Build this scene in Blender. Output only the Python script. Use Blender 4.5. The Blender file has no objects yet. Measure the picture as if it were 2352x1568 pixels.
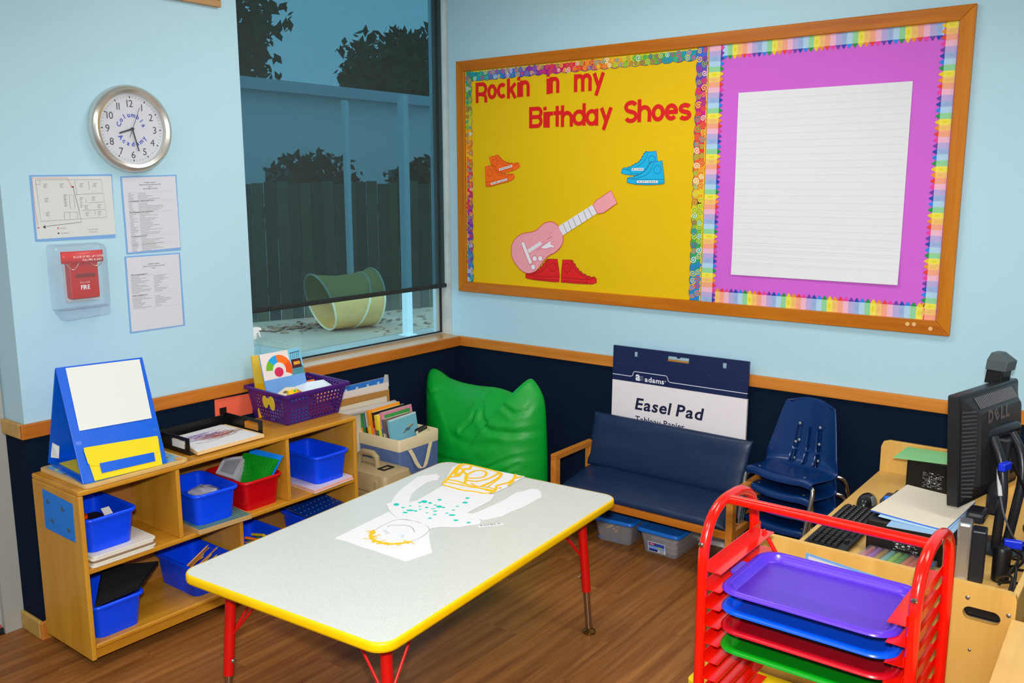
import bpy, bmesh, math, random
from mathutils import Vector, Matrix, noise
random.seed(7)
SC = bpy.context.scene
COL = SC.collection
PI = math.pi

# ------------------------------------------------------------------ camera
cam = bpy.data.cameras.new('camera'); cam_o = bpy.data.objects.new('camera', cam); COL.objects.link(cam_o)
cam.sensor_fit = 'HORIZONTAL'; cam.sensor_width = 36.0; cam.lens = 31.38908
cam.clip_start = 0.05; cam.clip_end = 200
cam_o.matrix_world = Matrix(((0.7915971, -0.1041501, 0.602102, 3.244066), (0.6110392, 0.138565, -0.7793785, -3.724474), (-0.002257921, 0.9848617, 0.1733275, 1.650057), (0, 0, 0, 1)))
SC.camera = cam_o

# ------------------------------------------------------------------ world, lights, exposure
SC.view_settings.view_transform = 'Standard'
SC.view_settings.look = 'None'
SC.view_settings.exposure = 0.15
SC.view_settings.gamma = 1.0
SC.view_settings.use_curve_mapping = False
W = bpy.data.worlds.new('sky'); SC.world = W; W.use_nodes = True
bg = W.node_tree.nodes['Background']
bg.inputs[0].default_value = (0.60, 0.85, 1.0, 1); bg.inputs[1].default_value = 1.7

def area(name, loc, rot, sx, sy, power, color):
    l = bpy.data.lights.new(name, 'AREA'); l.shape = 'RECTANGLE'; l.size = sx; l.size_y = sy
    l.energy = power; l.color = color
    o = bpy.data.objects.new(name, l); COL.objects.link(o); o.location = loc; o.rotation_euler = rot
    return o
for i, (x, y) in enumerate(((1.3, -1.2), (3.6, -1.2), (1.3, -3.6), (3.6, -3.6), (1.8, -5.4), (4.0, -5.4))):
    area('ceiling_lamp', (x, y, 2.70), (0, 0, 0), 1.2, 0.6, 16.0, (1.0, 0.97, 0.93))
# the camera's flash, just above the lens
fl = bpy.data.lights.new('camera_flash', 'SPOT'); fl.energy = 270.0; fl.spot_size = 1.75; fl.spot_blend = 0.9
fl.shadow_soft_size = 0.05; fl.color = (1.0, 0.98, 0.95)
fo = bpy.data.objects.new('camera_flash', fl); COL.objects.link(fo)
fo.location = cam_o.matrix_world @ Vector((0.0, 0.17, 0.05)); fo.rotation_euler = cam_o.matrix_world.to_euler()
fo.rotation_euler.rotate_axis('X', math.radians(-9))

# ------------------------------------------------------------------ materials
def lin(c):
    f = lambda v: (v / 12.92) if v <= 0.04045 else ((v + 0.055) / 1.055) ** 2.4
    return tuple(f(x / 255.0) for x in c[:3]) + (1.0,)
MATS = {}
def M(name, rgb, rough=0.5, metal=0.0, spec=0.5, bump=0.0, bscale=300.0, var=0.0, vscale=6.0, trans=0.0, coat=0.0, ior=1.45, emit=None):
    if name in MATS: return MATS[name]
    m = bpy.data.materials.new(name); m.use_nodes = True; nt = m.node_tree; p = nt.nodes['Principled BSDF']
    p.inputs['Base Color'].default_value = lin(rgb)
    p.inputs['Roughness'].default_value = rough; p.inputs['Metallic'].default_value = metal
    p.inputs['Specular IOR Level'].default_value = spec; p.inputs['IOR'].default_value = ior
    p.inputs['Transmission Weight'].default_value = trans; p.inputs['Coat Weight'].default_value = coat
    p.inputs['Coat Roughness'].default_value = 0.08
    if var or bump:
        tc = nt.nodes.new('ShaderNodeTexCoord')
    if var:
        n = nt.nodes.new('ShaderNodeTexNoise'); n.inputs['Scale'].default_value = vscale; n.inputs['Detail'].default_value = 4
        nt.links.new(tc.outputs['Object'], n.inputs['Vector'])
        r = nt.nodes.new('ShaderNodeValToRGB'); c = lin(rgb)
        r.color_ramp.elements[0].color = tuple(v * (1 - var) for v in c[:3]) + (1,)
        r.color_ramp.elements[1].color = tuple(min(1, v * (1 + var)) for v in c[:3]) + (1,)
        r.color_ramp.elements[0].position = 0.3; r.color_ramp.elements[1].position = 0.7
        nt.links.new(n.outputs['Fac'], r.inputs[0]); nt.links.new(r.outputs[0], p.inputs['Base Color'])
    if bump:
        n2 = nt.nodes.new('ShaderNodeTexNoise'); n2.inputs['Scale'].default_value = bscale; n2.inputs['Detail'].default_value = 3
        nt.links.new(tc.outputs['Object'], n2.inputs['Vector'])
        b = nt.nodes.new('ShaderNodeBump'); b.inputs['Strength'].default_value = bump; b.inputs['Distance'].default_value = 0.002
        nt.links.new(n2.outputs['Fac'], b.inputs['Height']); nt.links.new(b.outputs[0], p.inputs['Normal'])
    MATS[name] = m
    return m
def WOOD(name, c1, c2, axis='y', scale=14.0, rough=0.45, stretch=0.06, coat=0.0, rnd=False, spec=0.4):
    if name in MATS: return MATS[name]
    m = M(name, c1, rough, coat=coat, spec=spec); nt = m.node_tree; p = nt.nodes['Principled BSDF']
    tc = nt.nodes.new('ShaderNodeTexCoord'); mp = nt.nodes.new('ShaderNodeMapping')
    s = [scale] * 3; s['xyz'.index(axis)] = scale * stretch; mp.inputs['Scale'].default_value = s
    nt.links.new(tc.outputs['Object'], mp.inputs['Vector'])
    n = nt.nodes.new('ShaderNodeTexNoise'); n.inputs['Scale'].default_value = 1.0; n.inputs['Detail'].default_value = 5
    n.inputs['Roughness'].default_value = 0.62; n.inputs['Distortion'].default_value = 0.7
    r = nt.nodes.new('ShaderNodeValToRGB'); r.color_ramp.elements[0].color = lin(c1); r.color_ramp.elements[1].color = lin(c2)
    r.color_ramp.elements[0].position = 0.32; r.color_ramp.elements[1].position = 0.68
    src = mp.outputs[0]
    if rnd:
        oi = nt.nodes.new('ShaderNodeObjectInfo'); ad = nt.nodes.new('ShaderNodeVectorMath'); ad.operation = 'ADD'
        mu = nt.nodes.new('ShaderNodeMath'); mu.operation = 'MULTIPLY'; mu.inputs[1].default_value = 40.0
        nt.links.new(oi.outputs['Random'], mu.inputs[0]); nt.links.new(mp.outputs[0], ad.inputs[0]); nt.links.new(mu.outputs[0], ad.inputs[1])
        src = ad.outputs[0]
    nt.links.new(src, n.inputs['Vector']); nt.links.new(n.outputs['Fac'], r.inputs[0])
    out = r.outputs[0]
    if rnd:
        hs = nt.nodes.new('ShaderNodeHueSaturation'); mr = nt.nodes.new('ShaderNodeMapRange')
        mr.inputs['To Min'].default_value = 0.93; mr.inputs['To Max'].default_value = 1.07
        nt.links.new(oi.outputs['Random'], mr.inputs['Value']); nt.links.new(mr.outputs[0], hs.inputs['Value'])
        nt.links.new(out, hs.inputs['Color']); out = hs.outputs[0]
    nt.links.new(out, p.inputs['Base Color'])
    b = nt.nodes.new('ShaderNodeBump'); b.inputs['Strength'].default_value = 0.12; b.inputs['Distance'].default_value = 0.001
    nt.links.new(n.outputs['Fac'], b.inputs['Height']); nt.links.new(b.outputs[0], p.inputs['Normal'])
    return m
def GLASSY(name, tint, fac=0.85, rough=0.03, haze=(0.8, 0.85, 0.9), hz=0.1):
    """thin clear sheet: see-through, a little haze, a mirror-like gloss by angle"""
    if name in MATS: return MATS[name]
    m = bpy.data.materials.new(name); m.use_nodes = True; nt = m.node_tree
    for n in list(nt.nodes):
        if n.type != 'OUTPUT_MATERIAL': nt.nodes.remove(n)
    out = [n for n in nt.nodes if n.type == 'OUTPUT_MATERIAL'][0]
    t = nt.nodes.new('ShaderNodeBsdfTransparent'); t.inputs[0].default_value = tint + (1,)
    d = nt.nodes.new('ShaderNodeBsdfDiffuse'); d.inputs[0].default_value = haze + (1,)
    g = nt.nodes.new('ShaderNodeBsdfGlossy'); g.inputs['Roughness'].default_value = rough
    m1 = nt.nodes.new('ShaderNodeMixShader'); m1.inputs[0].default_value = hz
    m2 = nt.nodes.new('ShaderNodeMixShader'); lw = nt.nodes.new('ShaderNodeLayerWeight'); lw.inputs[0].default_value = 0.5
    pw_ = nt.nodes.new('ShaderNodeMath'); pw_.operation = 'POWER'; pw_.inputs[1].default_value = 5.0; nt.links.new(lw.outputs['Facing'], pw_.inputs[0])
    fr = nt.nodes.new('ShaderNodeMapRange'); fr.inputs['To Min'].default_value = 0.035; fr.inputs['To Max'].default_value = 0.85; nt.links.new(pw_.outputs[0], fr.inputs['Value'])
    nt.links.new(t.outputs[0], m1.inputs[1]); nt.links.new(d.outputs[0], m1.inputs[2])
    nt.links.new(fr.outputs[0], m2.inputs[0]); nt.links.new(m1.outputs[0], m2.inputs[1]); nt.links.new(g.outputs[0], m2.inputs[2])
    nt.links.new(m2.outputs[0], out.inputs[0])
    MATS[name] = m
    return m
def PRINTMAT(name='printed_paper', rough=0.6):
    if name in MATS: return MATS[name]
    m = M(name, (255, 255, 255), rough); nt = m.node_tree
    a = nt.nodes.new('ShaderNodeVertexColor'); a.layer_name = 'Col'
    nt.links.new(a.outputs['Color'], nt.nodes['Principled BSDF'].inputs['Base Color'])
    return m
PRINT = PRINTMAT()
PRINTG = PRINTMAT('printed_gloss', 0.3)

# ------------------------------------------------------------------ frames: origin, right, up, outward
FR = {'w1': (Vector((0, 0, 0)), Vector((0, 1, 0)), Vector((0, 0, 1)), Vector((1, 0, 0))),
      'w2': (Vector((0, 0, 0)), Vector((1, 0, 0)), Vector((0, 0, 1)), Vector((0, -1, 0))),
      'top': (Vector((0, 0, 0)), Vector((1, 0, 0)), Vector((0, 1, 0)), Vector((0, 0, 1)))}
def frame(o, u, v, n=None):
    u = Vector(u).normalized(); v = Vector(v).normalized()
    n = Vector(n).normalized() if n is not None else u.cross(v)
    return (Vector(o), u, v, n)
def fpt(F, a, b, d=0.0): return F[0] + F[1] * a + F[2] * b + F[3] * d

# ------------------------------------------------------------------ mesh builder
XF = {}
GLY = {}
def glyph(ch, bold=0.0):
    k = (ch, round(bold, 4))
    if k not in GLY:
        cu = bpy.data.curves.new('glyph', 'FONT'); cu.body = ch; cu.offset = bold; cu.resolution_u = 3
        o = bpy.data.objects.new('glyph', cu); COL.objects.link(o)
        dg = bpy.context.evaluated_depsgraph_get(); dg.update()
        me = bpy.data.meshes.new_from_object(o.evaluated_get(dg))
        vs = [(v.co.x, v.co.y) for v in me.vertices]; fs = [tuple(p.vertices) for p in me.polygons]
        bpy.data.objects.remove(o); bpy.data.curves.remove(cu); bpy.data.meshes.remove(me)
        xs = [v[0] for v in vs] or [0, 0.3]; ys = [v[1] for v in vs] or [0, 0]
        GLY[k] = (vs, fs, min(xs), max(xs), min(ys), max(ys))
    return GLY[k]
def rr(w, d, r, n=4, cx=0.0, cy=0.0):
    """rounded rectangle outline"""
    pts = []
    for sx, sy, a0 in ((1, 1, 0), (-1, 1, 90), (-1, -1, 180), (1, -1, 270)):
        for i in range(n + 1):
            a = math.radians(a0 + 90.0 * i / n)
            pts.append((cx + sx * (w / 2 - r) + r * math.cos(a), cy + sy * (d / 2 - r) + r * math.sin(a)))
    return pts
def ell(cx, cy, rx, ry=None, n=14, a0=0.0):
    ry = rx if ry is None else ry
    return [(cx + rx * math.cos(a0 + 2 * PI * i / n), cy + ry * math.sin(a0 + 2 * PI * i / n)) for i in range(n)]
def chaikin(p, k=1, closed=True):
    for _ in range(k):
        q = []; n = len(p)
        if not closed: q.append(p[0])
        for i in range(n if closed else n - 1):
            a, b = p[i], p[(i + 1) % n]
            q.append(tuple(a[j] * .75 + b[j] * .25 for j in range(len(a)))); q.append(tuple(a[j] * .25 + b[j] * .75 for j in range(len(a))))
        if not closed: q.append(p[-1])
        p = q
    return p
class MB:
    def __init__(s): s.v = []; s.f = []; s.c = []; s.m = []; s.mi = 0; s.has = False
    def face(s, idx, col=None):
        s.f.append(tuple(idx)); s.c.append(col); s.m.append(s.mi)
        if col is not None: s.has = True
    def add(s, pts):
        b = len(s.v); s.v += [Vector(p) for p in pts]; return b
    def box(s, x0, x1, y0, y1, z0, z1, col=None, T=None):
        p = [Vector((x, y, z)) for z in (z0, z1) for y in (y0, y1) for x in (x0, x1)]
        if T is not None: p = [T @ q for q in p]
        b = s.add(p)
        for q in ((0, 2, 3, 1), (4, 5, 7, 6), (0, 1, 5, 4), (2, 6, 7, 3), (0, 4, 6, 2), (1, 3, 7, 5)): s.face([b + i for i in q], col)
        return s
    def slab(s, q, t, col=None):
        """quad q (4 points, counter-clockwise seen from the front), thickness t behind"""
        q = [Vector(p) for p in q]; n = (q[1] - q[0]).cross(q[3] - q[0]).normalized()
        return s.loft([[p - n * t for p in q], q], True, col)
    def prism(s, pts, F, d0, d1, col=None, side=None):
        n = len(pts); ar = sum(pts[i][0] * pts[(i + 1) % n][1] - pts[(i + 1) % n][0] * pts[i][1] for i in range(n))
        if ar < 0: pts = pts[::-1]
        a = s.add([fpt(F, x, y, d0) for x, y in pts]); b = s.add([fpt(F, x, y, d1) for x, y in pts])
        s.face([b + i for i in range(n)], col); s.face([a + i for i in reversed(range(n))], side or col)
        for i in range(n):
            j = (i + 1) % n; s.face((a + i, a + j, b + j, b + i), side or col)
        return s
    def flat(s, pts, F, d, col=None):
        n = len(pts); ar = sum(pts[i][0] * pts[(i + 1) % n][1] - pts[(i + 1) % n][0] * pts[i][1] for i in range(n))
        if ar < 0: pts = pts[::-1]
        b = s.add([fpt(F, x, y, d) for x, y in pts]); s.face([b + i for i in range(n)], col); return s
    def stroke(s, pts, F, d, w, col=None, closed=False, rise=0.0):
        n = len(pts); L = []; R = []
        for i in range(n):
            a = pts[(i - 1) % n] if (closed or i > 0) else pts[i]; b = pts[(i + 1) % n] if (closed or i < n - 1) else pts[i]
            dx, dy = b[0] - a[0], b[1] - a[1]; l = math.hypot(dx, dy) or 1e-9; nx, ny = -dy / l * w / 2, dx / l * w / 2
            L.append((pts[i][0] + nx, pts[i][1] + ny)); R.append((pts[i][0] - nx, pts[i][1] - ny))
        q = [d + rise * i / n for i in range(n)]
        a = s.add([fpt(F, x, y, z) for (x, y), z in zip(L, q)]); b = s.add([fpt(F, x, y, z) for (x, y), z in zip(R, q)])
        for i in range(n if closed else n - 1):
            j = (i + 1) % n; s.face((a + i, b + i, b + j, a + j), col)
        return s
    def glyphbox(s, ch, F, x0, z0, x1, z1, d0, d1, bold=0.02, col=None):
        vs, fs, gx0, gx1, gy0, gy1 = glyph(ch, bold)
        sx = (x1 - x0) / (gx1 - gx0); sy = (z1 - z0) / (gy1 - gy0)
        P = [(x0 + (x - gx0) * sx, z0 + (y - gy0) * sy) for x, y in vs]
        b = s.add([fpt(F, x, y, d1) for x, y in P])
        for f in fs: s.face([b + i for i in f], col)
        if d0 is not None:
            a = s.add([fpt(F, x, y, d0) for x, y in P]); ec = {}
            for f in fs:
                for i in range(len(f)):
                    e = (f[i], f[(i + 1) % len(f)]); ec[e] = 1
            for (i, j) in ec:
                if (j, i) not in ec: s.face((a + i, a + j, b + j, b + i), col)
        return s
    def text(s, body, F, x, z, h, d, col=None, width=None, bold=0.0, align='l', sx=1.0, slant=0.0):
        k = h / 0.73; pos = []; cur = 0.0
        for ch in body:
            if ch == ' ': cur += 0.28; continue
            g = glyph(ch, bold); pos.append((ch, cur - g[2])); cur += (g[3] - g[2]) + (0.13 if ch.isdigit() else 0.075)
        tot = max(cur - 0.075, 0.01)
        kx = (width / tot) if width else k * sx
        x0 = x - (tot * kx / 2 if align == 'c' else 0)
        for ch, px in pos:
            vs, fs = glyph(ch, bold)[:2]
            b = s.add([fpt(F, x0 + (px + a) * kx + slant * c * k, z + c * k, d) for a, c in vs])
            for f in fs: s.face([b + i for i in f], col)
        return s
    def arctext(s, body, F, cx, cz, R, h, a0, a1, d, col, bold=0.02, inside=False):
        n = len(body); k = h / 0.73
        for i, ch in enumerate(body):
            a = a0 + (a1 - a0) * i / (n - 1); g = glyph(ch, bold); mx = (g[2] + g[3]) / 2
            up = Vector((math.cos(a), math.sin(a))) * (-1 if inside else 1); rt = Vector((up.y, -up.x))
            o = Vector((cx + R * math.cos(a), cz + R * math.sin(a)))
            P = [o + rt * ((x - mx) * k) + up * (y * k) for x, y in g[0]]
            b = s.add([fpt(F, p.x, p.y, d) for p in P])
            for f in g[1]: s.face([b + j for j in f], col)
    def loft(s, loops, caps=True, col=None, closed=True):
        n = len(loops[0]); bs = [s.add(l) for l in loops]
        for a, b in zip(bs, bs[1:]):
            for i in range(n if closed else n - 1):
                j = (i + 1) % n; s.face((a + i, a + j, b + j, b + i), col)
        if caps:
            s.face([bs[0] + i for i in reversed(range(n))], col); s.face([bs[-1] + i for i in range(n)], col)
        return s
    def tube(s, pts, r, n=10, col=None, closed=False, caps=True):
        P = [Vector(p) for p in pts]; N = len(P); R = r if isinstance(r, (list, tuple)) else [r] * N
        T = []
        for i in range(N):
            a = P[(i - 1) % N] if (closed or i > 0) else P[i]; b = P[(i + 1) % N] if (closed or i < N - 1) else P[i]
            T.append((b - a).normalized())
        up = Vector((0, 0, 1)) if abs(T[0].z) < 0.9 else Vector((1, 0, 0))
        x = T[0].cross(up).normalized(); loops = []
        for i in range(N):
            x = (x - T[i] * x.dot(T[i])).normalized(); y = T[i].cross(x)
            loops.append([P[i] + (x * math.cos(2 * PI * k / n) + y * math.sin(2 * PI * k / n)) * R[i] for k in range(n)])
        if closed: loops.append(loops[0])
        return s.loft(loops, caps and not closed, col)
    def lathe(s, prof, o=(0, 0, 0), n=24, axis='z', col=None, caps=True):
        o = Vector(o); loops = []
        for r, h in prof:
            l = []
            for k in range(n):
                a = 2 * PI * k / n; c, sn = r * math.cos(a), r * math.sin(a)
                l.append(o + (Vector((c, sn, h)) if axis == 'z' else Vector((h, c, sn)) if axis == 'x' else Vector((sn, h, c))))
            loops.append(l)
        return s.loft(loops, caps, col)
    def grid(s, fn, nu, nv, skip=None, col=None):
        b = s.add([fn(i / nu, j / nv) for j in range(nv + 1) for i in range(nu + 1)])
        for j in range(nv):
            for i in range(nu):
                if skip and skip(i, j): continue
                q = b + j * (nu + 1) + i; s.face((q, q + 1, q + nu + 2, q + nu + 1), col)
        return s
    def build(s, name, mat, parent=None, smooth=False, bevel=0.0, seg=2, solid=0.0, subsurf=0, angle=40, kind=None, world=True, keep=False):
        me = bpy.data.meshes.new(name)
        o = bpy.data.objects.new(name, me); COL.objects.link(o)
        vs = s.v
        if parent is not None:
            o.parent = parent
            X = XF.get(parent.name); XF[o.name] = X
            if X is not None and world:
                I = X.inverted(); vs = [I @ v for v in vs]
        elif not keep:
            xs = [v.x for v in vs]; ys = [v.y for v in vs]; zs = [v.z for v in vs]
            c = Vector(((min(xs) + max(xs)) / 2, (min(ys) + max(ys)) / 2, min(zs)))
            o.location = c; XF[o.name] = Matrix.Translation(c); vs = [v - c for v in vs]
        me.from_pydata([tuple(v) for v in vs], [], s.f)
        for mt in (mat if isinstance(mat, (list, tuple)) else [mat]): me.materials.append(mt)
        if any(s.m): me.polygons.foreach_set('material_index', s.m)
        if s.has:
            ca = me.color_attributes.new('Col', 'FLOAT_COLOR', 'CORNER'); k = 0; data = []
            for f, c in zip(s.f, s.c):
                cc = lin(c) if c is not None else (1, 1, 1, 1); data += list(cc) * len(f)
            ca.data.foreach_set('color', data)
        if smooth:
            me.polygons.foreach_set('use_smooth', [True] * len(me.polygons)); me.set_sharp_from_angle(angle=math.radians(angle))
        me.update()
        if solid: m = o.modifiers.new('solid', 'SOLIDIFY'); m.thickness = solid; m.offset = -1 if solid > 0 else 1
        if bevel: m = o.modifiers.new('bevel', 'BEVEL'); m.width = bevel; m.segments = seg; m.limit_method = 'ANGLE'; m.angle_limit = math.radians(35)
        if subsurf: m = o.modifiers.new('subsurf', 'SUBSURF'); m.levels = m.render_levels = subsurf
        if kind: o['kind'] = kind
        return o
def tag(o, label, cat, group=None):
    o['label'] = label; o['category'] = cat
    if group: o['group'] = group
    return o
def thing(name, label, cat, loc=(0, 0, 0), rz=0.0, group=None):
    o = bpy.data.objects.new(name, None); COL.objects.link(o); o.empty_display_size = 0.05
    o.location = loc; o.rotation_euler = (0, 0, rz)
    XF[o.name] = Matrix.Translation(Vector(loc)) @ Matrix.Rotation(rz, 4, 'Z')
    return tag(o, label, cat, group)
def struct(o): o['kind'] = 'structure'; return o
def dup(root, loc=None, rz=None, label=None, mat=None):
    r = root.copy(); COL.objects.link(r)
    if loc is not None: r.location = loc
    if rz is not None: r.rotation_euler = (0, 0, rz)
    if label: r['label'] = label
    XF[r.name] = Matrix.Translation(r.location) @ Matrix.Rotation(r.rotation_euler[2], 4, 'Z')
    def rec(a, b):
        for ch in list(a.children):
            c = ch.copy(); COL.objects.link(c); c.parent = b; XF[c.name] = XF[r.name]
            if mat and c.type == 'MESH':
                c.data = c.data.copy(); c.data.materials[0] = mat
            rec(ch, c)
    rec(root, r)
    return r
def setpos(o, loc, rz=0.0):
    o.location = loc; o.rotation_euler = (0, 0, rz); X = Matrix.Translation(Vector(loc)) @ Matrix.Rotation(rz, 4, 'Z')
    XF[o.name] = X
    for c in o.children:
        XF[c.name] = X
        for d in c.children: XF[d.name] = X
def circ(c, r, a0, a1, n, F):
    return [fpt(F, c[0] + r * math.cos(math.radians(a0 + (a1 - a0) * i / n)), c[1] + r * math.sin(math.radians(a0 + (a1 - a0) * i / n))) for i in range(n + 1)]

# ------------------------------------------------------------------ the setting
ZT, ZB = 0.8168, 0.7635          # chair rail top and bottom
BLUE = M('wall_blue', (176, 214, 230), 0.42, spec=0.35, bump=0.06, bscale=260)
NAVY = M('wall_carpet_navy', (13, 27, 48), 0.95, spec=0.1, bump=0.5, bscale=900)
OAK = WOOD('trim_oak', (200, 122, 38), (178, 98, 22), 'y', 16)
OAKX = WOOD('trim_oak_x', (212, 136, 50), (190, 110, 32), 'x', 16)
GREYP = M('door_grey', (168, 168, 162), 0.55)
PLANK = WOOD('plank_vinyl', (112, 66, 28), (158, 104, 52), 'y', 26, rough=0.40, stretch=0.05, rnd=True, spec=0.35)

mb = MB().box(-0.6, 5.5, -6.5, 0.0, -0.08, -0.004)
floor = struct(mb.build('floor', M('floor_base', (90, 56, 28), 0.6)))
pw, pl = 0.152, 0.914
pm = None; k = 0
for i in range(-1, 22):
    off = (0.0, 0.34, 0.61, 0.17, 0.78, 0.45)[i % 6] * pl
    j = 0; y1 = 0.0
    first = True
    while y1 > -3.25:
        y0 = y1 - (pl - off if first and off else pl); first = False; y0 = max(y0, -3.3)
        o = MB().box(i * pw + 0.0003, (i + 1) * pw - 0.0003, y0 + 0.0003, y1 - 0.0003, -0.004, 0.0).build('plank', PLANK, floor)
        y1 = y0
struct(MB().box(3.344, 5.5, -6.5, 0, -0.004, 0.0).build('floor_far', PLANK, floor)); struct(MB().box(-0.6, 3.344, -6.5, -3.3, -0.004, 0.0).build('floor_near', PLANK, floor))

# left wall (x = 0): pier with the clock, window opening up to the corner
mb = MB()
mb.box(-0.15, 0, -2.355, -1.372, 0, 2.75); mb.box(-0.26, -0.24, -6.5, -1.5, -0.08, 2.75); mb.box(-0.14, 0, -1.372, 0.0, 0, 0.785); mb.box(-0.14, 0, -1.372, 0.0, 2.73, 2.75)  # thin rear slab: unseen seal added to stop sky light leaking in
mb.box(-0.20, -0.06, -6.5, -3.45, 0, 2.75); mb.box(-0.20, -0.14, -3.45, -2.355, 2.2, 2.75)
wl = struct(mb.build('wall_left', BLUE))
mb = MB().box(0, 0.004, -2.355, 0.0, 0.05, ZB + 0.01).box(-0.149, 0.004, -2.359, -2.355, 0.05, ZB + 0.01)
mb.build('wainscot_carpet', NAVY, wl)
wb = struct(MB().box(-0.06, 5.5, 0.0, 0.14, 0, 2.75).box(-0.14, -0.06, 0.012, 0.14, 0, 2.75).build('wall_back', BLUE))
MB().box(0.004, 5.5, -0.004, 0.0, 0.05, ZB + 0.01).build('wainscot_carpet', NAVY, wb)
struct(MB().box(5.5, 5.6, -6.5, 0.0, 0, 2.75).build('wall_right', BLUE))
struct(MB().box(-0.2, 5.6, -6.6, -6.5, 0, 2.75).build('wall_front', BLUE))
struct(MB().box(-0.2, 5.6, -6.6, 0.14, 2.75, 2.85).build('ceiling', M('ceiling_white', (225, 225, 222), 0.8)))
# chair rails and baseboards
struct(MB().box(0.0, 0.019, -2.374, -0.019, ZB, ZT).build('trim_1', OAK, bevel=0.004))
struct(MB().box(0.0, 5.49, -0.019, 0.0, ZB, ZT).build('trim_2', OAKX, bevel=0.004))
struct(MB().box(-0.149, -0.0005, -2.374, -2.355, ZB, ZT).build('trim_3', M('trim_pale_end', (190, 150, 84), 0.5, var=0.08, vscale=30), bevel=0.004))
BB = WOOD('baseboard_oak', (200, 132, 52), (182, 108, 34), 'y', 18)
struct(MB().box(0.004, 0.019, -2.374, -0.019, 0, 0.0725).build('baseboard_left', BB, bevel=0.006))
struct(MB().box(-0.149, 0.0035, -2.374, -2.359, 0, 0.0725).build('baseboard_pier', M('baseboard_pale', (190, 152, 78), 0.5, var=0.08, vscale=30), bevel=0.006))
struct(MB().box(0.0195, 5.49, -0.019, -0.004, 0, 0.0725).build('baseboard_back', BB, bevel=0.006))

# window in the left wall: sill, jamb, metal frame, pane
ALU = M('window_alu', (196, 214, 220), 0.35, metal=0.6)
GASK = M('window_gasket', (18, 24, 28), 0.6)
w1 = MB().box(-0.16, -0.138, -1.45, 0.011, 0.785, 0.825).box(-0.16, -0.138, -0.045, -0.015, 0.825, 2.73).box(-0.16, -0.138, -1.45, -1.39, 0.785, 2.73).box(-0.16, -0.138, -1.45, 0.011, 2.70, 2.75).build('window_1', ALU, keep=True)
struct(w1); XF[w1.name] = Matrix.Identity(4)
MB().box(-0.137, 0.0, -1.372, 0.0, 0.785, ZT).build('window_sill', WOOD('sill_oak', (206, 150, 84), (190, 130, 66), 'y', 16, rough=0.22, spec=0.7), w1, bevel=0.002)
MB().box(-0.138, -0.062, 0.0, 0.0115, ZT, 2.73).build('window_jamb', M('jamb_pale', (190, 196, 194), 0.6, var=0.12, vscale=9), w1)
MB().box(-0.1385, -0.131, -1.372, -0.004, 0.825, 0.832).box(-0.139, -0.131, -0.014, -0.004, 0.825, 2.7).build('window_gasket', GASK, w1)
MB().box(-0.153, -0.150, -1.45, -0.02, 0.8, 2.72).build('window_pane', GLASSY('window_glass', (0.82, 0.95, 0.97), rough=0.01, hz=0.02), w1)

# roller blind
t = thing('roller_blind', 'dark mesh roller blind pulled most of the way down over the window', 'blind', (-0.09, -0.69, 1.09))
bl = bpy.data.materials.new('blind_mesh'); bl.use_nodes = True; nt = bl.node_tree
p = nt.nodes['Principled BSDF']; p.inputs['Base Color'].default_value = lin((62, 70, 68)); p.inputs['Roughness'].default_value = 0.9; p.inputs['Specular IOR Level'].default_value = 0.1
tr = nt.nodes.new('ShaderNodeBsdfTransparent'); mx = nt.nodes.new('ShaderNodeMixShader'); mx.inputs[0].default_value = 0.5
tr.inputs[0].default_value = (0.66, 0.92, 1.0, 1)
out = [n for n in nt.nodes if n.type == 'OUTPUT_MATERIAL'][0]
nt.links.new(tr.outputs[0], mx.inputs[1]); nt.links.new(p.outputs[0], mx.inputs[2]); nt.links.new(mx.outputs[0], out.inputs[0])
tc = nt.nodes.new('ShaderNodeTexCoord'); wv = nt.nodes.new('ShaderNodeTexWave'); wv.bands_direction = 'Y'; wv.inputs['Scale'].default_value = 90; wv.inputs['Distortion'].default_value = 3.0
mr = nt.nodes.new('ShaderNodeMapRange'); mr.inputs['To Min'].default_value = 0.50; mr.inputs['To Max'].default_value = 0.58
nt.links.new(tc.outputs['Object'], wv.inputs['Vector']); nt.links.new(wv.outputs['Fac'], mr.inputs['Value']); nt.links.new(mr.outputs[0], mx.inputs[0])
MB().box(-0.0905, -0.0895, -1.366, -0.022, 1.098, 2.68).build('blind_fabric', bl, t)
MB().box(-0.098, -0.082, -1.366, -0.012, 1.084, 1.107).build('bottom_bar', M('blind_bar', (34, 40, 42), 0.6), t, bevel=0.005)
MB().tube([(-0.09, -1.366, 2.70), (-0.09, -0.012, 2.70)], 0.022, 14).build('roller_tube', M('blind_bar', (34, 40, 42)), t, smooth=True)

# door and frame in the alcove left of the pier
d1 = MB().box(-0.205, -0.15, -2.43, -2.375, 0, 2.2).box(-0.205, -0.175, -2.46, -2.43, 0, 2.2).box(-0.205, -0.15, -2.375, -2.3595, 0, 2.2).build('door_1', GREYP, keep=True)
struct(d1); XF[d1.name] = Matrix.Identity(4)
MB().box(-0.23, -0.206, -3.40, -2.46, 0.02, 2.2).build('door_leaf', M('door_leaf_grey', (160, 158, 150), 0.5), d1)
MB().box(-0.24, -0.16, -3.40, -2.432, 0.0, 0.02).build('door_threshold', M('threshold_dark', (26, 34, 36), 0.5), d1)
MB().box(-0.205, -0.170, -3.3, -2.475, 0.021, 0.03).build('door_sweep', M('sweep_olive', (150, 140, 92), 0.6), d1)
MB().box(-0.205, -0.168, -2.472, -2.436, 0.0205, 0.032).build('door_stop', M('stop_red', (196, 70, 80), 0.5), d1)

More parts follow.
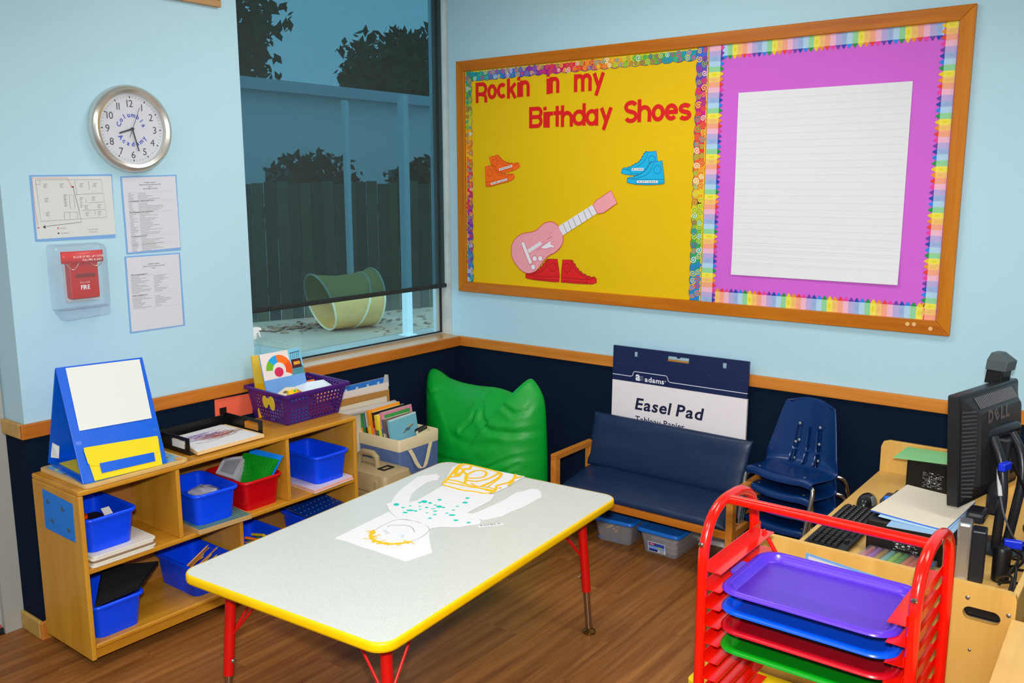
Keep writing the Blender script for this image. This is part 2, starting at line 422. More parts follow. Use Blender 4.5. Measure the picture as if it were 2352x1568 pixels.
# ------------------------------------------------------------------ outside, seen through the window
gr = struct(MB().box(-26, -0.24, -14, 30, -0.12, -0.02).build('ground', M('ground_concrete', (150, 160, 158), 0.9, var=0.15, vscale=1.5)))
MB().box(-7.5, -3.9, 2.0, 7.5, -0.02, -0.014).build('ground_mat', M('ground_mat', (166, 158, 140), 0.9, var=0.1, vscale=2), gr)
t = thing('wooden_fence', 'dark weathered vertical board fence standing outside beyond the window', 'fence', (-5.6, 4.6, -0.02))
FM = [M('fence_%d' % i, c, 0.9, var=0.25, vscale=4) for i, c in enumerate(((70, 78, 70), (92, 92, 80), (56, 64, 62), (84, 92, 74)))]
dv = Vector((0.70, 2.05, 0)).normalized(); nv = Vector((dv.y, -dv.x, 0)); P0 = Vector((-6.9, 0.0, 0))
for i in range(62):
    a = P0 + dv * (i * 0.15); b = a + dv * 0.138; off = nv * (0.006 * ((i * 7) % 3)); z1 = 1.66 + 0.012 * ((i * 5) % 4)
    MB().slab([a + off + Vector((0, 0, -0.02)), b + off + Vector((0, 0, -0.02)), b + off + Vector((0, 0, z1)), a + off + Vector((0, 0, z1))], 0.02).build('fence_board', FM[(i * 3) % 4], t)
for zc in (0.35, 1.35):
    a = P0 - nv * 0.05 + Vector((0, 0, zc)); b = a + dv * 9.3
    MB().tube([a, b], 0.04, 4).build('fence_rail', FM[2], t)
WP = M('post_white', (222, 236, 240), 0.5)
for i, (x, y, lab) in enumerate(((-3.75, 3.41, 'thick white canopy post outside, rising near the right end of the blind bar'), (-4.72, 3.46, 'thin white canopy post outside, rising behind the pop-up tunnel'))):
    t = thing('canopy_post', lab, 'post', (x, y, -0.02), group='white posts outside the window')
    r = 0.042 if i == 0 else 0.03
    MB().box(x - r, x + r, y - r, y + r, -0.01, 2.6).build('post_shaft', WP, t, bevel=0.004)
    MB().box(x - r * 1.8, x + r * 1.8, y - r * 1.8, y + r * 1.8, -0.02, -0.01).build('base_plate', WP, t)
# pale building beyond the fence
t = thing('pale_building', 'long pale flat-roofed building standing far behind the fence', 'building', (-12.5, 9, -0.02))
PB = M('building_pale', (236, 240, 240), 0.8)
dv2 = Vector((0.02, 1, 0)).normalized()
MB().box(-14.0, -12.5, -2.0, 22.0, -0.02, 3.55).build('wall', PB, t)
MB().box(-14.3, -12.2, -2.3, 22.3, 3.55, 3.78).build('roof_edge', M('roof_edge', (200, 214, 222), 0.7), t)
for i in range(5):
    MB().box(-12.52, -12.48, 1.0 + i * 3.6, 2.4 + i * 3.6, 0.9, 2.0).build('window', M('far_glass', (70, 90, 100), 0.2), t)
# bushes and trees
LEAF = [M('leaf_%d' % i, c, 0.8) for i, c in enumerate(((38, 56, 34), (52, 72, 42), (30, 46, 36)))]
def crown(name, c, rad, nblobs, m, parent, seed, leaf=0.16, n=900):
    rnd = random.Random(seed); mb = MB()
    for _ in range(n):
        v = Vector((rnd.gauss(0, 1), rnd.gauss(0, 1), rnd.gauss(0, 1))).normalized() * (rnd.random() ** 0.4)
        k = 0.75 + 0.35 * noise.noise(v * 2.1 + Vector((seed, 0, 0)))
        p = Vector(c) + Vector((v.x * rad[0], v.y * rad[1], v.z * rad[2])) * k
        a = Vector((rnd.gauss(0, 1), rnd.gauss(0, 1), rnd.gauss(0, 1))).normalized(); b = a.orthogonal().normalized(); s = leaf * (0.6 + 0.8 * rnd.random())
        i = mb.add([p - a * s, p + b * s * 0.45, p + a * s, p - b * s * 0.45]); mb.face((i, i + 1, i + 2, i + 3))
    return mb.build(name, m, parent, kind='stuff')
for i, (x, y, h, w, lab) in enumerate(((-17.5, 9.5, 8.2, 3.6, 'big dark tree standing behind the pale building, left in the blind'), (-17.0, 17.0, 6.4, 3.0, 'smaller dark tree behind the pale building, right in the blind'), (-18.5, 1.0, 9.0, 3.6, 'tall dark tree behind the pale building, beside the clock wall'))):
    t = thing('dark_tree', lab, 'tree', (x, y, -0.02), group='trees behind the pale building')
    MB().tube([(x, y, -0.02), (x + .1, y, h * .3), (x, y + .2, h * .62)], [0.26, 0.2, 0.12], 8).build('trunk', M('bark', (70, 58, 46), 0.9), t, smooth=True)
    crown('crown', (x, y, h * 0.66), (w * .8, w, h * 0.42), 0, LEAF[i % 3], t, 3 + i, 0.17, 6500)
for i, (y, h, lab) in enumerate(((3.0, 1.1, 'rounded bush above the fence, nearest the clock wall'), (5.9, 1.3, 'rounded bush above the fence, second from the clock wall'), (8.8, 1.15, 'rounded bush above the fence, third from the clock wall'), (11.7, 1.25, 'rounded bush above the fence, farthest from the clock wall'))):
    t = thing('garden_bush', lab, 'bush', (-9.4, y + 1, -0.02), group='bushes beyond the fence')
    MB().tube([(-9.4, y + 1, -0.02), (-9.4, y + 1, 0.9)], 0.05, 7).build('stem', M('bark', (70, 58, 46), 0.9), t)
    crown('foliage', (-9.4, y + 1, 1.25), (0.9, 1.35, h), 0, LEAF[(i + 1) % 3], t, 20 + i, 0.08, 3200)
# pop-up play tunnel
t = thing('popup_tunnel', 'pale yellow pop-up play tunnel with hoop ends lying on the concrete', 'tunnel', (-4.55, 3.25, -0.014))
TUN = M('tunnel_cloth', (226, 184, 104), 0.7, var=0.12, vscale=5)
ax = Vector((0.25, 0.97, 0)).normalized(); hx = Vector((ax.y, -ax.x, 0))
def hoop(c, r, tilt, squash=1.0):
    n = (ax * math.cos(tilt) + Vector((0, 0, 1)) * math.sin(tilt)).normalized(); u = hx; v = n.cross(u).normalized()
    if v.z < 0: v = -v
    return [Vector(c) + u * r * math.cos(2 * PI * i / 28) + v * r * squash * math.sin(2 * PI * i / 28) for i in range(28)]
c0 = Vector((-4.72, 2.98, 0.33)); loops = [hoop(c0 + ax * 0.0, 0.34, 0.28), hoop(c0 + ax * 0.24, 0.31, 0.1), hoop(c0 + ax * 0.46, 0.33, -0.25), hoop(c0 + ax * 0.66, 0.34, -0.05)]
mb = MB()
for l in loops:
    lo = min(p.z for p in l)
    for p in l: p.z += -0.006 - lo
mb.loft(loops[0:2], False); mb.loft([loops[2], loops[3]], False); mb.loft([loops[1], loops[2]], False)
mb.build('cloth', TUN, t, smooth=True)
for l in (loops[0], loops[2], loops[3]):
    MB().tube(l, 0.012, 6, closed=True).build('hoop', M('hoop_pale', (232, 224, 190), 0.5), t, smooth=True)
rnd = random.Random(5); mb = MB()
for i in range(420):
    if i < 300: y = 2.55 + rnd.random() * 1.5; x = -5.25 + 0.30 * (y - 2.55) + rnd.gauss(0, 0.13)
    else: y = 3.2 + rnd.random() * 2.2; x = -4.6 + rnd.gauss(0, 0.45)
    a = rnd.random() * 6.28; s = 0.02 + 0.025 * rnd.random(); c = rnd.choice(((150, 118, 88), (120, 90, 66), (172, 140, 110), (104, 84, 66)))
    b = mb.add([(x + s * math.cos(a + q * 1.57) * (1 if q % 2 else .6), y + s * math.sin(a + q * 1.57), -0.01 + 0.02 * rnd.random()) for q in range(4)]); mb.face((b, b + 1, b + 2, b + 3), c)
tag(mb.build('fallen_leaves', PRINT, kind='stuff'), 'dry brown leaves scattered over the concrete outside the window', 'leaves')

# ------------------------------------------------------------------ bulletin board on the back wall
D = {"guitar_body":[[0.3709,1.3095],[0.3742,1.3401],[0.3967,1.3713],[0.4286,1.3925],[0.4601,1.4025],[0.5038,1.4073],[0.5346,1.4181],[0.5591,1.4385],[0.5833,1.4563],[0.6135,1.4638],[0.6434,1.4616],[0.6673,1.4462],[0.6823,1.4248],[0.6973,1.3986],[0.7005,1.3769],[0.6948,1.3525],[0.6743,1.3273],[0.6505,1.3091],[0.6145,1.2952],[0.5842,1.269],[0.5599,1.2379],[0.5353,1.2115],[0.5042,1.1972],[0.4728,1.1928],[0.4348,1.2059],[0.3965,1.2394],[0.374,1.274]],"guitar_neck":[[0.6703,1.4414],[0.8704,1.5513],[0.8973,1.5097],[0.6973,1.3972]],"guitar_head":[[0.8733,1.55],[0.8896,1.5702],[0.9753,1.6201],[1.0099,1.5608],[0.9348,1.5136],[0.9018,1.5084]],"frets":[[[0.6997,1.4552],[0.7224,1.4115]],[[0.7277,1.4703],[0.7497,1.4267]],[[0.7548,1.4867],[0.7784,1.4443]],[[0.7863,1.5016],[0.8097,1.4617]],[[0.8202,1.5211],[0.8407,1.4766]],[[0.8454,1.5356],[0.8713,1.4938]]],"pick":[[0.5656,1.3351],[0.6201,1.3682],[0.6262,1.3498],[0.6413,1.3455],[0.6485,1.3409],[0.6414,1.3332],[0.6233,1.335],[0.6022,1.3267],[0.5718,1.3255]],"bridge":[[0.4488,1.347],[0.4953,1.2536]],"strip":[[0.4758,1.3165],[0.5594,1.3621],[0.5686,1.3476],[0.4852,1.2993]],"knobs":[[0.5239,1.2726],[0.5591,1.2753],[0.5135,1.2294]],"shoeL":[[0.4614,1.1719],[0.4652,1.1914],[0.4917,1.1939],[0.5198,1.2006],[0.5445,1.2146],[0.5691,1.2359],[0.5904,1.2619],[0.6055,1.274],[0.6639,1.2769],[0.6702,1.2438],[0.6783,1.1999],[0.6756,1.1622],[0.6516,1.1597],[0.6031,1.1606],[0.5167,1.1626],[0.4728,1.1675]],"shoeR":[[0.6955,1.2755],[0.7514,1.2772],[0.7661,1.261],[0.7867,1.2354],[0.8101,1.2174],[0.8389,1.2046],[0.8675,1.1977],[0.8873,1.2017],[0.8987,1.189],[0.899,1.1723],[0.8737,1.1634],[0.7935,1.1606],[0.6864,1.1609],[0.6872,1.2004]],"shoeLl":[[[0.5167,1.1964],[0.518,1.1627]],[[0.4665,1.1899],[0.5198,1.183],[0.5969,1.1826],[0.6754,1.1874]],[[0.6056,1.2701],[0.6027,1.2451],[0.5784,1.219],[0.5477,1.1997],[0.5104,1.1925]],[[0.6756,1.1701],[0.6031,1.1671],[0.518,1.1693]]],"shoeRl":[[[0.845,1.1832],[0.8441,1.1624]],[[0.6874,1.1857],[0.7641,1.1845],[0.845,1.1832],[0.893,1.1973]],[[0.7485,1.2747],[0.7546,1.2483],[0.7811,1.2206],[0.8161,1.2008],[0.8505,1.1932]],[[0.6863,1.1683],[0.7701,1.1688],[0.8452,1.1702]]],"shoeCirc":[[0.636,1.2345],[0.7236,1.2359],[0.6577,1.2357],[0.7448,1.237]],"orBack":[[0.2238,1.7904],[0.2629,1.7967],[0.2712,1.8012],[0.2834,1.7994],[0.2995,1.7843],[0.3197,1.7683],[0.3398,1.761],[0.3598,1.7568],[0.3837,1.7557],[0.4055,1.7592],[0.4173,1.7575],[0.4268,1.7435],[0.4232,1.7358],[0.3995,1.7238],[0.3757,1.7171],[0.3355,1.7097],[0.2991,1.7077],[0.2583,1.7207],[0.2379,1.7461],[0.2319,1.7651]],"orFront":[[0.1974,1.7428],[0.2358,1.747],[0.2462,1.7484],[0.2625,1.7419],[0.2727,1.7253],[0.2869,1.7126],[0.3072,1.7053],[0.3395,1.7019],[0.3676,1.7017],[0.3816,1.7039],[0.3895,1.6961],[0.3931,1.6867],[0.3855,1.6759],[0.3515,1.6636],[0.2988,1.6528],[0.2536,1.6434],[0.2329,1.6394],[0.2037,1.6371],[0.1997,1.6546],[0.1991,1.7023]],"orL":[[[0.265,1.7959],[0.2873,1.7705],[0.3115,1.7529],[0.3357,1.7455],[0.3598,1.7444],[0.3857,1.7441],[0.4154,1.756]],[[0.3757,1.7442],[0.3806,1.7178]],[[0.2971,1.7148],[0.3356,1.7245],[0.3777,1.7333]],[[0.2441,1.7461],[0.2624,1.7207],[0.2828,1.7032],[0.3051,1.6928],[0.3395,1.691],[0.3596,1.6916],[0.3816,1.7023]],[[0.1997,1.6586],[0.2702,1.6678],[0.3455,1.6847]],[[0.3445,1.6839],[0.3494,1.6636]],[[0.2017,1.6442],[0.2702,1.656],[0.3454,1.6683]]],"orC":[[0.2617,1.7599],[0.2304,1.7092],[0.2801,1.7596],[0.2489,1.709]],"orLab":[[[0.2901,1.7305],[0.3758,1.7488],[0.3773,1.738],[0.292,1.7191]],[[0.2347,1.6577],[0.3431,1.6808],[0.3459,1.6699],[0.2371,1.6474]]],"blBack":[[1.0268,1.701],[1.0322,1.7201],[1.0429,1.7257],[1.0594,1.7254],[1.0807,1.7315],[1.1001,1.741],[1.1195,1.7491],[1.1305,1.7601],[1.1414,1.7766],[1.1506,1.7916],[1.1617,1.7976],[1.1904,1.7962],[1.2101,1.7999],[1.2148,1.7737],[1.2194,1.7502],[1.1998,1.7437],[1.1811,1.7301],[1.1607,1.7137],[1.137,1.6965],[1.1047,1.6905],[1.0751,1.6914],[1.0485,1.6952]],"blFront":[[1.0593,1.6583],[1.0622,1.6767],[1.0737,1.6823],[1.0918,1.6821],[1.1145,1.689],[1.137,1.6986],[1.156,1.711],[1.1685,1.7247],[1.1792,1.7426],[1.1901,1.7507],[1.1996,1.752],[1.2202,1.7509],[1.2444,1.7553],[1.2458,1.7347],[1.2513,1.7072],[1.2552,1.6797],[1.2577,1.6521],[1.2342,1.648],[1.1706,1.646],[1.1122,1.6482],[1.0826,1.6525]],"blL":[[[1.1689,1.7953],[1.1638,1.7775],[1.1547,1.7596],[1.1358,1.7419],[1.1199,1.7324],[1.1038,1.7263],[1.0809,1.7231],[1.0613,1.7162]],[[1.033,1.7194],[1.0812,1.7132],[1.0784,1.6921]],[[1.0815,1.6984],[1.1256,1.6987]],[[1.2028,1.7491],[1.1924,1.7244],[1.1817,1.7079],[1.163,1.6914],[1.1374,1.6818],[1.105,1.675],[1.0887,1.6737]],[[1.0639,1.676],[1.1133,1.6701],[1.2555,1.6714]],[[1.1125,1.6694],[1.1106,1.6482]],[[1.1129,1.6532],[1.1864,1.653],[1.256,1.6556]]],"blC":[[1.1898,1.7604],[1.2204,1.7151],[1.2073,1.7601],[1.2393,1.7149]],"blLab":[[[1.0855,1.7237],[1.148,1.7229],[1.1483,1.7115],[1.0858,1.7117]],[[1.1139,1.6658],[1.2238,1.6654],[1.2241,1.6547],[1.1142,1.655]]],"txt":{"R":[[0.1343,2.0723],[0.1357,2.1806]],"Rockin_end":[[0.4877,2.0889]],"in":[[0.5922,2.0931],[0.6681,2.0925]],"my":[[0.7575,2.0931],[0.9325,2.0901]],"mytop":[[0.7568,2.1562]],"B":[[0.4879,1.9292],[0.4878,2.0338]],"Birthday_end":[[0.9739,1.9305]],"Shoes":[[1.0378,1.9357],[1.3837,1.9304]],"Shtop":[[1.0356,2.0345]],"h":[[1.1236,1.934],[1.1211,2.0336]],"descy":[[0.8845,2.0672]]},"letters":[["R",0.135,2.0701,0.2145,2.1735],["o",0.2146,2.0837,0.2782,2.1599],["c",0.2783,2.0842,0.3465,2.1619],["k",0.3437,2.0805,0.4081,2.1801],["i",0.4081,2.0844,0.4302,2.1823],["n",0.4274,2.0843,0.489,2.1647],["i",0.5893,2.0883,0.613,2.1879],["n",0.6104,2.0901,0.6691,2.1686],["m",0.7545,2.088,0.8566,2.1708],["y",0.8592,2.0645,0.9296,2.1683],["B",0.4851,1.9277,0.5689,2.0317],["i",0.5715,1.9277,0.5955,2.0287],["r",0.5929,1.9265,0.6325,2.0042],["t",0.635,1.929,0.6794,2.029],["h",0.6794,1.9266,0.7513,2.0301],["d",0.7461,1.928,0.8242,2.0335],["a",0.8219,1.925,0.896,2.0042],["y",0.9034,1.9037,0.9758,2.0061],["S",1.0367,1.9292,1.111,2.0314],["h",1.1086,1.9311,1.1813,2.0342],["o",1.1816,1.93,1.2496,2.0071],["e",1.2484,1.931,1.3161,2.0073],["s",1.3183,1.928,1.3825,2.0055]],"inner":[[0.0829,2.2352],[2.4498,2.2383],[2.4554,1.1255],[0.0661,1.1275]],"white":[[1.6017,2.0347],[2.3,2.0284],[2.3046,1.2554],[1.6015,1.2533]],"strips":[[1.381,2.2407],[1.453,2.2487],[1.5198,2.2478],[1.4147,1.1241],[1.46,1.1296],[1.5283,1.1289],[1.4579,1.6921],[1.5223,1.6915]],"crayR":[[2.3939,2.2356],[2.4441,2.2364],[2.4082,1.127],[2.4526,1.1242]],"crayT":[[1.5198,2.2461],[2.3939,2.2356],[1.5221,2.192],[2.3984,2.1765]],"crayB":[[1.5281,1.1329],[2.4082,1.127],[1.5259,1.1879],[2.4037,1.1884]],"swT":[[0.0886,2.2369],[1.381,2.2407],[0.1296,2.1744],[1.3827,2.1947]],"swL":[[0.0735,2.2336],[0.1273,2.2296],[0.0573,1.1279],[0.1105,1.1313]],"dots2":[[2.3453,1.1056],[2.3744,1.1066],[2.4436,1.0942]],"t_head":[[1.1109,-1.9067],[1.079,-1.6292],[1.0985,-1.6387],[1.1548,-1.661],[1.1846,-1.6477],[1.2273,-1.6382],[1.3015,-1.6537],[1.3083,-1.6684],[1.3421,-1.7072],[1.3841,-1.7477],[1.4402,-1.799],[1.422,-1.8977],[1.3655,-1.899],[1.2641,-1.8994],[1.2323,-1.9038],[1.2023,-1.9017],[1.1555,-1.9017]],"t_torso":[[1.0168,-1.5828],[1.0201,-1.561],[1.0732,-1.5231],[1.0797,-1.4831],[1.0462,-1.3163],[1.0938,-1.3015],[1.2661,-1.2744],[1.2781,-1.2922],[1.2943,-1.3326],[1.3061,-1.4744],[1.3261,-1.4711],[1.361,-1.4803],[1.3987,-1.5097],[1.4078,-1.5313],[1.3895,-1.5565],[1.3664,-1.5964],[1.3236,-1.6236],[1.3015,-1.6537],[1.2285,-1.6396],[1.1826,-1.6457],[1.1548,-1.661],[1.095,-1.6353],[1.0685,-1.6188]],"t_armL":[[1.0201,-1.561],[0.9876,-1.5135],[0.956,-1.4557],[0.9342,-1.4016],[0.9148,-1.3433],[0.8958,-1.2899],[0.9114,-1.255],[0.9281,-1.2267],[0.9393,-1.2214],[0.9445,-1.2329],[0.9573,-1.2324],[0.9681,-1.2426],[0.9675,-1.2552],[0.9819,-1.2653],[0.9823,-1.2801],[0.9724,-1.2921],[0.974,-1.3278],[0.9893,-1.3882],[1.013,-1.4399],[1.0418,-1.4855],[1.0754,-1.5254]],"t_armR":[[1.326,-1.4736],[1.3291,-1.4201],[1.3289,-1.3062],[1.319,-1.2341],[1.3142,-1.2036],[1.3253,-1.1813],[1.3326,-1.1409],[1.3535,-1.1249],[1.3678,-1.1351],[1.3785,-1.1339],[1.3867,-1.1484],[1.4024,-1.1638],[1.4197,-1.1909],[1.4174,-1.2126],[1.421,-1.236],[1.4262,-1.3151],[1.4191,-1.3638],[1.4209,-1.4228],[1.3909,-1.495],[1.364,-1.4839]],"t_shorts":[[0.9184,-1.0678],[1.2323,-1.0384],[1.2379,-1.0974],[1.2524,-1.1665],[1.255,-1.2487],[1.2392,-1.2881],[1.162,-1.3057],[1.1221,-1.3223],[1.0409,-1.3132],[1.0036,-1.2459],[0.9313,-1.1289]],"t_strip":[[1.4126,-1.5423],[1.4637,-1.4716],[1.4732,-1.4803],[1.4221,-1.5506]],"t_dots":[[[1.0596,-1.5592],[1.0642,-1.5682],[1.0611,-1.5758],[1.0521,-1.5774],[1.0425,-1.5722],[1.0378,-1.5631],[1.0409,-1.5555],[1.0499,-1.5539]],[[1.1038,-1.542],[1.1051,-1.5455],[1.1031,-1.5488],[1.099,-1.5501],[1.0953,-1.5484],[1.0941,-1.5449],[1.096,-1.5416],[1.1001,-1.5403]],[[1.0975,-1.5694],[1.0988,-1.5737],[1.0961,-1.578],[1.0908,-1.5798],[1.0862,-1.578],[1.0849,-1.5737],[1.0876,-1.5694],[1.0929,-1.5676]],[[1.1199,-1.4759],[1.124,-1.4856],[1.1198,-1.4941],[1.1098,-1.4964],[1.0998,-1.4912],[1.0957,-1.4815],[1.0999,-1.4729],[1.1099,-1.4706]],[[1.1089,-1.4972],[1.1115,-1.5025],[1.1097,-1.5069],[1.1046,-1.5078],[1.0992,-1.5046],[1.0966,-1.4993],[1.0983,-1.4949],[1.1035,-1.4941]],[[1.1427,-1.4767],[1.1459,-1.4833],[1.1439,-1.4885],[1.1378,-1.4894],[1.1312,-1.4854],[1.1279,-1.4788],[1.1299,-1.4735],[1.136,-1.4726]],[[1.1482,-1.4309],[1.1508,-1.4372],[1.1481,-1.4427],[1.1418,-1.4441],[1.1355,-1.4406],[1.1328,-1.4342],[1.1355,-1.4287],[1.1418,-1.4273]],[[1.1334,-1.5257],[1.1349,-1.5291],[1.1335,-1.532],[1.1301,-1.5327],[1.1266,-1.5309],[1.1251,-1.5276],[1.1265,-1.5246],[1.13,-1.5239]],[[1.1631,-1.5181],[1.165,-1.5229],[1.1628,-1.5271],[1.1578,-1.5283],[1.153,-1.5259],[1.1511,-1.5211],[1.1533,-1.5169],[1.1583,-1.5156]],[[1.1706,-1.4822],[1.1716,-1.4859],[1.1691,-1.4896],[1.1647,-1.4911],[1.1609,-1.4896],[1.1599,-1.4859],[1.1623,-1.4822],[1.1667,-1.4806]],[[1.1963,-1.4815],[1.1994,-1.4898],[1.1953,-1.4973],[1.1866,-1.4996],[1.1782,-1.4953],[1.1751,-1.487],[1.1791,-1.4795],[1.188,-1.4772]],[[1.2111,-1.4815],[1.2128,-1.4865],[1.2101,-1.491],[1.2048,-1.4926],[1.1998,-1.4902],[1.1982,-1.4852],[1.2008,-1.4806],[1.2062,-1.4791]],[[1.1922,-1.5122],[1.192,-1.5158],[1.1878,-1.5204],[1.1821,-1.5234],[1.1781,-1.5229],[1.1783,-1.5193],[1.1825,-1.5146],[1.1882,-1.5117]],[[1.1569,-1.5465],[1.1581,-1.55],[1.1561,-1.5533],[1.1521,-1.5545],[1.1485,-1.5529],[1.1473,-1.5494],[1.1493,-1.5461],[1.1533,-1.5449]],[[1.1427,-1.5697],[1.1438,-1.5767],[1.1377,-1.5845],[1.128,-1.5887],[1.1203,-1.5867],[1.1192,-1.5797],[1.1253,-1.5718],[1.1351,-1.5676]],[[1.1566,-1.5665],[1.1587,-1.5717],[1.1564,-1.5764],[1.1508,-1.5777],[1.1454,-1.575],[1.1432,-1.5697],[1.1455,-1.565],[1.1511,-1.5637]],[[1.1404,-1.5983],[1.1419,-1.604],[1.138,-1.6098],[1.1309,-1.6123],[1.1248,-1.6102],[1.1232,-1.6045],[1.1271,-1.5987],[1.1342,-1.5961]],[[1.2131,-1.5246],[1.2138,-1.5292],[1.21,-1.5342],[1.2039,-1.5367],[1.1991,-1.5352],[1.1983,-1.5306],[1.2021,-1.5256],[1.2082,-1.5231]],[[1.2002,-1.5575],[1.2007,-1.5605],[1.1981,-1.5639],[1.194,-1.5656],[1.1908,-1.5647],[1.1903,-1.5616],[1.1929,-1.5583],[1.197,-1.5565]],[[1.2336,-1.5513],[1.2352,-1.556],[1.2326,-1.5604],[1.2274,-1.5619],[1.2226,-1.5597],[1.221,-1.555],[1.2236,-1.5505],[1.2288,-1.549]],[[1.2438,-1.5873],[1.2454,-1.5919],[1.2428,-1.5963],[1.2377,-1.5978],[1.2329,-1.5956],[1.2314,-1.591],[1.2339,-1.5867],[1.2391,-1.5851]],[[1.2587,-1.5153],[1.2593,-1.5191],[1.2563,-1.5232],[1.2515,-1.5251],[1.2476,-1.5238],[1.2469,-1.52],[1.2499,-1.516],[1.2548,-1.514]],[[1.2889,-1.5151],[1.29,-1.5218],[1.2847,-1.529],[1.276,-1.5325],[1.2691,-1.5302],[1.268,-1.5234],[1.2733,-1.5162],[1.282,-1.5127]],[[1.256,-1.4796],[1.2566,-1.4834],[1.2536,-1.4875],[1.2487,-1.4895],[1.2448,-1.4881],[1.2441,-1.4843],[1.2472,-1.4802],[1.2521,-1.4782]],[[1.2431,-1.4433],[1.2438,-1.4473],[1.2408,-1.4514],[1.2358,-1.4534],[1.2318,-1.452],[1.2311,-1.448],[1.2342,-1.4439],[1.2391,-1.4419]],[[1.243,-1.395],[1.2452,-1.4024],[1.2411,-1.4093],[1.2331,-1.4117],[1.2258,-1.4081],[1.2236,-1.4007],[1.2277,-1.3937],[1.2358,-1.3914]],[[1.217,-1.356],[1.2195,-1.3626],[1.2167,-1.3681],[1.2104,-1.3694],[1.2042,-1.3658],[1.2017,-1.3592],[1.2044,-1.3536],[1.2107,-1.3523]],[[1.3286,-1.5459],[1.3304,-1.5519],[1.327,-1.5575],[1.3205,-1.5595],[1.3145,-1.5567],[1.3127,-1.5507],[1.3161,-1.545],[1.3227,-1.5431]],[[1.3756,-1.5365],[1.3772,-1.5418],[1.3744,-1.5466],[1.3688,-1.5481],[1.3638,-1.5456],[1.3622,-1.5403],[1.365,-1.5355],[1.3705,-1.5339]],[[1.0682,-1.3068],[1.0697,-1.3117],[1.0667,-1.3165],[1.0611,-1.3182],[1.0561,-1.316],[1.0546,-1.311],[1.0576,-1.3062],[1.0632,-1.3045]]],"t_face":[[1.1644,-1.7781],[1.1541,-1.7361],[1.1528,-1.6973],[1.1562,-1.6624],[1.1846,-1.6477],[1.2273,-1.6382],[1.3015,-1.6537],[1.3227,-1.7007],[1.3303,-1.7372],[1.327,-1.7709],[1.3124,-1.8106],[1.291,-1.834],[1.2569,-1.8448],[1.2095,-1.8346],[1.1815,-1.8191],[1.1692,-1.7963]],"t_hair":[[1.1656,-1.786],[1.176,-1.8072],[1.1957,-1.8294],[1.2212,-1.8413],[1.2459,-1.843],[1.27,-1.8399],[1.2944,-1.8284],[1.3146,-1.8038],[1.3264,-1.7795]],"t_mouth":[[1.1785,-1.7343],[1.1736,-1.7178],[1.1938,-1.7002],[1.221,-1.685],[1.2481,-1.6867],[1.2691,-1.7037],[1.2833,-1.7114]],"t_eyes":[[[1.1842,-1.763],[1.2197,-1.7771],[1.1908,-1.758],[1.2112,-1.7642],[1.2226,-1.7663],[1.2175,-1.7863]],[[1.2604,-1.7695],[1.278,-1.7666],[1.2583,-1.7605],[1.273,-1.7546],[1.2813,-1.7746],[1.289,-1.7687],[1.2631,-1.7515]]],"t_scrib":[[[1.0379,-1.3081],[1.0964,-1.3081],[1.1426,-1.3103],[1.182,-1.2926],[1.2374,-1.287],[1.2497,-1.2472],[1.2183,-1.2026]],[[1.0252,-1.2788],[1.0831,-1.2673],[1.1466,-1.2636],[1.1962,-1.2446],[1.248,-1.2424]],[[1.0069,-1.2532],[1.0592,-1.2399],[1.1134,-1.2506],[1.1797,-1.2509],[1.2475,-1.255]],[[1.0337,-1.2984],[1.0037,-1.2289],[0.9513,-1.1297],[0.9251,-1.0695],[0.9493,-1.0585],[1.0187,-1.0569],[1.1113,-1.0576],[1.1493,-1.0772],[1.1684,-1.1567],[1.1736,-1.2303]],[[1.0865,-1.2191],[1.0534,-1.191],[1.0349,-1.1506],[1.03,-1.0983],[1.0555,-1.0789],[1.0915,-1.1005],[1.1114,-1.1469],[1.0865,-1.1792],[1.0638,-1.1898]],[[1.1,-1.2479],[1.0406,-1.16],[0.9949,-1.1392],[1.0313,-1.2079],[0.9988,-1.1918],[0.9429,-1.0927],[0.9497,-1.0729]],[[1.0064,-1.2268],[1.0171,-1.1916],[0.9946,-1.1253],[0.9472,-1.1113],[0.9851,-1.1816],[1.0139,-1.1665],[0.9729,-1.0917],[1.0088,-1.1145],[0.9789,-1.0654]],[[1.081,-1.21],[1.1205,-1.2063],[1.1381,-1.1467],[1.1252,-1.061]],[[1.1669,-1.2354],[1.1681,-1.1701],[1.1558,-1.0995]],[[1.117,-1.2285],[1.1535,-1.2456],[1.2,-1.2228],[1.2387,-1.2309]],[[1.2138,-1.1997],[1.2145,-1.1736],[1.2289,-1.1368],[1.2146,-1.0818],[1.1864,-1.0421]],[[1.2159,-1.0807],[1.2237,-1.0479]],[[1.1952,-1.2328],[1.1847,-1.177],[1.156,-1.0858],[1.1295,-1.0578],[1.1077,-1.0673]],[[1.2343,-1.2093],[1.2436,-1.2022]],[[1.2482,-1.1671],[1.2298,-1.11]]],"map":[[-2.2574,1.6851],[-1.959,1.6902],[-1.9649,1.4553],[-2.2581,1.4557]],"docs":[[[-1.9273,1.6824],[-1.6938,1.6904],[-1.6966,1.3939],[-1.9252,1.3908]],[[-1.9345,1.3831],[-1.7012,1.3837],[-1.6995,1.0889],[-1.9357,1.0864]]]}
FW = WOOD('board_frame_wood_x', (198, 118, 8), (170, 88, 4), 'x', 20, rough=0.32, stretch=0.05)
FWZ = WOOD('board_frame_wood_z', (204, 126, 8), (178, 98, 4), 'z', 20, rough=0.32, stretch=0.05)
F2 = FR['w2']
bx0, bx1, bz0, bz1 = 0.0099, 2.5053, 1.0698, 2.2898
ix0, ix1, iz0, iz1 = 0.0635, 2.4530, 1.1255, 2.2365
t = thing('bulletin_board', 'wide wooden-framed bulletin board with a yellow half and a purple half', 'board', ((bx0 + bx1) / 2, -0.01, bz0))
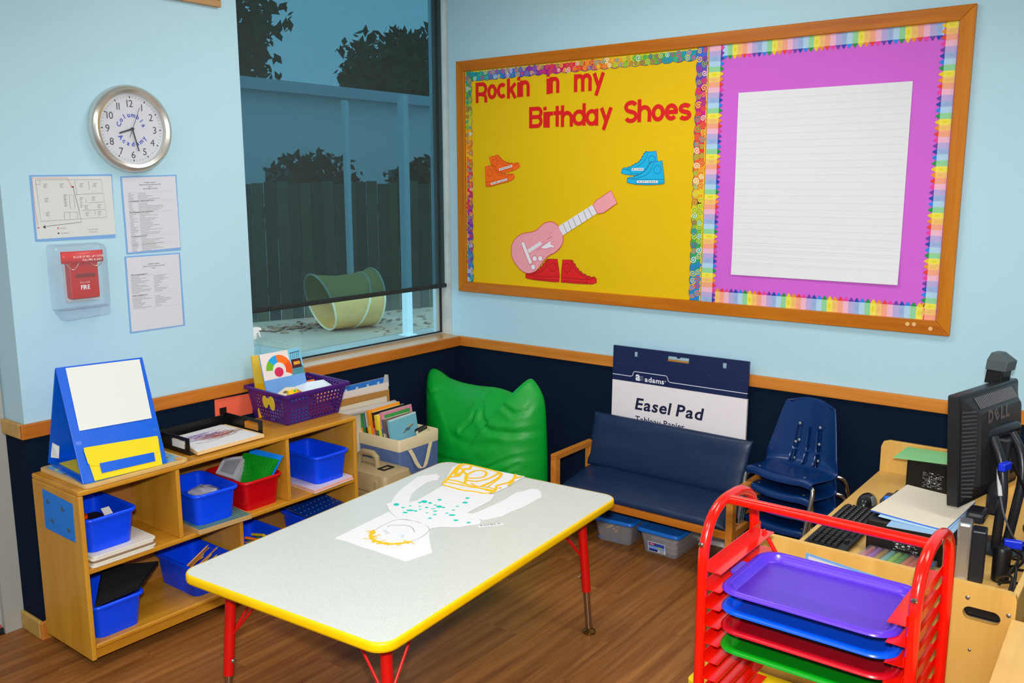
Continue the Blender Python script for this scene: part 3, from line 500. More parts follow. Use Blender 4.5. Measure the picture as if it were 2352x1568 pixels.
for q, m in ((((bx0, bz1), (bx1, bz1), (ix1, iz1), (ix0, iz1)), FW), (((bx0, bz0), (bx1, bz0), (ix1, iz0), (ix0, iz0)), FW), (((bx0, bz0), (ix0, iz0), (ix0, iz1), (bx0, bz1)), FWZ), (((bx1, bz0), (bx1, bz1), (ix1, iz1), (ix1, iz0)), FWZ)):
    MB().prism(list(q), F2, 0.0, 0.021).build('frame_rail', m, t, bevel=0.003)
for x, z, r in ((2.352, 1.105, 0.008), (2.376, 1.106, 0.008), (2.437, 1.094, 0.008)):
    MB().prism(ell(x, z, r), F2, 0.021, 0.0218).build('glue_dot', M('glue_pale', (226, 180, 122), 0.5), t)
YEL = M('paper_yellow', (226, 188, 4), 0.6, spec=0.25, var=0.02, vscale=3)
PUR = M('paper_purple', (203, 98, 208), 0.6, spec=0.25, var=0.02, vscale=3)
MB().prism([(ix0, iz0), (1.46, iz0), (1.46, iz1), (ix0, iz1)], F2, 0.0, 0.006).build('yellow_paper', YEL, t)
MB().prism([(1.46, iz0), (ix1, iz0), (ix1, iz1), (1.46, iz1)], F2, 0.0, 0.0055).build('purple_paper', PUR, t)
# swirl border strips (scalloped) along the top, left and right of the yellow half
RB = ((230, 196, 0), (60, 170, 40), (0, 150, 150), (20, 120, 220), (90, 60, 180), (200, 0, 130), (225, 40, 40), (240, 120, 20))
def hue(s):
    s = (s % 1.0) * len(RB); i = int(s); f = s - i; a, b = RB[i], RB[(i + 1) % len(RB)]
    return tuple(a[k] * (1 - f) + b[k] * f for k in range(3))
def swirl_strip(name, A, U, V, L, wd, seed):
    """A: start corner at the frame, U along, V towards the paper"""
    rnd = random.Random(seed); F = frame(Vector(A) + Vector((0, -.0011 * seed, 0)), U, V, (0, -1, 0)); mb = MB()
    n = max(8, int(L / 0.011)); q = []
    for i in range(n + 1):
        s = L * i / n; e = wd + 0.009 * abs(math.sin(PI * s / 0.055)) - 0.004
        q.append((s, e))
    for i in range(n):
        c = hue(q[i][0] / 1.15 + seed * .13)
        b = mb.add([fpt(F, q[i][0], 0, .0068), fpt(F, q[i + 1][0], 0, .0068), fpt(F, *q[i + 1], .0068), fpt(F, *q[i], .0068)])
        mb.face((b, b + 1, b + 2, b + 3) if F[1].cross(F[2]).dot(F[3]) > 0 else (b + 3, b + 2, b + 1, b), c)
    mb.stroke(q, F, .0071, .0028, (90, 70, 120))
    mb.stroke([(0, .003), (L, .003)], F, .0072, .004, (240, 210, 20))
    s = 0.01
    while s < L - 0.01:
        for row in (0.26, 0.74):
            r = wd * (0.22 + 0.10 * rnd.random()); cx = s + rnd.uniform(-.006, .006) + (0.012 if row > .5 else 0); cy = wd * row + 0.002; th = rnd.random() * 6.28; dr = rnd.choice((-1, 1))
            col = rnd.choice(((240, 214, 40), (240, 150, 30), (210, 40, 60), (30, 110, 200), (90, 190, 60), (235, 235, 225), (120, 50, 150), (20, 160, 170), (240, 214, 40), (225, 70, 30)))
            mb.flat(ell(cx, cy, r * 1.02, n=10), F, .0073, tuple(v * .85 + 30 for v in hue(s / 1.15 + seed * .13 + 0.09)))
            sp = [(cx + r * k / 17 * math.cos(th + dr * k * .62), cy + r * k / 17 * math.sin(th + dr * k * .62)) for k in range(1, 19)]
            mb.stroke(sp, F, .0076, r * 0.24, col, rise=.0002)
        s += wd * 0.62
    return mb.build(name, PRINT, t)
swirl_strip('swirl_border', (ix0 + .012, 0, iz1 - .004), (1, 0, 0), (0, 0, -1), 1.33, 0.046, 1)
swirl_strip('swirl_border', (ix0 + .002, 0, iz0), (0, 0, 1), (1, 0, 0), iz1 - iz0 - .002, 0.040, 2)
swirl_strip('swirl_border', (1.4565, 0, iz1), (0, 0, -1), (-1, 0, 0), iz1 - iz0 - .001, 0.052, 3)
# crayon border strips round the purple half
CR = (((170, 205, 230), (0, 130, 225)), ((140, 205, 150), (0, 140, 60)), ((232, 222, 80), (228, 196, 0)), ((238, 190, 105), (232, 140, 20)), ((236, 160, 130), (225, 50, 40)), ((232, 178, 200), (230, 50, 150)), ((180, 165, 215), (100, 50, 160)), ((150, 175, 220), (10, 60, 170)))
def crayon_strip(A, U, V, L, wd, ph=0):
    F = frame(Vector(A) + Vector((0, -.0005 * ph, 0)), U, V, (0, -1, 0)); mb = MB(); w = 0.0218; n = int(L / w); ok = F[1].cross(F[2]).dot(F[3]) > 0
    for i in range(n + 1):
        a, b = i * w, min((i + 1) * w, L); c, tip = CR[(i + ph) % 8]
        if b - a < .002: continue
        q = mb.add([fpt(F, a, 0, .0066), fpt(F, b, 0, .0066), fpt(F, b, wd - .011, .0066), fpt(F, a, wd - .011, .0066)]); mb.face((q, q + 1, q + 2, q + 3) if ok else (q + 3, q + 2, q + 1, q), c)
        q = mb.add([fpt(F, a, wd - .011, .0066), fpt(F, b, wd - .011, .0066), fpt(F, b - .009, wd + .005, .0066), fpt(F, a + .009, wd + .005, .0066)]); mb.face((q, q + 1, q + 2, q + 3) if ok else (q + 3, q + 2, q + 1, q), tip)
        if (i + ph) % 8 == 2: mb.flat(ell((a + b) / 2, wd * .42, .0055, wd * .2, 12), F, .0068, (226, 210, 20))
        elif (i + ph) % 8 in (3, 7): mb.flat(ell((a + b) / 2, wd * .42, .006, wd * .22, 12), F, .0068, tuple(v * .96 for v in c))
    return mb.build('crayon_border', PRINT, t)
crayon_strip((1.522, 0, iz1), (1, 0, 0), (0, 0, -1), 2.40 - 1.522, 0.056)
crayon_strip((1.527, 0, iz0), (1, 0, 0), (0, 0, 1), 2.404 - 1.527, 0.060, 3)
crayon_strip((1.460, 0, iz1), (0, 0, -1), (1, 0, 0), iz1 - iz0, 0.064, 5)
crayon_strip((ix1 - .004, 0, iz1), (0, 0, -1), (-1, 0, 0), iz1 - iz0, 0.052, 2)

# white lined chart paper on the purple half
wq = [(1.6010, 1.2545), (2.3030, 1.2545), (2.3015, 2.0315), (1.6005, 2.0330)]
o = MB()
def chart(u, v):
    x = wq[0][0] + (wq[1][0] - wq[0][0]) * u; z = wq[0][1] + (wq[3][1] - wq[0][1]) * v
    return fpt(F2, x, z, .0085 + 0.010 * max(0, .16 - v) / .16 * (0.4 + 0.9 * max(0, u - .45)))
o.grid(chart, 12, 16)
ch = o.build('chart_paper', M('chart_white', (222, 224, 228), 0.6, spec=0.2), solid=0.0015)
tag(ch, 'large blank white lined chart paper pinned on the purple half of the board', 'paper')
mb = MB()
for i in range(1, 26): mb.stroke([(1.606, 2.03 - i * 0.0287), (2.298, 2.03 - i * 0.0287)], F2, .0092 if i < 22 else .019, .0012, (214, 218, 226))
mb.build('ruled_lines', PRINT, ch)
# red paper letters, cut as heavy block letters
def block_letter(c, x0, z0, x1, z1, w):
    l, r, b, t = x0 + w / 2, x1 - w / 2, z0 + w / 2, z1 - w / 2; Wd, H = r - l, z1 - z0; mx = (l + r) / 2
    def arc(cx, cz, rx, rz, a0, a1, n=18): return [(cx + rx * math.cos(math.radians(a0 + (a1 - a0) * i / n)), cz + rz * math.sin(math.radians(a0 + (a1 - a0) * i / n))) for i in range(n + 1)]
    def ring(cx, cz, rx, rz): return arc(cx, cz, rx, rz, 0, 360, 26)
    def arch(xa, xb, top):
        rx = (xb - xa) / 2; return arc((xa + xb) / 2, top - w / 2 - rx, rx, rx, 165, 0, 12) + [(xb, z0)]
    def bowl(zt_, zb_):
        rz = (zt_ - zb_) / 2; rx = min(rz, Wd * .75); return [(l, zt_), (r - rx, zt_)] + arc(r - rx, zb_ + rz, rx, rz, 85, -85, 12) + [(r - rx, zb_), (l, zb_)]
    xh = z0 + H * .735
    if c == 'R': m = z0 + H * .42; return [[(l, z0), (l, z1)], bowl(t, m), [(r - Wd * .42, m - .001), (r - Wd * .10, m - H * .07), (r - Wd * .03, m - H * .16), (r, z0)]]
    if c == 'B': m = z0 + H * .52; return [[(l, z0), (l, z1)], bowl(t, m), bowl(m, b)]
    if c == 'o': return [ring(mx, (b + t) / 2, Wd / 2, (t - b) / 2)]
    if c == 'c': return [arc(mx, (b + t) / 2, Wd / 2, (t - b) / 2, 48, 312, 26)]
    if c == 'e': return [arc(mx, (b + t) / 2, Wd / 2, (t - b) / 2, 0, 318, 26), [(l, (b + t) / 2), (r + w * .45, (b + t) / 2)]]
    if c in 'Ss':
        m = (b + t) / 2; rz = (t - b) / 4
        return [arc(mx, t - rz, Wd / 2, rz, 25, 180, 14) + chaikin([(l, t - rz), (l + Wd * .1, m + rz * .25), (r - Wd * .1, m - rz * .25), (r, b + rz)], 2, False)[1:-1] + arc(mx, b + rz, Wd / 2, rz, 0, -155, 14)]
    if c == 'k': return [[(l, z0), (l, z1)], [(l, z0 + H * .33), (r, xh)], [(l + Wd * .30, z0 + H * .50), (r, z0)]]
    if c == 'i': return [[(mx, z0), (mx, z0 + H * .75)], [(mx, z1 - H * .17), (mx, z1)]]
    if c == 'n': return [[(l, z0), (l, z1)], arch(l, r, z1)]
    if c == 'm': return [[(l, z0), (l, z1)], arch(l, mx, z1), arch(mx, r, z1)]
    if c == 'h': return [[(l, z0), (l, z1)], arch(l, r, xh)]
    if c == 'r': return [[(l, z0), (l, z1)], arc(r, t - Wd, Wd, Wd, 172, 90, 8) + [(x1, t)]]
    if c == 't': return [[(mx, z0), (mx, z1)], [(x0, z0 + H * .66), (x1, z0 + H * .66)]]
    if c == 'd': return [[(r, z0), (r, z1)], ring((l + r) / 2, (z0 + xh) / 2, Wd / 2, (xh - z0 - w) / 2)]
    if c == 'a': return [[(r, z0), (r, z1)], ring(mx, (b + t) / 2, Wd / 2, (t - b) / 2)]
    if c == 'y': return [[(l, z1), (mx + w * .1, z0 + H * .34)], [(r, z1), (l + Wd * .22, z0)]]
    return []
RED = M('letter_red', (216, 26, 22), 0.5, spec=0.35)
words = ['Rockin'] * 6 + ['in'] * 2 + ['my'] * 2 + ['Birthday'] * 8 + ['Shoes'] * 5
ordn = ('first', 'second', 'third', 'fourth', 'fifth', 'sixth', 'seventh', 'eighth'); cnt = {}
for i, (c, x0, z0, x1, z1) in enumerate(D['letters']):
    w = words[i]; k = cnt.get(w, 0); cnt[w] = k + 1
    mb = MB(); d_ = .0075 + .0004 * (i % 3); LWD = .0195
    for q_, s_ in enumerate(block_letter(c, x0, z0, x1, z1, LWD)):
        cl = len(s_) > 3 and math.dist(s_[0], s_[-1]) < 1e-6
        if cl: s_.pop()
        mb.stroke(s_, F2, d_ + q_ * .0001, LWD, None, closed=cl, rise=.00008)
    lo = mb.build('paper_letter', RED)
    tag(lo, 'red cut-out letter %s, %s letter of the word %s' % (c, ordn[k], w), 'letter', 'red letters on the yellow board')
# paper shoes with name strips, red shoes and the paper guitar
def cutout(name, label, cat, outline, d, col, lines, circles, strips, group=None, dark=(20, 60, 90), lw=.0022):
    mb = MB().prism(outline, F2, d - .001, d, col); mb.stroke(outline, F2, d + .0003, lw, dark, closed=True)
    for l in lines: mb.stroke(chaikin(l, 2, False), F2, d + .0003, lw, dark)
    for (cx, cz), (ex, ez) in circles: mb.stroke(ell(cx, cz, abs(ex - cx), n=18), F2, d + .0003, lw, dark, closed=True)
    ob = tag(mb.build(name, PRINT), label, cat, group)
    for s_, txt in strips:
        mb = MB().prism(s_, F2, d + .0004, d + .0009, (238, 234, 238))
        a, b, c_, e = s_; h = math.dist(a, e); L = math.dist(a, b); ang = math.atan2(b[1] - a[1], b[0] - a[0]) if a[1] < e[1] else 0
        o2, u2 = (e, (c_[0] - e[0], c_[1] - e[1])) if a[1] > e[1] else (a, (b[0] - a[0], b[1] - a[1]))
        u = Vector((u2[0], 0, u2[1])).normalized(); v = Vector((-u.z, 0, u.x)); FF = frame(Vector((o2[0], 0, o2[1])), u, v, (0, -1, 0))
        mb.text(txt, FF, L * .06, h * .22, h * .58, d + .0012, (52, 48, 58), width=L * .88, bold=.01, slant=.15)
        mb.build('name_strip', PRINT, ob)
    return ob
def lace(line, n, s):
    out = []
    for i in range(n):
        k = (i + .5) / n * (len(line) - 1); a = int(k); f = k - a; x = line[a][0] * (1 - f) + line[a + 1][0] * f; z = line[a][1] * (1 - f) + line[a + 1][1] * f
        out.append([(x - s, z - s * .3), (x, z + s), (x + s, z)])
    return out
OD, BD, RD = (196, 70, 8), (0, 112, 160), (130, 10, 14)
cutout('paper_shoe', 'orange paper high-top with a name strip, behind the dated orange one', 'paper shoe', D['orBack'], .0075, (252, 104, 8), D['orL'][0:3] + lace(D['orBack'][3:9], 7, .005), [(D['orC'][0], D['orC'][2])], [(D['orLab'][0], 'JOSHUA')], 'paper shoes on the yellow board', OD)
cutout('paper_shoe', 'orange paper high-top with a date strip, overlapping the named orange one', 'paper shoe', D['orFront'], .0092, (252, 108, 8), D['orL'][3:] + lace(D['orFront'][2:9], 7, .005), [(D['orC'][1], D['orC'][3])], [(D['orLab'][1], '9/18/2013')], 'paper shoes on the yellow board', OD)
cutout('paper_shoe', 'blue paper high-top with a name strip, behind the dated blue one', 'paper shoe', D['blBack'], .0075, (8, 178, 226), D['blL'][0:3] + lace(D['blBack'][3:11], 8, .005), [(D['blC'][0], D['blC'][2])], [(D['blLab'][0], 'RYAN')], 'paper shoes on the yellow board', BD)
cutout('paper_shoe', 'blue paper high-top with a date strip, overlapping the named blue one', 'paper shoe', D['blFront'], .0092, (8, 176, 228), D['blL'][3:] + lace(D['blFront'][3:10], 8, .005), [(D['blC'][1], D['blC'][3])], [(D['blLab'][1], '9/17/2013')], 'paper shoes on the yellow board', BD)
cutout('paper_shoe', 'red paper high-top pointing left, under the pink paper guitar', 'paper shoe', D['shoeL'], .0075, (222, 22, 24), D['shoeLl'] + lace(D['shoeL'][3:8], 6, .006), [(D['shoeCirc'][0], D['shoeCirc'][2])], [], 'paper shoes on the yellow board', RD)
cutout('paper_shoe', 'red paper high-top pointing right, beside its pair at the board foot', 'paper shoe', D['shoeR'], .0075, (222, 22, 24), D['shoeRl'] + lace(D['shoeR'][1:7], 6, .006), [(D['shoeCirc'][1], D['shoeCirc'][3])], [], 'paper shoes on the yellow board', RD)
t = thing('paper_guitar', 'pink paper electric guitar cut-out tilted on the yellow board', 'paper guitar', (0.55, -.009, 1.2))
PINK, PD = (240, 160, 172), (206, 40, 62)
gb = chaikin(D['guitar_body'], 1)
mb = MB().prism(gb, F2, .0085, .0098, PINK); mb.stroke(gb, F2, .0101, .003, PD, closed=True)
rnd = random.Random(3)
for i in range(46):
    a = rnd.choice(D['guitar_body']); c = (0.53, 1.33); f = rnd.random() * .78; x = c[0] + (a[0] - c[0]) * f; z = c[1] + (a[1] - c[1]) * f
    mb.stroke([(x - .016, z - .01), (x + .016, z + .008)], F2, .01, .0016, rnd.choice(((246, 184, 190), (234, 138, 154))))
mb.build('guitar_body', PRINT, t)
mb = MB().prism(D['guitar_neck'], F2, .0094, .0102, (226, 226, 234))
for a, b in D['frets']: mb.stroke([a, b], F2, .0105, .0022, (70, 66, 76))
mb.build('guitar_neck', PRINT, t)
mb = MB().prism(D['guitar_head'], F2, .0098, .0107, PINK); mb.stroke(D['guitar_head'], F2, .011, .0026, PD, closed=True); mb.build('guitar_head', PRINT, t)
mb = MB().flat(D['strip'], F2, .0103, (230, 226, 234)); mb.flat(D['pick'], F2, .0105, (236, 234, 240)); mb.stroke(D['pick'], F2, .0108, .002, PD, closed=True)
a, b = [Vector(p) for p in D['bridge']]; u = (b - a).normalized(); w_ = Vector((-u.y, u.x)) * .011
pill = [tuple(a + w_ * math.cos(k * PI / 6) - u * .011 * math.sin(k * PI / 6)) for k in range(7)] + [tuple(b - w_ * math.cos(k * PI / 6) + u * .011 * math.sin(k * PI / 6)) for k in range(7)]
mb.flat(pill, F2, .0105, (236, 234, 240)); mb.stroke(pill, F2, .0108, .002, PD, closed=True)
for x, z in D['knobs']: mb.flat(ell(x, z, .0145), F2, .0105, (236, 234, 240)); mb.stroke(ell(x, z, .0145), F2, .0108, .002, PD, closed=True)
mb.build('guitar_trim', PRINT, t)

# ------------------------------------------------------------------ things on the left wall
F1 = FR['w1']
t = thing('wall_clock', 'round brushed-metal wall clock with black numerals and blue lettering', 'clock', (0.0, -1.878, 1.70))
cy, cz = -1.878, 1.857
STEEL = M('brushed_steel', (214, 212, 204), 0.30, metal=0.8, bump=0.05, bscale=120)
MB().lathe([(0.150, 0.0), (0.160, 0.004), (0.1605, 0.022), (0.155, 0.035), (0.143, 0.042), (0.131, 0.036), (0.129, 0.022)], (0, cy, cz), 64, 'x', caps=False).build('rim', STEEL, t, smooth=True)
MB().prism(ell(cy, cz, 0.131, n=64), F1, 0.012, 0.020).build('dial', M('dial_white', (222, 222, 230), 0.5), t)
mb = MB()
for i in range(60):
    a = PI / 2 - i * 2 * PI / 60; r0, r1, w = (0.112, 0.119, .0045) if i % 5 == 0 else (0.113, 0.119, .0011)
    mb.stroke([(cy + r0 * math.cos(a), cz + r0 * math.sin(a)), (cy + r1 * math.cos(a), cz + r1 * math.sin(a))], F1, .0204, w, (30, 30, 36))
for h in range(1, 13):
    a = PI / 2 - h * PI / 6; mb.text(str(h), F1, cy + 0.0935 * math.cos(a), cz + 0.0935 * math.sin(a) - 0.0135, 0.027, .0204, (36, 36, 44), align='c')
mb.build('numerals', PRINT, t)
mb = MB(); mb.arctext('Columbia', F1, cy, cz, 0.044, 0.017, math.radians(163), math.radians(17), .0205, (58, 62, 200), 0.03)
mb.arctext('Academy', F1, cy, cz, 0.063, 0.017, math.radians(214), math.radians(326), .0205, (58, 62, 200), 0.03, True); mb.build('lettering', PRINT, t)
BLK = M('black_plastic', (16, 17, 20), 0.4)
def hand(name, ang, L, w, tail, d):
    a = PI / 2 - math.radians(ang); c, s = math.cos(a), math.sin(a); P = lambda l, q: (cy + c * l - s * q, cz + s * l + c * q)
    MB().prism([P(-tail, -w), P(L, -w * .8), P(L, w * .8), P(-tail, w)], F1, d, d + .0012).build(name, BLK, t)
hand('hour_hand', 252, .054, .0032, 0, .023); hand('minute_hand', 166, .083, .0026, 0, .0245); hand('second_hand', 23, .088, .0008, .034, .026)
MB().prism(ell(cy, cz, .006), F1, .021, .028).build('hub', BLK, t)
MB().prism(ell(cy, cz, 0.131, n=48), F1, .0300, .0305).build('glass', GLASSY('clear_cover', (0.97, 0.98, 0.98), hz=0.02), t)

SLV = M('sleeve_blue', (120, 168, 222), 0.35, spec=0.5)
def sleeve(name, label, q, cat='document'):
    """q: TL, TR, BR, BL of the sleeve on the left wall"""
    o = MB().prism(q, F1, .0005, .002).build(name, SLV); tag(o, label, cat)
    c = (sum(p[0] for p in q) / 4, sum(p[1] for p in q) / 4)
    u = Vector((0, q[1][0] - q[0][0], q[1][1] - q[0][1])); v = Vector((0, q[0][0] - q[3][0], q[0][1] - q[3][1]))
    W_, H_ = u.length, v.length
    FF = frame(Vector((0, q[3][0], q[3][1])), u, v, (1, 0, 0))
    return o, FF, W_, H_
def grey(k): return (k, k, k + 6)
o, FF, W_, H_ = sleeve('evacuation_map', 'floor plan with a red evacuation route in a plastic sleeve below the clock', D['map'])
MB().prism([(.007, .008), (W_ - .004, .008), (W_ - .004, H_ - .006), (.007, H_ - .006)], FF, .002, .0024).build('paper', M('map_paper', (206, 212, 210), 0.6), o)
mb = MB(); X = lambda x, y: ((x - 75) / (1905 - 75) * W_ + (y - 85) * -.00000, H_ * (1 - (y - 85) / 1460.0)); G = grey(96)
def XL(pts, w=.0010, c=G): mb.stroke([X(*p) for p in pts], FF, .0026, w, c)
for pts in ([(190, 190), (1640, 205), (1700, 1080), (230, 1105), (190, 190)], [(1030, 210), (1060, 540), (1050, 560)], [(1340, 240), (1345, 430)], [(1050, 535), (1650, 520)], [(1300, 730), (1660, 725)], [(1150, 900), (1680, 900)], [(1440, 900), (1440, 1020)], [(880, 540), (980, 540), (990, 850), (890, 860), (880, 540)], [(740, 930), (1030, 930)], [(740, 930), (735, 1085)], [(860, 940), (860, 1085)], [(1030, 930), (1030, 1085)], [(190, 290), (280, 290), (280, 195)], [(1240, 620), (1250, 730)]): XL(pts)
for x, y in ((390, 325), (740, 325), (1180, 325), (1480, 330), (390, 640), (1430, 640), (390, 950), (1250, 830), (1550, 820), (1260, 990), (1540, 980)):
    for k in range(4): XL([(x - 45, y - 40 + k * 26), (x + 45 - (k * 17) % 40, y - 40 + k * 26)], .0014, grey(130))
for k in range(9): XL([(760, 530 + k * 32), (830 - (k * 13) % 30, 535 + k * 32)], .0022, grey(140))
for k in range(7): XL([(1110, 610 + k * 36), (1190 - (k * 23) % 50, 612 + k * 36)], .002, grey(140))
XL([(985, 365), (1010, 520), (1060, 800), (1110, 1165), (330, 1220)], .0016, grey(70)); XL([(960, 350), (880, 180), (860, 155), (120, 150), (130, 900), (160, 1180)], .0014, (214, 96, 96))
mb.flat([X(250, 1235), X(310, 1190), X(320, 1270)], FF, .0027, grey(60)); mb.flat([X(140, 1260), X(150, 1215), X(190, 1250)], FF, .0027, (220, 70, 90))
for x, y, c in ((580, 1275, (222, 80, 100)), (580, 1390, (60, 60, 70)), (985, 362, (60, 60, 70)), (955, 355, (220, 80, 100))): mb.flat(ell(*X(x, y), .0032), FF, .0027, c)
mb.text('Primary', FF, X(630, 0)[0], X(0, 1295)[1], .005, .0026, grey(110)); mb.text('Secondary', FF, X(630, 0)[0], X(0, 1405)[1], .005, .0026, grey(110))
mb.text('* meet in field', FF, X(1230, 0)[0], X(0, 1360)[1], .005, .0026, grey(120)); mb.text('by the tree', FF, X(1260, 0)[0], X(0, 1420)[1], .005, .0026, grey(120)); mb.build('plan_print', PRINT, o)

def docprint(o, FF, W_, H_, heads, blocks):
    MB().prism([(.006, .006), (W_ - .006, .006), (W_ - .006, H_ - .005), (.006, H_ - .005)], FF, .002, .0024).build('paper', M('doc_paper', (206, 208, 218), 0.6), o)
    mb = MB(); rnd = random.Random(len(heads) * 7)
    for y, s in heads: mb.text(s, FF, W_ * .5, H_ * y, .0042, .0026, grey(70), align='c', bold=.02)
    for b in blocks:
        if isinstance(b[1], str): mb.text(b[1], FF, W_ * b[2], H_ * b[0], .0046, .0026, grey(64), bold=.03); mb.stroke([(W_ * b[2], H_ * b[0] - .0012), (W_ * b[2] + len(b[1]) * .0026, H_ * b[0] - .0012)], FF, .0026, .0006, grey(80))
        else:
            y0, n, x0, xm, x1 = b
            for k in range(n):
                y = H_ * y0 - k * .0055; mb.stroke([(W_ * x0, y), (W_ * (x0 + (xm - x0) * (.3 + .6 * rnd.random())), y)], FF, .0026, .0017, grey(146))
                if x1: mb.stroke([(W_ * xm, y), (W_ * (xm + (x1 - xm) * (.15 + .6 * rnd.random())), y)], FF, .0026, .0017, grey(150))
            if x1: mb.stroke([(W_ * x0, H_ * y0 + .004), (W_ * x1, H_ * y0 + .004), (W_ * x1, H_ * y0 - n * .0055), (W_ * x0, H_ * y0 - n * .0055)], FF, .0025, .0006, grey(176), closed=True)
    mb.build('text_print', PRINT, o)
o, FF, W_, H_ = sleeve('emergency_plan', 'typed emergency plan page in a blue-edged sleeve, right of the floor plan', D['docs'][0])
docprint(o, FF, W_, H_, ((.905, 'Columbia Academy'), (.877, 'Child Care Program Emergency Plan'), (.849, 'Page 1'), (.824, '(Revised May 20, 2013)')),
         ((.775, 5, .1, .27, .87), (.672, 'Local Emergency Operations Center', .1), (.645, 6, .1, .27, .86), (.528, 'Local Emergency Service Numbers', .1), (.505, 15, .1, .27, .86), (.215, 'Evacuation Location(s)', .1), (.190, 5, .1, .27, .86), (.105, 5, .1, .27, .86)))
o, FF, W_, H_ = sleeve('emergency_plan', 'typed emergency plan page in a blue-edged sleeve, lowest on the clock wall', D['docs'][1])
docprint(o, FF, W_, H_, ((.875, 'Columbia Academy'), (.847, 'Child Care Program Emergency Plan'), (.819, 'Page 2')),
         ((.748, 'Who is Responsible For?', .08), (.722, 12, .08, .48, .9), (.478, 'Other Considerations', .08), (.452, 8, .08, .48, .92)))
# fire alarm pull station under a clear lift cover
t = thing('fire_alarm', 'red fire alarm pull station inside a clear lift-up cover', 'fire alarm', (0.0, -2.105, 1.17))
CLR = GLASSY('clear_plastic', (0.93, 0.95, 0.98), rough=0.05, haze=(0.85, 0.88, 0.93), hz=0.07)
FRD = M('alarm_red', (196, 12, 10), 0.35)
MB().prism(rr(0.125, 0.165, .006, cx=-2.110, cy=1.315), F1, .001, .012).build('back_plate', M('alarm_plate', (206, 210, 214), 0.5), t)
MB().prism(rr(0.106, 0.135, .006, cx=-2.117, cy=1.313), F1, .012, .046).build('pull_body', FRD, t, bevel=0.004)
MB().prism(rr(0.072, 0.014, .003, cx=-2.113, cy=1.33), F1, .046, .050).build('pull_handle', M('alarm_dark', (130, 8, 8), 0.4), t, bevel=.002)
mb = MB().text('PULL FOR', F1, -2.117, 1.301, .0062, .0465, (240, 190, 190), align='c', bold=.01); mb.text('FIRE', F1, -2.117, 1.279, .016, .0465, (245, 240, 240), align='c', bold=.03, sx=.8); mb.build('alarm_text', PRINT, t)
MB().grid(lambda u, v: (.034 + .024 * math.sin(PI * (.15 + .7 * u)), -2.196 + .154 * u, 1.376 + .042 * v), 14, 2).build('warning_band', M('band_red', (226, 20, 10), 0.3), t, solid=.002, smooth=True)
mb = MB(); Fb = frame(Vector((.060, 0, 0)), (0, 1, 0), (0, 0, 1), (1, 0, 0)); mb.text('IN CASE OF FIRE - LIFT COVER', Fb, -2.158, 1.394, .0075, 0, (250, 226, 220), width=.112, bold=.02); mb.text('PULL FIRE ALARM', Fb, -2.126, 1.382, .0075, 0, (250, 226, 220), width=.07, bold=.02); mb.build('warning_text', PRINT, t)
for yy, s in ((-2.158, 1), (-2.072, .6)): MB().tube([(.05, yy - .022 + .044 * i / 8, 1.374 - .022 * s * math.sin(PI * i / 8)) for i in range(9)], .0014, 6).build('wire_loop', STEEL, t, smooth=True)
mb = MB(); c0 = [(-2.219, 1.212), (-2.033, 1.216), (-2.033, 1.438), (-2.219, 1.438)]
mb.loft([[fpt(F1, x, z, 0.0) for x, z in rr(.196, .236, .012, 3, -2.126, 1.325)], [fpt(F1, x, z, .055) for x, z in rr(.188, .228, .016, 3, -2.126, 1.325)], [fpt(F1, x, z, .062) for x, z in rr(.176, .216, .014, 3, -2.126, 1.325)]], False); mb.flat(rr(.176, .216, .014, 3, -2.126, 1.325), F1, .062)
mb.build('cover', CLR, t, smooth=True, angle=30)
MB().loft([[(.004, -2.222, 1.212), (.004, -2.030, 1.214), (.056, -2.034, 1.214), (.056, -2.218, 1.212)], [(.02, -2.205, 1.174), (.02, -2.047, 1.176), (.062, -2.040, 1.182), (.062, -2.200, 1.174)]], True).build('lift_lip', CLR, t)
mb = MB().text('LIFT HERE', frame(Vector((.064, 0, 0)), (0, 1, .012), (-.1, 0, 1), (1, 0, 0)), -2.166, 1.215, .014, 0, (205, 60, 90), width=.092, bold=.01); mb.build('lift_text', PRINT, t)
# orange card with a black square, on the carpet behind the letter tray
o = tag(MB().prism([(-1.590, .662), (-1.402, .661), (-1.400, .752), (-1.588, .757)], F1, .0045, .006).build('orange_card', M('card_orange', (242, 104, 74), 0.6)), 'salmon orange card with a black square, on the navy wall behind the letter tray', 'card')
MB().prism([(-1.567, .686), (-1.533, .684), (-1.533, .716), (-1.567, .716)], F1, .006, .0066).build('black_square', BLK, o)
# lower edge of a framed sign at the very top
t = thing('framed_sign', 'wooden framed sign high above the clock, cut off by the photo edge', 'sign', (0.01, -1.62, 2.35))
MB().prism([(-1.80, 2.352), (-1.456, 2.352), (-1.456, 2.378), (-1.80, 2.378)], F1, .0, .022).build('frame_bottom', WOOD('sign_frame', (190, 150, 100), (170, 128, 78), 'y', 20), t, bevel=.003)
MB().box(0, .022, -1.80, -1.774, 2.378, 2.62).box(0, .022, -1.482, -1.456, 2.378, 2.62).box(0, .022, -1.80, -1.456, 2.62, 2.646).build('frame_sides', MATS['sign_frame'], t, bevel=.003)
MB().prism([(-1.78, 2.37), (-1.47, 2.37), (-1.47, 2.63), (-1.78, 2.63)], F1, .004, .01).build('sign_face', M('sign_white', (214, 222, 226), .6), t)

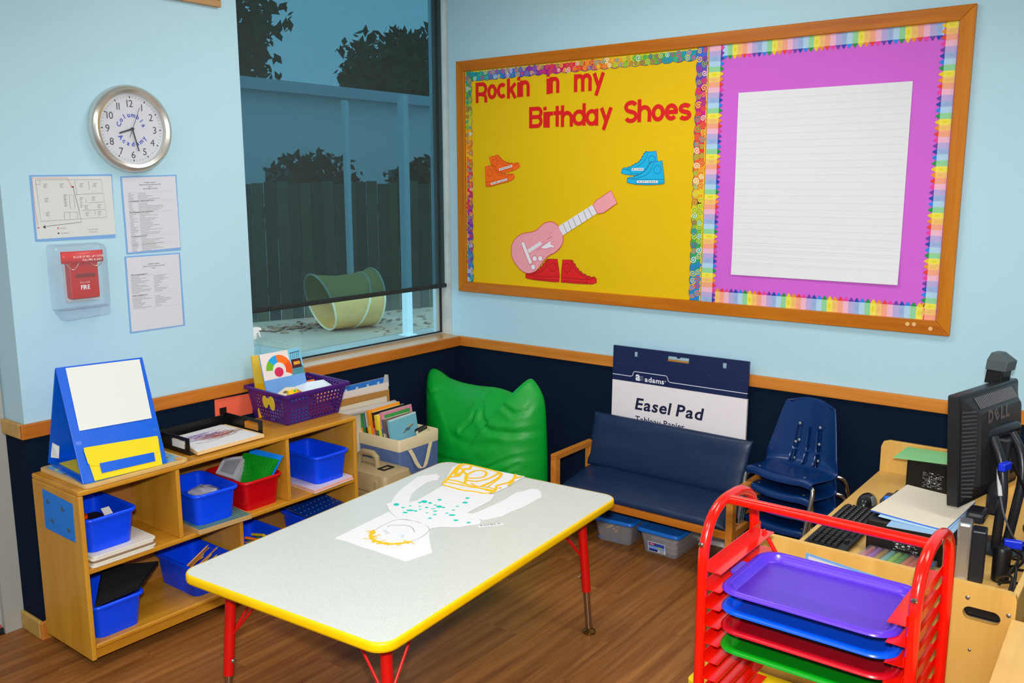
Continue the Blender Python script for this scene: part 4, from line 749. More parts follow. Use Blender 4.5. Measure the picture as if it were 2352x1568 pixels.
# ------------------------------------------------------------------ storage shelf
MAPLE = WOOD('shelf_maple', (208, 148, 42), (180, 118, 24), 'y', 12, rough=0.34, stretch=0.08, spec=0.5)
MAPLEZ = WOOD('shelf_maple_z', (208, 152, 48), (190, 130, 34), 'z', 10, rough=0.36, stretch=0.1, spec=0.5)
SX0, SX1, SY0, SY1, SZ = 0.055, 0.386, -2.372, -1.140, 0.652
t = thing('storage_shelf', 'low maple cubby shelf of six compartments against the left wall', 'shelf', (0.22, -1.756, 0))
MB().box(SX0, SX1, SY0, SY1, 0.633, SZ).build('top_board', MAPLE, t, bevel=.006, seg=3)
for a in (SY0, SY1 - 0.017): MB().box(SX0, SX1 - .001, a, a + .017, 0.045, 0.6335).build('side_panel', MAPLEZ, t, bevel=.004)
MB().box(SX0 + .012, SX1 - .004, SY0 + .017, SY1 - .017, 0.354, 0.372).build('middle_board', MAPLE, t, bevel=.004)
MB().box(SX0, SX1 - .002, SY0 + .017, SY1 - .017, 0.081, 0.099).build('bottom_board', MAPLE, t, bevel=.006, seg=3)
MB().box(SX1 - .026, SX1 - .010, SY0 + .017, SY1 - .017, 0.046, 0.081).build('kick_rail', MAPLE, t, bevel=.002)
for y in (-2.006, -1.512): MB().box(SX0 + .012, SX1 - .004, y - .008, y + .008, 0.372, 0.633).build('divider', MAPLEZ, t, bevel=.003)
MB().box(SX0 + .012, SX1 - .004, -1.758, -1.742, 0.099, 0.354).build('divider', MAPLEZ, t, bevel=.003)
MB().box(SX0, SX0 + .010, SY0 + .017, SY1 - .017, 0.099, 0.633).build('back_panel', WOOD('shelf_back', (176, 120, 58), (158, 104, 46), 'y', 9), t)
for x in (SX0 + .04, SX1 - .11):
    for y in (SY0 + .05, SY1 - .05): MB().lathe([(.004, -.009), (.020, -.008), (.020, .008), (.004, .009)], (x, y, .0205), 14, 'y').build('caster', BLK, t, smooth=True); MB().box(x - .012, x + .012, y - .012, y + .012, .04, .081).build('caster_plate', M('zinc', (150, 150, 155), .4, metal=.8), t)
FS = frame((0, SY0, 0), (1, 0, 0), (0, 0, 1), (0, -1, 0))
o = tag(MB().prism([(.130, .467), (.341, .465), (.343, .602), (.133, .611)], FS, .0005, .0015).build('blue_card', M('card_blue', (10, 122, 226), 0.55)), 'bright blue card with four grey dots on the left end of the shelf', 'card')
for x, z in ((.168, .574), (.272, .569), (.190, .508), (.305, .501)): MB().prism(ell(x, z, .0085, n=16), FS, .0015, .004).build('grey_dot', M('dot_slate', (62, 92, 112), 0.6), o)

# ------------------------------------------------------------------ cubby bins
BINB = M('bin_blue', (0, 72, 250), 0.28, spec=0.45)
BINR = M('bin_red', (196, 0, 18), 0.28, spec=0.45)
def bin_proto(name, label, m):
    t = thing(name, label, 'bin', (0, 0, 0), 0, 'cubby bins in the storage shelf')
    R = lambda w, d, r, z: [Vector((x, y, z)) for x, y in rr(w, d, r, 5)]
    MB().loft([R(.236, .150, .026, .003), R(.244, .156, .028, 0), R(.268, .176, .028, .116), R(.263, .171, .026, .116), R(.238, .150, .024, .004)], True).build('body', m, t, smooth=True, world=False)
    MB().loft([R(.266, .174, .028, .112), R(.284, .192, .034, .111), R(.290, .198, .036, .116), R(.288, .196, .035, .122), R(.279, .187, .032, .1255), R(.268, .176, .028, .124), R(.262, .170, .026, .117)], False).build('rim', m, t, smooth=True, world=False, angle=60)
    return t
b0 = bin_proto('cubby_bin', 'blue bin in the upper left compartment, on white boards', BINB)
setpos(b0, (.226, -2.252, .4125), 0)
BN = {}
BN['b2'] = dup(b0, (.246, -1.842, .3865), -.06, 'blue bin holding a clear bag, on green striped boards')
BN['b4'] = dup(b0, (.236, -1.268, .389), 0, 'empty blue bin in the upper right compartment, on pink paper')
BN['b5'] = dup(b0, (.232, -2.252, .099), 0, 'blue bin holding a black board, lower left compartment')
BN['b6'] = dup(b0, (.218, -1.862, .099), 0, 'blue bin holding loose pencils, lower shelf')
MB().box(.3455, .3468, -1.90, -1.84, .128, .150).build('paper_label', M('label_white', (226, 226, 224), .6), BN['b6'])
BN['b7'] = dup(b0, (.222, -1.590, .099), 0, 'blue bin holding bright coloured sticks, lower shelf')
BN['b8'] = dup(b0, (.232, -1.262, .099), 0, 'blue bin under studded plates, lower right compartment')
br = dup(b0, (.226, -1.622, .372), 0, 'red bin with a grey toy box and green plate', BINR)
# boards and papers under the bins
for i in range(5):
    MB2 = MB().prism(rr(.292, .232, .014, 3, .238 + .004 * ((i * 3) % 3), -2.228 + .003 * ((i * 2) % 3)), FR['top'], .372 + i * .008, .3795 + i * .008)
    o = MB2.build('lap_board', M('lapboard_white', (226, 222, 208), .35) if i != 2 else M('lapboard_brown', (150, 120, 90), .6), bevel=.001)
    tag(o, ('white lap board under the upper left bin, %s of its stack' % ('lowest', 'second from bottom', 'brownish middle one', 'second from top', 'topmost')[i]) if i != 2 else 'brown-faced lap board, middle of the stack under the upper left bin', 'board', 'lap boards in the upper left compartment')
GRN = M('mat_green', (84, 130, 122), .7); STP = (136, 170, 160)
for i in range(2):
    T = Matrix.Translation((.262, -1.829, 0)) @ Matrix.Rotation(-.06, 4, 'Z')
    FF = frame(T @ Vector((0, 0, 0)), T.to_3x3() @ Vector((1, 0, 0)), T.to_3x3() @ Vector((0, 1, 0)))
    z = .372 + i * .0072
    o = MB().prism(rr(.300, .226, .008, 2, .004 - i * .006, .002 * i), FF, z, z + .007).build('striped_board', M('board_edge', (196, 158, 100), .5)); tag(o, 'wood-edged board with a green striped face, %s of two under the bagged bin' % ('lower', 'upper')[i], 'board', 'striped boards under the blue bin')
    mb = MB().flat(rr(.292, .218, .006, 2, .004 - i * .006, .002 * i), FF, z + .0071, (70, 112, 108))
    for k in range(17): mb.stroke([(-.140 + k * .0175, -.106), (-.140 + k * .0175, .108)], FF, z + .00714, .0035, STP)
    mb.build('striped_face', PRINT, o)
for i, (c, nm) in enumerate((((232, 226, 230), 'white'), ((240, 150, 120), 'orange'), ((236, 190, 190), 'pink'), ((216, 206, 228), 'lavender'))):
    o = MB().prism([(.11 + i * .003, -1.385), (.398 - i * .002, -1.396), (.383 - i * .002, -1.168), (.10, -1.160)], FR['top'], .3722 + i * .004, .3757 + i * .004).build('paper_pad', M('pad_' + nm, c, .7))
    tag(o, '%s sheet pad under the upper right bin, %s of its pile' % (nm, ('lowest', 'second from bottom', 'second from top', 'topmost')[i]), 'paper', 'paper pads in the upper right compartment')
# contents of the bins
o = MB().loft([[Vector((x, y, z)) for x, y in rr(w, d, .018, 4, .255, -2.265)] for w, d, z in ((.13, .10, .42), (.14, .11, .445), (.135, .105, .49), (.09, .07, .505))], True).build('black_pouch', M('pouch_black', (22, 20, 22), .5), smooth=True); tag(o, 'black pouch with an orange end lying in the upper left bin', 'pouch')
MB().loft([[Vector((x, y, z)) for x, y in rr(.05, .04, .012, 3, .235, -2.30)] for z in (.496, .516)], True).build('orange_end', M('pouch_orange', (220, 70, 30), .5), o, smooth=True)
o = MB().slab([(.30, -2.235, .49), (.30, -2.205, .49), (.255, -2.205, .525), (.255, -2.235, .525)], .003).build('white_tag', M('label_white', (226, 226, 224), .6)); tag(o, 'white card scrap beside the black pouch in the upper left bin', 'card')
def crumple(c, r, seed, n=14, flat=.55):
    def fn(u, v):
        a = u * 2 * PI; b = (v - .5) * PI; d = Vector((math.cos(a) * math.cos(b), math.sin(a) * math.cos(b), math.sin(b)))
        k = 1 + .45 * noise.noise(d * 2.2 + Vector((seed, 0, 0))) + .2 * noise.noise(d * 5 + Vector((0, seed, 0)))
        return Vector(c) + Vector((d.x * r[0], d.y * r[1], d.z * r[2])) * k
    return MB().grid(fn, n, n // 2 + 2)
o = crumple((.27, -1.835, .465), (.075, .055, .035), 3).build('plastic_bag', GLASSY('bag_clear', (.9, .9, .95), rough=.2, haze=(.80, .80, .86), hz=.45), smooth=True, angle=25); tag(o, 'crumpled clear plastic bag of parts in a blue bin', 'bag')
MB().loft([[Vector((x, y, z)) for x, y in rr(.07, .05, .01, 2, .29, -1.855)] for z in (.455, .475)], True).build('white_part', M('label_white', (226, 226, 224), .6), o)
o = MB().loft([[Vector((x, y, z)) for x, y in rr(.06, .04, .01, 2, .235, -1.89)] for z in (.39, .475)], True).build('black_block', BLK); tag(o, 'small black block beside the clear bag in a blue bin', 'block')
# grey toy box + plates standing in the red bin
t = thing('toy_box', 'grey moulded toy box with a recessed panel, tipped in the red bin', 'toy', (.24, -1.66, .40))
TG = M('toy_grey', (188, 188, 198), .5)
ff = [Vector(p) for p in ((.165, -1.711, .499), (.160, -1.665, .553), (.178, -1.610, .560), (.230, -1.604, .559), (.262, -1.690, .488))]
dvx = Vector((-.012, .058, -.052)); kk = sum(ff, Vector()) / 5
qf = [ff[0], ff[4], ff[3], ff[1]]; kk = sum(qf, Vector()) / 4; nn = (qf[1] - qf[0]).cross(qf[3] - qf[0]).normalized()
MB().slab(qf, .030).build('box_front', TG, t, bevel=.002)
MB().loft([[kk + (p - kk) * .70 - nn * .075 for p in qf], [kk + (p - kk) * .97 - nn * .0295 for p in qf]], True).build('box_body', M('toy_grey_light', (204, 204, 212), .5), t)
MB().slab([kk + (p - kk) * .68 + nn * .0012 for p in qf], .001).build('recessed_panel', M('toy_grey_dark', (146, 148, 158), .5), t)
def plate(name, label, m, T, w, h, studs=True, n=(10, 10), cat='plate'):
    o = MB().box(-.0018, .0018, -w / 2, w / 2, -h / 2, h / 2, T=T).build(name, m); tag(o, label, cat)
    if studs:
        mb = MB()
        for i in range(n[0]):
            for j in range(n[1]):
                c = (-w / 2 + (i + .5) * w / n[0], -h / 2 + (j + .5) * h / n[1]); r = .0032
                mb.loft([[T @ Vector((d, c[0] + r * math.cos(k * PI / 3), c[1] + r * math.sin(k * PI / 3))) for k in range(6)] for d in (.0018, .0036)], True)
        mb.build('studs', m, o, kind='stuff')
    return o
def qplate(name, label, m, q, studs=None, th=.0034, cat='plate', n=(9, 9), sm=None):
    q = [Vector(p) for p in q]; o = tag(MB().slab(q, th).build(name, m), label, cat, 'building plates in the bins'); nn = (q[1] - q[0]).cross(q[3] - q[0]).normalized()
    if studs:
        mb = MB(); e1 = (q[1] - q[0]).normalized(); e2 = nn.cross(e1)
        for i in range(n[0]):
            for j in range(n[1]):
                u_, v_ = (i + .5) / n[0], (j + .5) / n[1]; c = (q[0] * (1 - u_) + q[1] * u_) * (1 - v_) + (q[3] * (1 - u_) + q[2] * u_) * v_
                mb.loft([[c + e1 * .0032 * math.cos(k * PI / 3) + e2 * .0032 * math.sin(k * PI / 3) + nn * d for k in range(6)] for d in (0, .0022)], True)
        mb.build('studs', sm or m, o, kind='stuff')
    return o
qplate('building_plate', 'green studded building plate leaning out of the red bin', M('plate_green', (0, 138, 20), .35), [(.250, -1.660, .420), (.352, -1.600, .470), (.365, -1.546, .552), (.220, -1.612, .574)], True)
qplate('building_plate', 'light blue building plate behind the green one in the red bin', M('plate_blue', (0, 126, 236), .35), [(.246, -1.648, .418), (.350, -1.580, .472), (.372, -1.529, .566), (.235, -1.588, .589)])
# lower shelf contents
bbq = [Vector(p) for p in ((.365, -2.340, .229), (.365, -2.176, .237), (.250, -2.030, .256), (.190, -2.215, .285))]
o = tag(MB().slab(bbq, .010).build('black_board', M('board_black', (6, 6, 8), .6), bevel=.002), 'black square board lying askew across the lower left bin', 'board')
kk = sum(bbq, Vector()) / 4; MB().slab([kk + (p - kk) * .93 + Vector((0, 0, .002)) for p in bbq], .002).build('felt_face', M('felt_black', (10, 10, 12), .95), o)
PW = [M('pencil_%d' % i, c, .4) for i, c in enumerate(((200, 130, 20), (214, 150, 40), (176, 104, 16)))]
for i in range(9):
    a = Vector((.150 + .014 * i, -1.915 + .006 * ((i * 5) % 3), .128 + .004 * (i % 3))); b = a + Vector((.035 - .012 * (i % 4), .105 + .012 * (i % 3), .046 + .012 * ((i * 7) % 4)))
    d = (b - a).normalized(); o = MB().tube([a, b], .0036, 6).build('pencil', PW[i % 3]); tag(o, 'yellow wooden pencil lying loose in the blue pencil bin', 'pencil', 'pencils in the blue bin')
    MB().tube([b, b + d * .012], [.0036, .0006], 6).build('tip', M('pencil_tip', (210, 170, 120), .6), o)
STC = ((226, 30, 26), (236, 200, 20), (20, 140, 220), (30, 150, 50), (240, 120, 20), (120, 60, 30))
for i in range(20):
    rnd = random.Random(i + 40); c = Vector((.20 + .105 * rnd.random() - .04, -1.62 + .09 * rnd.random(), .15 + .035 * rnd.random())); a = rnd.random() * PI; d = Vector((math.cos(a), math.sin(a), rnd.uniform(-.25, .25))).normalized() * .038
    o = MB().tube([c - d, c + d], .0062, 6).build('counting_stick', M('stick_%d' % (i % 6), STC[i % 6], .4)); tag(o, '%s counting stick in the lower blue bin' % ('red', 'yellow', 'blue', 'green', 'orange', 'brown')[i % 6], 'stick', '%s counting sticks in the lower blue bin' % ('red', 'yellow', 'blue', 'green', 'orange', 'brown')[i % 6])
qplate('building_plate', 'dark blue plate with pale studs over the lower right bin', M('plate_navy', (0, 58, 160), .35), [(.352, -1.372, .236), (.335, -1.168, .248), (.112, -1.160, .262), (.112, -1.365, .252)], True, n=(9, 6), sm=M('plate_stud', (90, 130, 200), .4))
qplate('building_plate', 'yellow plate under the dark blue one over the lower right bin', M('plate_yellow', (230, 206, 30), .35), [(.350, -1.365, .231), (.340, -1.160, .2425), (.116, -1.157, .2565), (.116, -1.36, .2465)])
# ------------------------------------------------------------------ on top of the shelf
t = thing('wooden_puzzle', 'wood-edged tray puzzle with a colourful scene, under the blue tabletop easel', 'puzzle', (.22, -2.155, SZ))
FP = frame((0, 0, SZ), (1, 0, 0), (0, 1, 0))
MB().prism(rr(.330, .386, .018, 4, .2215, -2.152), FP, .0005, .0135).build('puzzle_frame', M('puzzle_wood', (214, 176, 110), .5, var=.06, vscale=20), t, bevel=.002)
mb = MB().flat(rr(.302, .356, .012, 3, .2215, -2.152), FP, .0138, (110, 176, 214)); rnd = random.Random(11)
for i in range(90):
    x, y = .2215 + rnd.uniform(-.145, .145), -2.152 + rnd.uniform(-.172, .172); c = rnd.choice(((60, 110, 40), (180, 190, 40), (200, 60, 50), (40, 60, 40), (230, 220, 120), (140, 90, 50), (90, 150, 60), (40, 110, 170), (230, 160, 50)))
    mb.flat(ell(x, y, rnd.uniform(.006, .018), rnd.uniform(.005, .014), 9), FP, .0139 + i * .000012, c)
for i in range(7): mb.stroke(chaikin([(.08 + .045 * i, -2.32), (.09 + .04 * i, -2.25), (.06 + .05 * i, -2.15), (.10 + .038 * i, -2.05), (.08 + .042 * i, -1.98)], 2, False), FP, .0152, .0022, (236, 230, 196))
mb.build('puzzle_picture', PRINTG, t)
# blue tabletop easel
t = thing('tabletop_easel', 'blue folding tabletop easel with white board and yellow pocket, on the shelf', 'easel', (.2, -2.19, .6665))
EB = M('easel_blue', (0, 92, 214), .28, spec=.5)
A0, A1 = Vector((.200, -2.321, 1.040)), Vector((.208, -2.010, 1.030)); B0, B1 = Vector((.366, -2.343, .667)), Vector((.374, -2.038, .667)); C0, C1 = Vector((.034, -2.303, .667)), Vector((.040, -2.010, .667))
MB().slab([B0, B1, A1, A0], .006).build('front_panel', EB, t, bevel=.002)
MB().slab([C1, C0, A0 - Vector((.007, 0, .004)), A1 - Vector((.007, 0, .004))], .006).build('back_panel', EB, t, bevel=.002)
MB().slab([C0 + Vector((.008, 0, .006)), B0 + Vector((-.01, 0, .006)), B1 + Vector((-.01, 0, .006)), C1 + Vector((.008, 0, .006))][::1], .006).build('base_panel', EB, t)
FE = frame(B0, B1 - B0, A0 - B0 + Vector((0, .022 * 0, 0)))
vv = ((A0 + A1) / 2 - (B0 + B1) / 2).normalized(); uu = (B1 - B0).normalized(); FE = (B0, uu, (vv - uu * vv.dot(uu)).normalized(), uu.cross(vv).normalized())
def onE(p): p = Vector(p) - FE[0]; return (p.dot(FE[1]), p.dot(FE[2]))
wq2 = [onE(p) for p in ((.285, -2.304, .828), (.296, -2.048, .820), (.200, -2.027, 1.017), (.188, -2.288, 1.025))]
MB().prism(wq2, FE, .0005, .003).build('white_board', M('easel_white', (218, 221, 216), .3), t)
mb = MB(); mb.stroke([wq2[0], wq2[1], wq2[2], wq2[3]], FE, .0034, .0035, closed=True); mb.build('clear_edging', M('edging_clear', (232, 234, 232), .15, spec=.8), t)
EY = M('easel_yellow', (232, 208, 10), .4)
pq = [onE(p) for p in ((.367, -2.311, .668), (.375, -2.060, .665), (.330, -2.046, .760), (.316, -2.308, .775))]
P_ = lambda u, v: tuple((pq[0][k] * (1 - u) + pq[1][k] * u) * (1 - v) + (pq[3][k] * (1 - u) + pq[2][k] * u) * v for k in (0, 1))
MB().prism([P_(0.03, 0), P_(1, 0), P_(1, 1), P_(0, 1)], FE, .0005, .004).build('front_pocket', EY, t, bevel=.001)
MB().prism([P_(.0, .52), P_(.04, .44), P_(.14, .40), P_(.90, .40), P_(.99, .48), P_(1.0, .9), P_(.97, 1), P_(.02, 1), P_(-.01, .92)], FE, .004, .0062).build('pocket_flap', EY, t, bevel=.001)
MB().prism([P_(.14, .17), P_(.90, .17), P_(.90, .47), P_(.14, .47)], FE, .0062, .0068).build('pocket_window', EB, t)
MB().slab([(.10, -2.292, .677), (.33, -2.31, .677), (.33, -2.12, .678), (.10, -2.12, .678)], .003).build('base_pocket', M('easel_yellow_in', (206, 186, 10), .5), t)
MB().slab([(.052, -2.298, .69), (.086, -2.286, .69), (.094, -2.284, .735), (.074, -2.30, .75)], .001).build('paper_tag', M('label_white', (226, 226, 224), .6), t)
for p in ((.302, -2.318, .79), (.306, -2.046, .775)):
    a, b = onE(p); MB().prism(rr(.020, .013, .003, 2, a, b), FE, .0004, .0010).build('tape_patch', M('tape_blue', (40, 104, 208), .15), t)

# black letter tray with drawings
t = thing('letter_tray', 'black plastic letter tray with cut-out sides, on the shelf', 'tray', (.2, -1.75, SZ))
TB = M('tray_black', (14, 15, 17), .35)
y0, y1, x0, x1 = -1.917, -1.584, .062, .322
MB().box(x0, x1, y0, y1, SZ + .001, SZ + .005).build('tray_base', TB, t)
for y, s in ((y0, 1), (y1 - .005, -1)):
    mb = MB(); Y = lambda a, b, c, d: mb.box(a, b, y, y + .005, c, d)
    Y(x0, x1, SZ + .005, SZ + .018); Y(x0, x0 + .14, SZ + .018, SZ + .062); Y(x1 - .025, x1, SZ + .018, SZ + .066); Y(x0 + .14, x1 - .025, SZ + .052, SZ + .066)
    mb.build('tray_side', TB, t, bevel=.0015)
MB().box(x0, x0 + .005, y0 + .005, y1 - .005, SZ + .005, SZ + .05).build('tray_back', TB, t)
MB().box(x0 + .15, x1 - .03, y0 - .0012, y0 - .0003, SZ + .021, SZ + .05).build('tray_label', M('label_white', (226, 226, 224), .6), t)
o = MB().prism([(.356, -1.905), (.352, -1.602), (.10, -1.606), (.10, -1.85)], FP, .0055, .0185).build('drawing_pile', M('pile_cream', (232, 196, 140), .7)); tag(o, 'pile of cream drawing paper in the black letter tray', 'paper')
dq = [(.354, -1.907), (.350, -1.618), (.096, -1.622), (.106, -1.83)]
o = MB().prism(dq, FP, .0188, .0198).build('scribble_drawing', M('drawing_white', (226, 226, 230), .6)); tag(o, 'white drawing with brown and violet scribble, topmost in the letter tray', 'drawing')
mb = MB(); rnd = random.Random(21)
for i in range(70):
    c = rnd.choice(((150, 70, 60), (140, 60, 50), (170, 90, 70), (90, 70, 170), (110, 90, 190), (200, 110, 80), (120, 50, 60), (180, 70, 60)))
    vio = c[2] > 150; cx = .22 + rnd.gauss(-.035 if vio else 0, .022); cyy = -1.755 + rnd.gauss(-.03 if vio else .02, .035); L = rnd.uniform(.03, .08)
    mb.stroke(chaikin([(cx - .006, cyy - L), (cx + .01 * rnd.uniform(-1, 1), cyy - L * .3), (cx + .008 * rnd.uniform(-1, 1), cyy + L * .4), (cx - .012, cyy + L)], 1, False), FP, .0200 + i * .000004, rnd.uniform(.0008, .003), c)
mb.build('scribble', PRINT, o)
# purple basket
t = thing('purple_basket', 'purple plastic basket with square holes, full of booklets, on the shelf', 'basket', (.17, -1.285, SZ))
PB_ = M('basket_purple', (72, 30, 118), .3, spec=.5)
bb = [(.045, -1.420), (.275, -1.425), (.270, -1.140), (.045, -1.135)]; bt = [(.028, -1.440), (.318, -1.462), (.316, -1.128), (.022, -1.112)]; zb, zt = SZ + .001, SZ + .142
B3 = [Vector((x, y, zb)) for x, y in bb]; T3 = [Vector((x, y, zt)) for x, y in bt]
for i in range(4):
    j = (i + 1) % 4; nu, nv = (33, 17) if i % 2 else (29, 17)
    def fn(u, v, i=i, j=j): return (B3[i] * (1 - u) + B3[j] * u) * (1 - v) + (T3[i] * (1 - u) + T3[j] * u) * v
    if i == 1: sk = lambda a, b: a % 2 == 1 and b % 2 == 1 and 1 < a < 32 and not (a < 14 and 9 <= b <= 12)
    elif i == 0: sk = lambda a, b: a % 2 == 1 and b % 2 == 1 and 3 < a < 27 and not (8 < a < 24 and 9 <= b <= 12)
    else: sk = lambda a, b: a % 2 == 1 and b % 2 == 1
    MB().grid(fn, nu, nv, sk).build('basket_wall', PB_, t, solid=.0022)
MB().prism(bb, FR['top'], zb, zb + .002).build('basket_bottom', PB_, t)
rim = chaikin([tuple(p) for p in T3], 2)
ctr = sum(T3, Vector()) / 4
outl = lambda k, z: [Vector((ctr.x + (p[0] - ctr.x) * k, ctr.y + (p[1] - ctr.y) * k, z)) for p in chaikin([(.022, -1.446), (.0225, -1.446), (.324, -1.468), (.3242, -1.466), (.322, -1.122), (.3215, -1.1215), (.0165, -1.106), (.016, -1.1065)], 2)]
MB().loft([outl(.985, zt - .012), outl(1.02, zt - .012), outl(1.03, zt), outl(1.01, zt + .004), outl(.985, zt + .002), outl(.97, zt - .012)], False).build('basket_rim', PB_, t, smooth=True)
Ft = frame((0, 0, 0), (B3[1] - B3[0]), (T3[0] + T3[1] - B3[0] - B3[1]), None); Ft = (B3[0] * .5 + B3[1] * .5, (B3[1] - B3[0]).normalized(), ((T3[0] + T3[1]) / 2 - (B3[0] + B3[1]) / 2).normalized(), (B3[1] - B3[0]).cross((T3[0] + T3[1]) / 2 - (B3[0] + B3[1]) / 2).normalized())
mb = MB()
for c, rx, rz in ((-.012, .018, .030), (.034, .019, .034)): mb.prism(ell(c, .092, rx, rz, 14), Ft, .002, .005)
mb.prism(ell(.010, .098, .008, .016, 10), Ft, .002, .0055); mb.build('yellow_tag', M('tag_yellow', (226, 196, 60), .4), t, bevel=.001)
def book(name, label, c, size, T, cat='book', group=None, cover=None, spine=None, m=None):
    """size (thickness, width, height); local origin at the middle of the bottom edge; cover faces +x"""
    th, w, h = size; t_ = MB()
    o = t_.box(-th / 2, th / 2, -w / 2, w / 2, 0, h, T=T).build(name, m or M('cover_%d_%d_%d' % c, c, .35)); tag(o, label, cat, group)
    MB().box(-th / 2 + .0012, th / 2 - .0012, -w / 2 + .002, w / 2 + .0004, .002, h + .0004, T=T).build('pages', M('pages', (228, 224, 210), .7), o)
    if cover or spine:
        mb = MB()
        FC = (T @ Vector((th / 2, 0, 0)), T.to_3x3() @ Vector((0, 1, 0)), T.to_3x3() @ Vector((0, 0, 1)), T.to_3x3() @ Vector((1, 0, 0)))
        if cover: cover(mb, FC, w, h)
        FS_ = (T @ Vector((0, -w / 2, 0)), T.to_3x3() @ Vector((1, 0, 0)), T.to_3x3() @ Vector((0, 0, 1)), T.to_3x3() @ Vector((0, -1, 0)))
        if spine: spine(mb, FS_, th, h)
        mb.build('cover_print', PRINTG, o)
    return o
def RT(x, y, z, rz=0, ry=0, rx=0): return Matrix.Translation((x, y, z)) @ Matrix.Rotation(rz, 4, 'Z') @ Matrix.Rotation(ry, 4, 'Y') @ Matrix.Rotation(rx, 4, 'X')
def cov1(mb, F, w, h):
    q = lambda a, b, c, d, col, l=.0004: mb.flat([(a * w, b * h), (c * w, b * h), (c * w, d * h), (a * w, d * h)], F, l, col)
    q(-.5, 0, .5, .60, (110, 164, 228)); q(-.5, .60, .18, 1, (236, 226, 222)); q(.18, .60, .5, 1, (120, 200, 234)); q(.18, .60, .5, .72, (20, 170, 60))
    C = (-.10 * w, .72 * h)
    for a0, a1, c in ((-25, 30, (240, 84, 10)), (30, 95, (252, 116, 16)), (95, 135, (20, 164, 230)), (135, 175, (110, 186, 30))):
        arc = lambda r: [(C[0] + r * w * 1.05 * math.cos(math.radians(a0 + (a1 - a0) * k / 6)), C[1] + r * w * math.sin(math.radians(a0 + (a1 - a0) * k / 6))) for k in range(7)]
        mb.flat(arc(.30) + arc(.15)[::-1], F, .0007, c)
    mb.flat(ell(C[0] - .02 * w, C[1] - .03 * h, .11 * w, .075 * h, 14), F, .0009, (214, 40, 90))
    q(.22, .70, .46, .84, (70, 26, 40), .0007); q(.27, .75, .43, .80, (230, 160, 40), .0009)
    for k in range(5): mb.stroke([(w * (.22 + .05 * k), h * .85), (w * (.25 + .05 * k), h * .94)], F, .0009, .0022, (40, 50, 60))
    mb.stroke([(w * .21, h * .94), (w * .47, h * .95)], F, .0009, .003, (50, 60, 70))
    mb.flat([(-.4 * w, .34 * h), (-.05 * w, .44 * h), (.36 * w, .40 * h), (.10 * w, .28 * h)], F, .0006, (232, 220, 196)); mb.flat([(-.4 * w, .34 * h), (.10 * w, .28 * h), (.10 * w, .20 * h), (-.4 * w, .26 * h)], F, .0006, (30, 90, 190)); mb.flat([(.10 * w, .28 * h), (.36 * w, .40 * h), (.36 * w, .33 * h), (.10 * w, .20 * h)], F, .0006, (20, 70, 170))
    mb.flat(ell(-.06 * w, .37 * h, .07 * w, .02 * h, 10), F, .0008, (120, 110, 80)); mb.flat([(-.1 * w, .17 * h), (.30 * w, .26 * h), (.32 * w, .2 * h), (-.02 * w, .1 * h)], F, .0006, (222, 60, 30))
book('booklet', 'booklet with pale blue cover and a coloured arc, standing tallest in the purple basket', (120, 170, 226), (.006, .220, .285), RT(.165, -1.312, SZ + .006, .02, -.235), group='booklets in the purple basket', cover=cov1)
def cov2(mb, F, w, h):
    mb.flat([(-w / 2, 0), (w / 2, 0), (w / 2, h * .5), (-w / 2, h * .55)], F, .0004, (236, 176, 10)); mb.flat(ell(-w * .1, h * .66, w * .16, h * .16), F, .0005, (150, 90, 40))
book('booklet', 'yellow booklet with a brown figure, behind the blue arc booklet', (228, 190, 60), (.012, .185, .27), RT(.105, -1.338, SZ + .006, -.16, -.17), group='booklets in the purple basket', cover=cov2)
for i, (c, nm, x, y, rz, ry, w, h) in enumerate((((226, 40, 40), 'red', .225, -1.22, .0, -.5, .17, .11), ((250, 210, 30), 'yellow', .20, -1.23, .05, -.45, .18, .12), ((30, 120, 210), 'blue', .265, -1.36, .02, -.12, .12, .105), ((120, 190, 70), 'green', .09, -1.30, 1.5, .15, .14, .11), ((235, 120, 40), 'orange', .15, -1.22, .02, -.4, .18, .13))):
    book('small_book', 'small %s book lying low among the booklets in the purple basket' % nm, c, (.010, w, h), RT(x, y, SZ + .006, rz, ry), group='small books in the purple basket')
o = MB().slab([(.245, -1.285, .755), (.285, -1.145, .758), (.16, -1.125, .784), (.11, -1.27, .780)], .004).build('paper_packet', M('packet_white', (232, 238, 244), .2, spec=.7)); tag(o, 'white glossy packet lying on top at the right of the purple basket', 'packet')
o = MB().slab([(.288, -1.27, .725), (.292, -1.15, .728), (.262, -1.145, .772), (.256, -1.265, .768)], .003).build('orange_card', M('card_apricot', (240, 150, 100), .5)); tag(o, 'apricot card with a yellow star standing in the purple basket', 'card')
mb = MB(); c = (.2735, -1.195, .748)
Fk = frame(c, (.004, .12, .003), (-.028, .004, .044)); mb.flat([(.012 * (1 if k % 2 else .45) * math.cos(k * PI / 5), .012 * (1 if k % 2 else .45) * math.sin(k * PI / 5)) for k in range(10)], Fk, .0012, (250, 196, 30)); mb.build('star_print', PRINT, o)
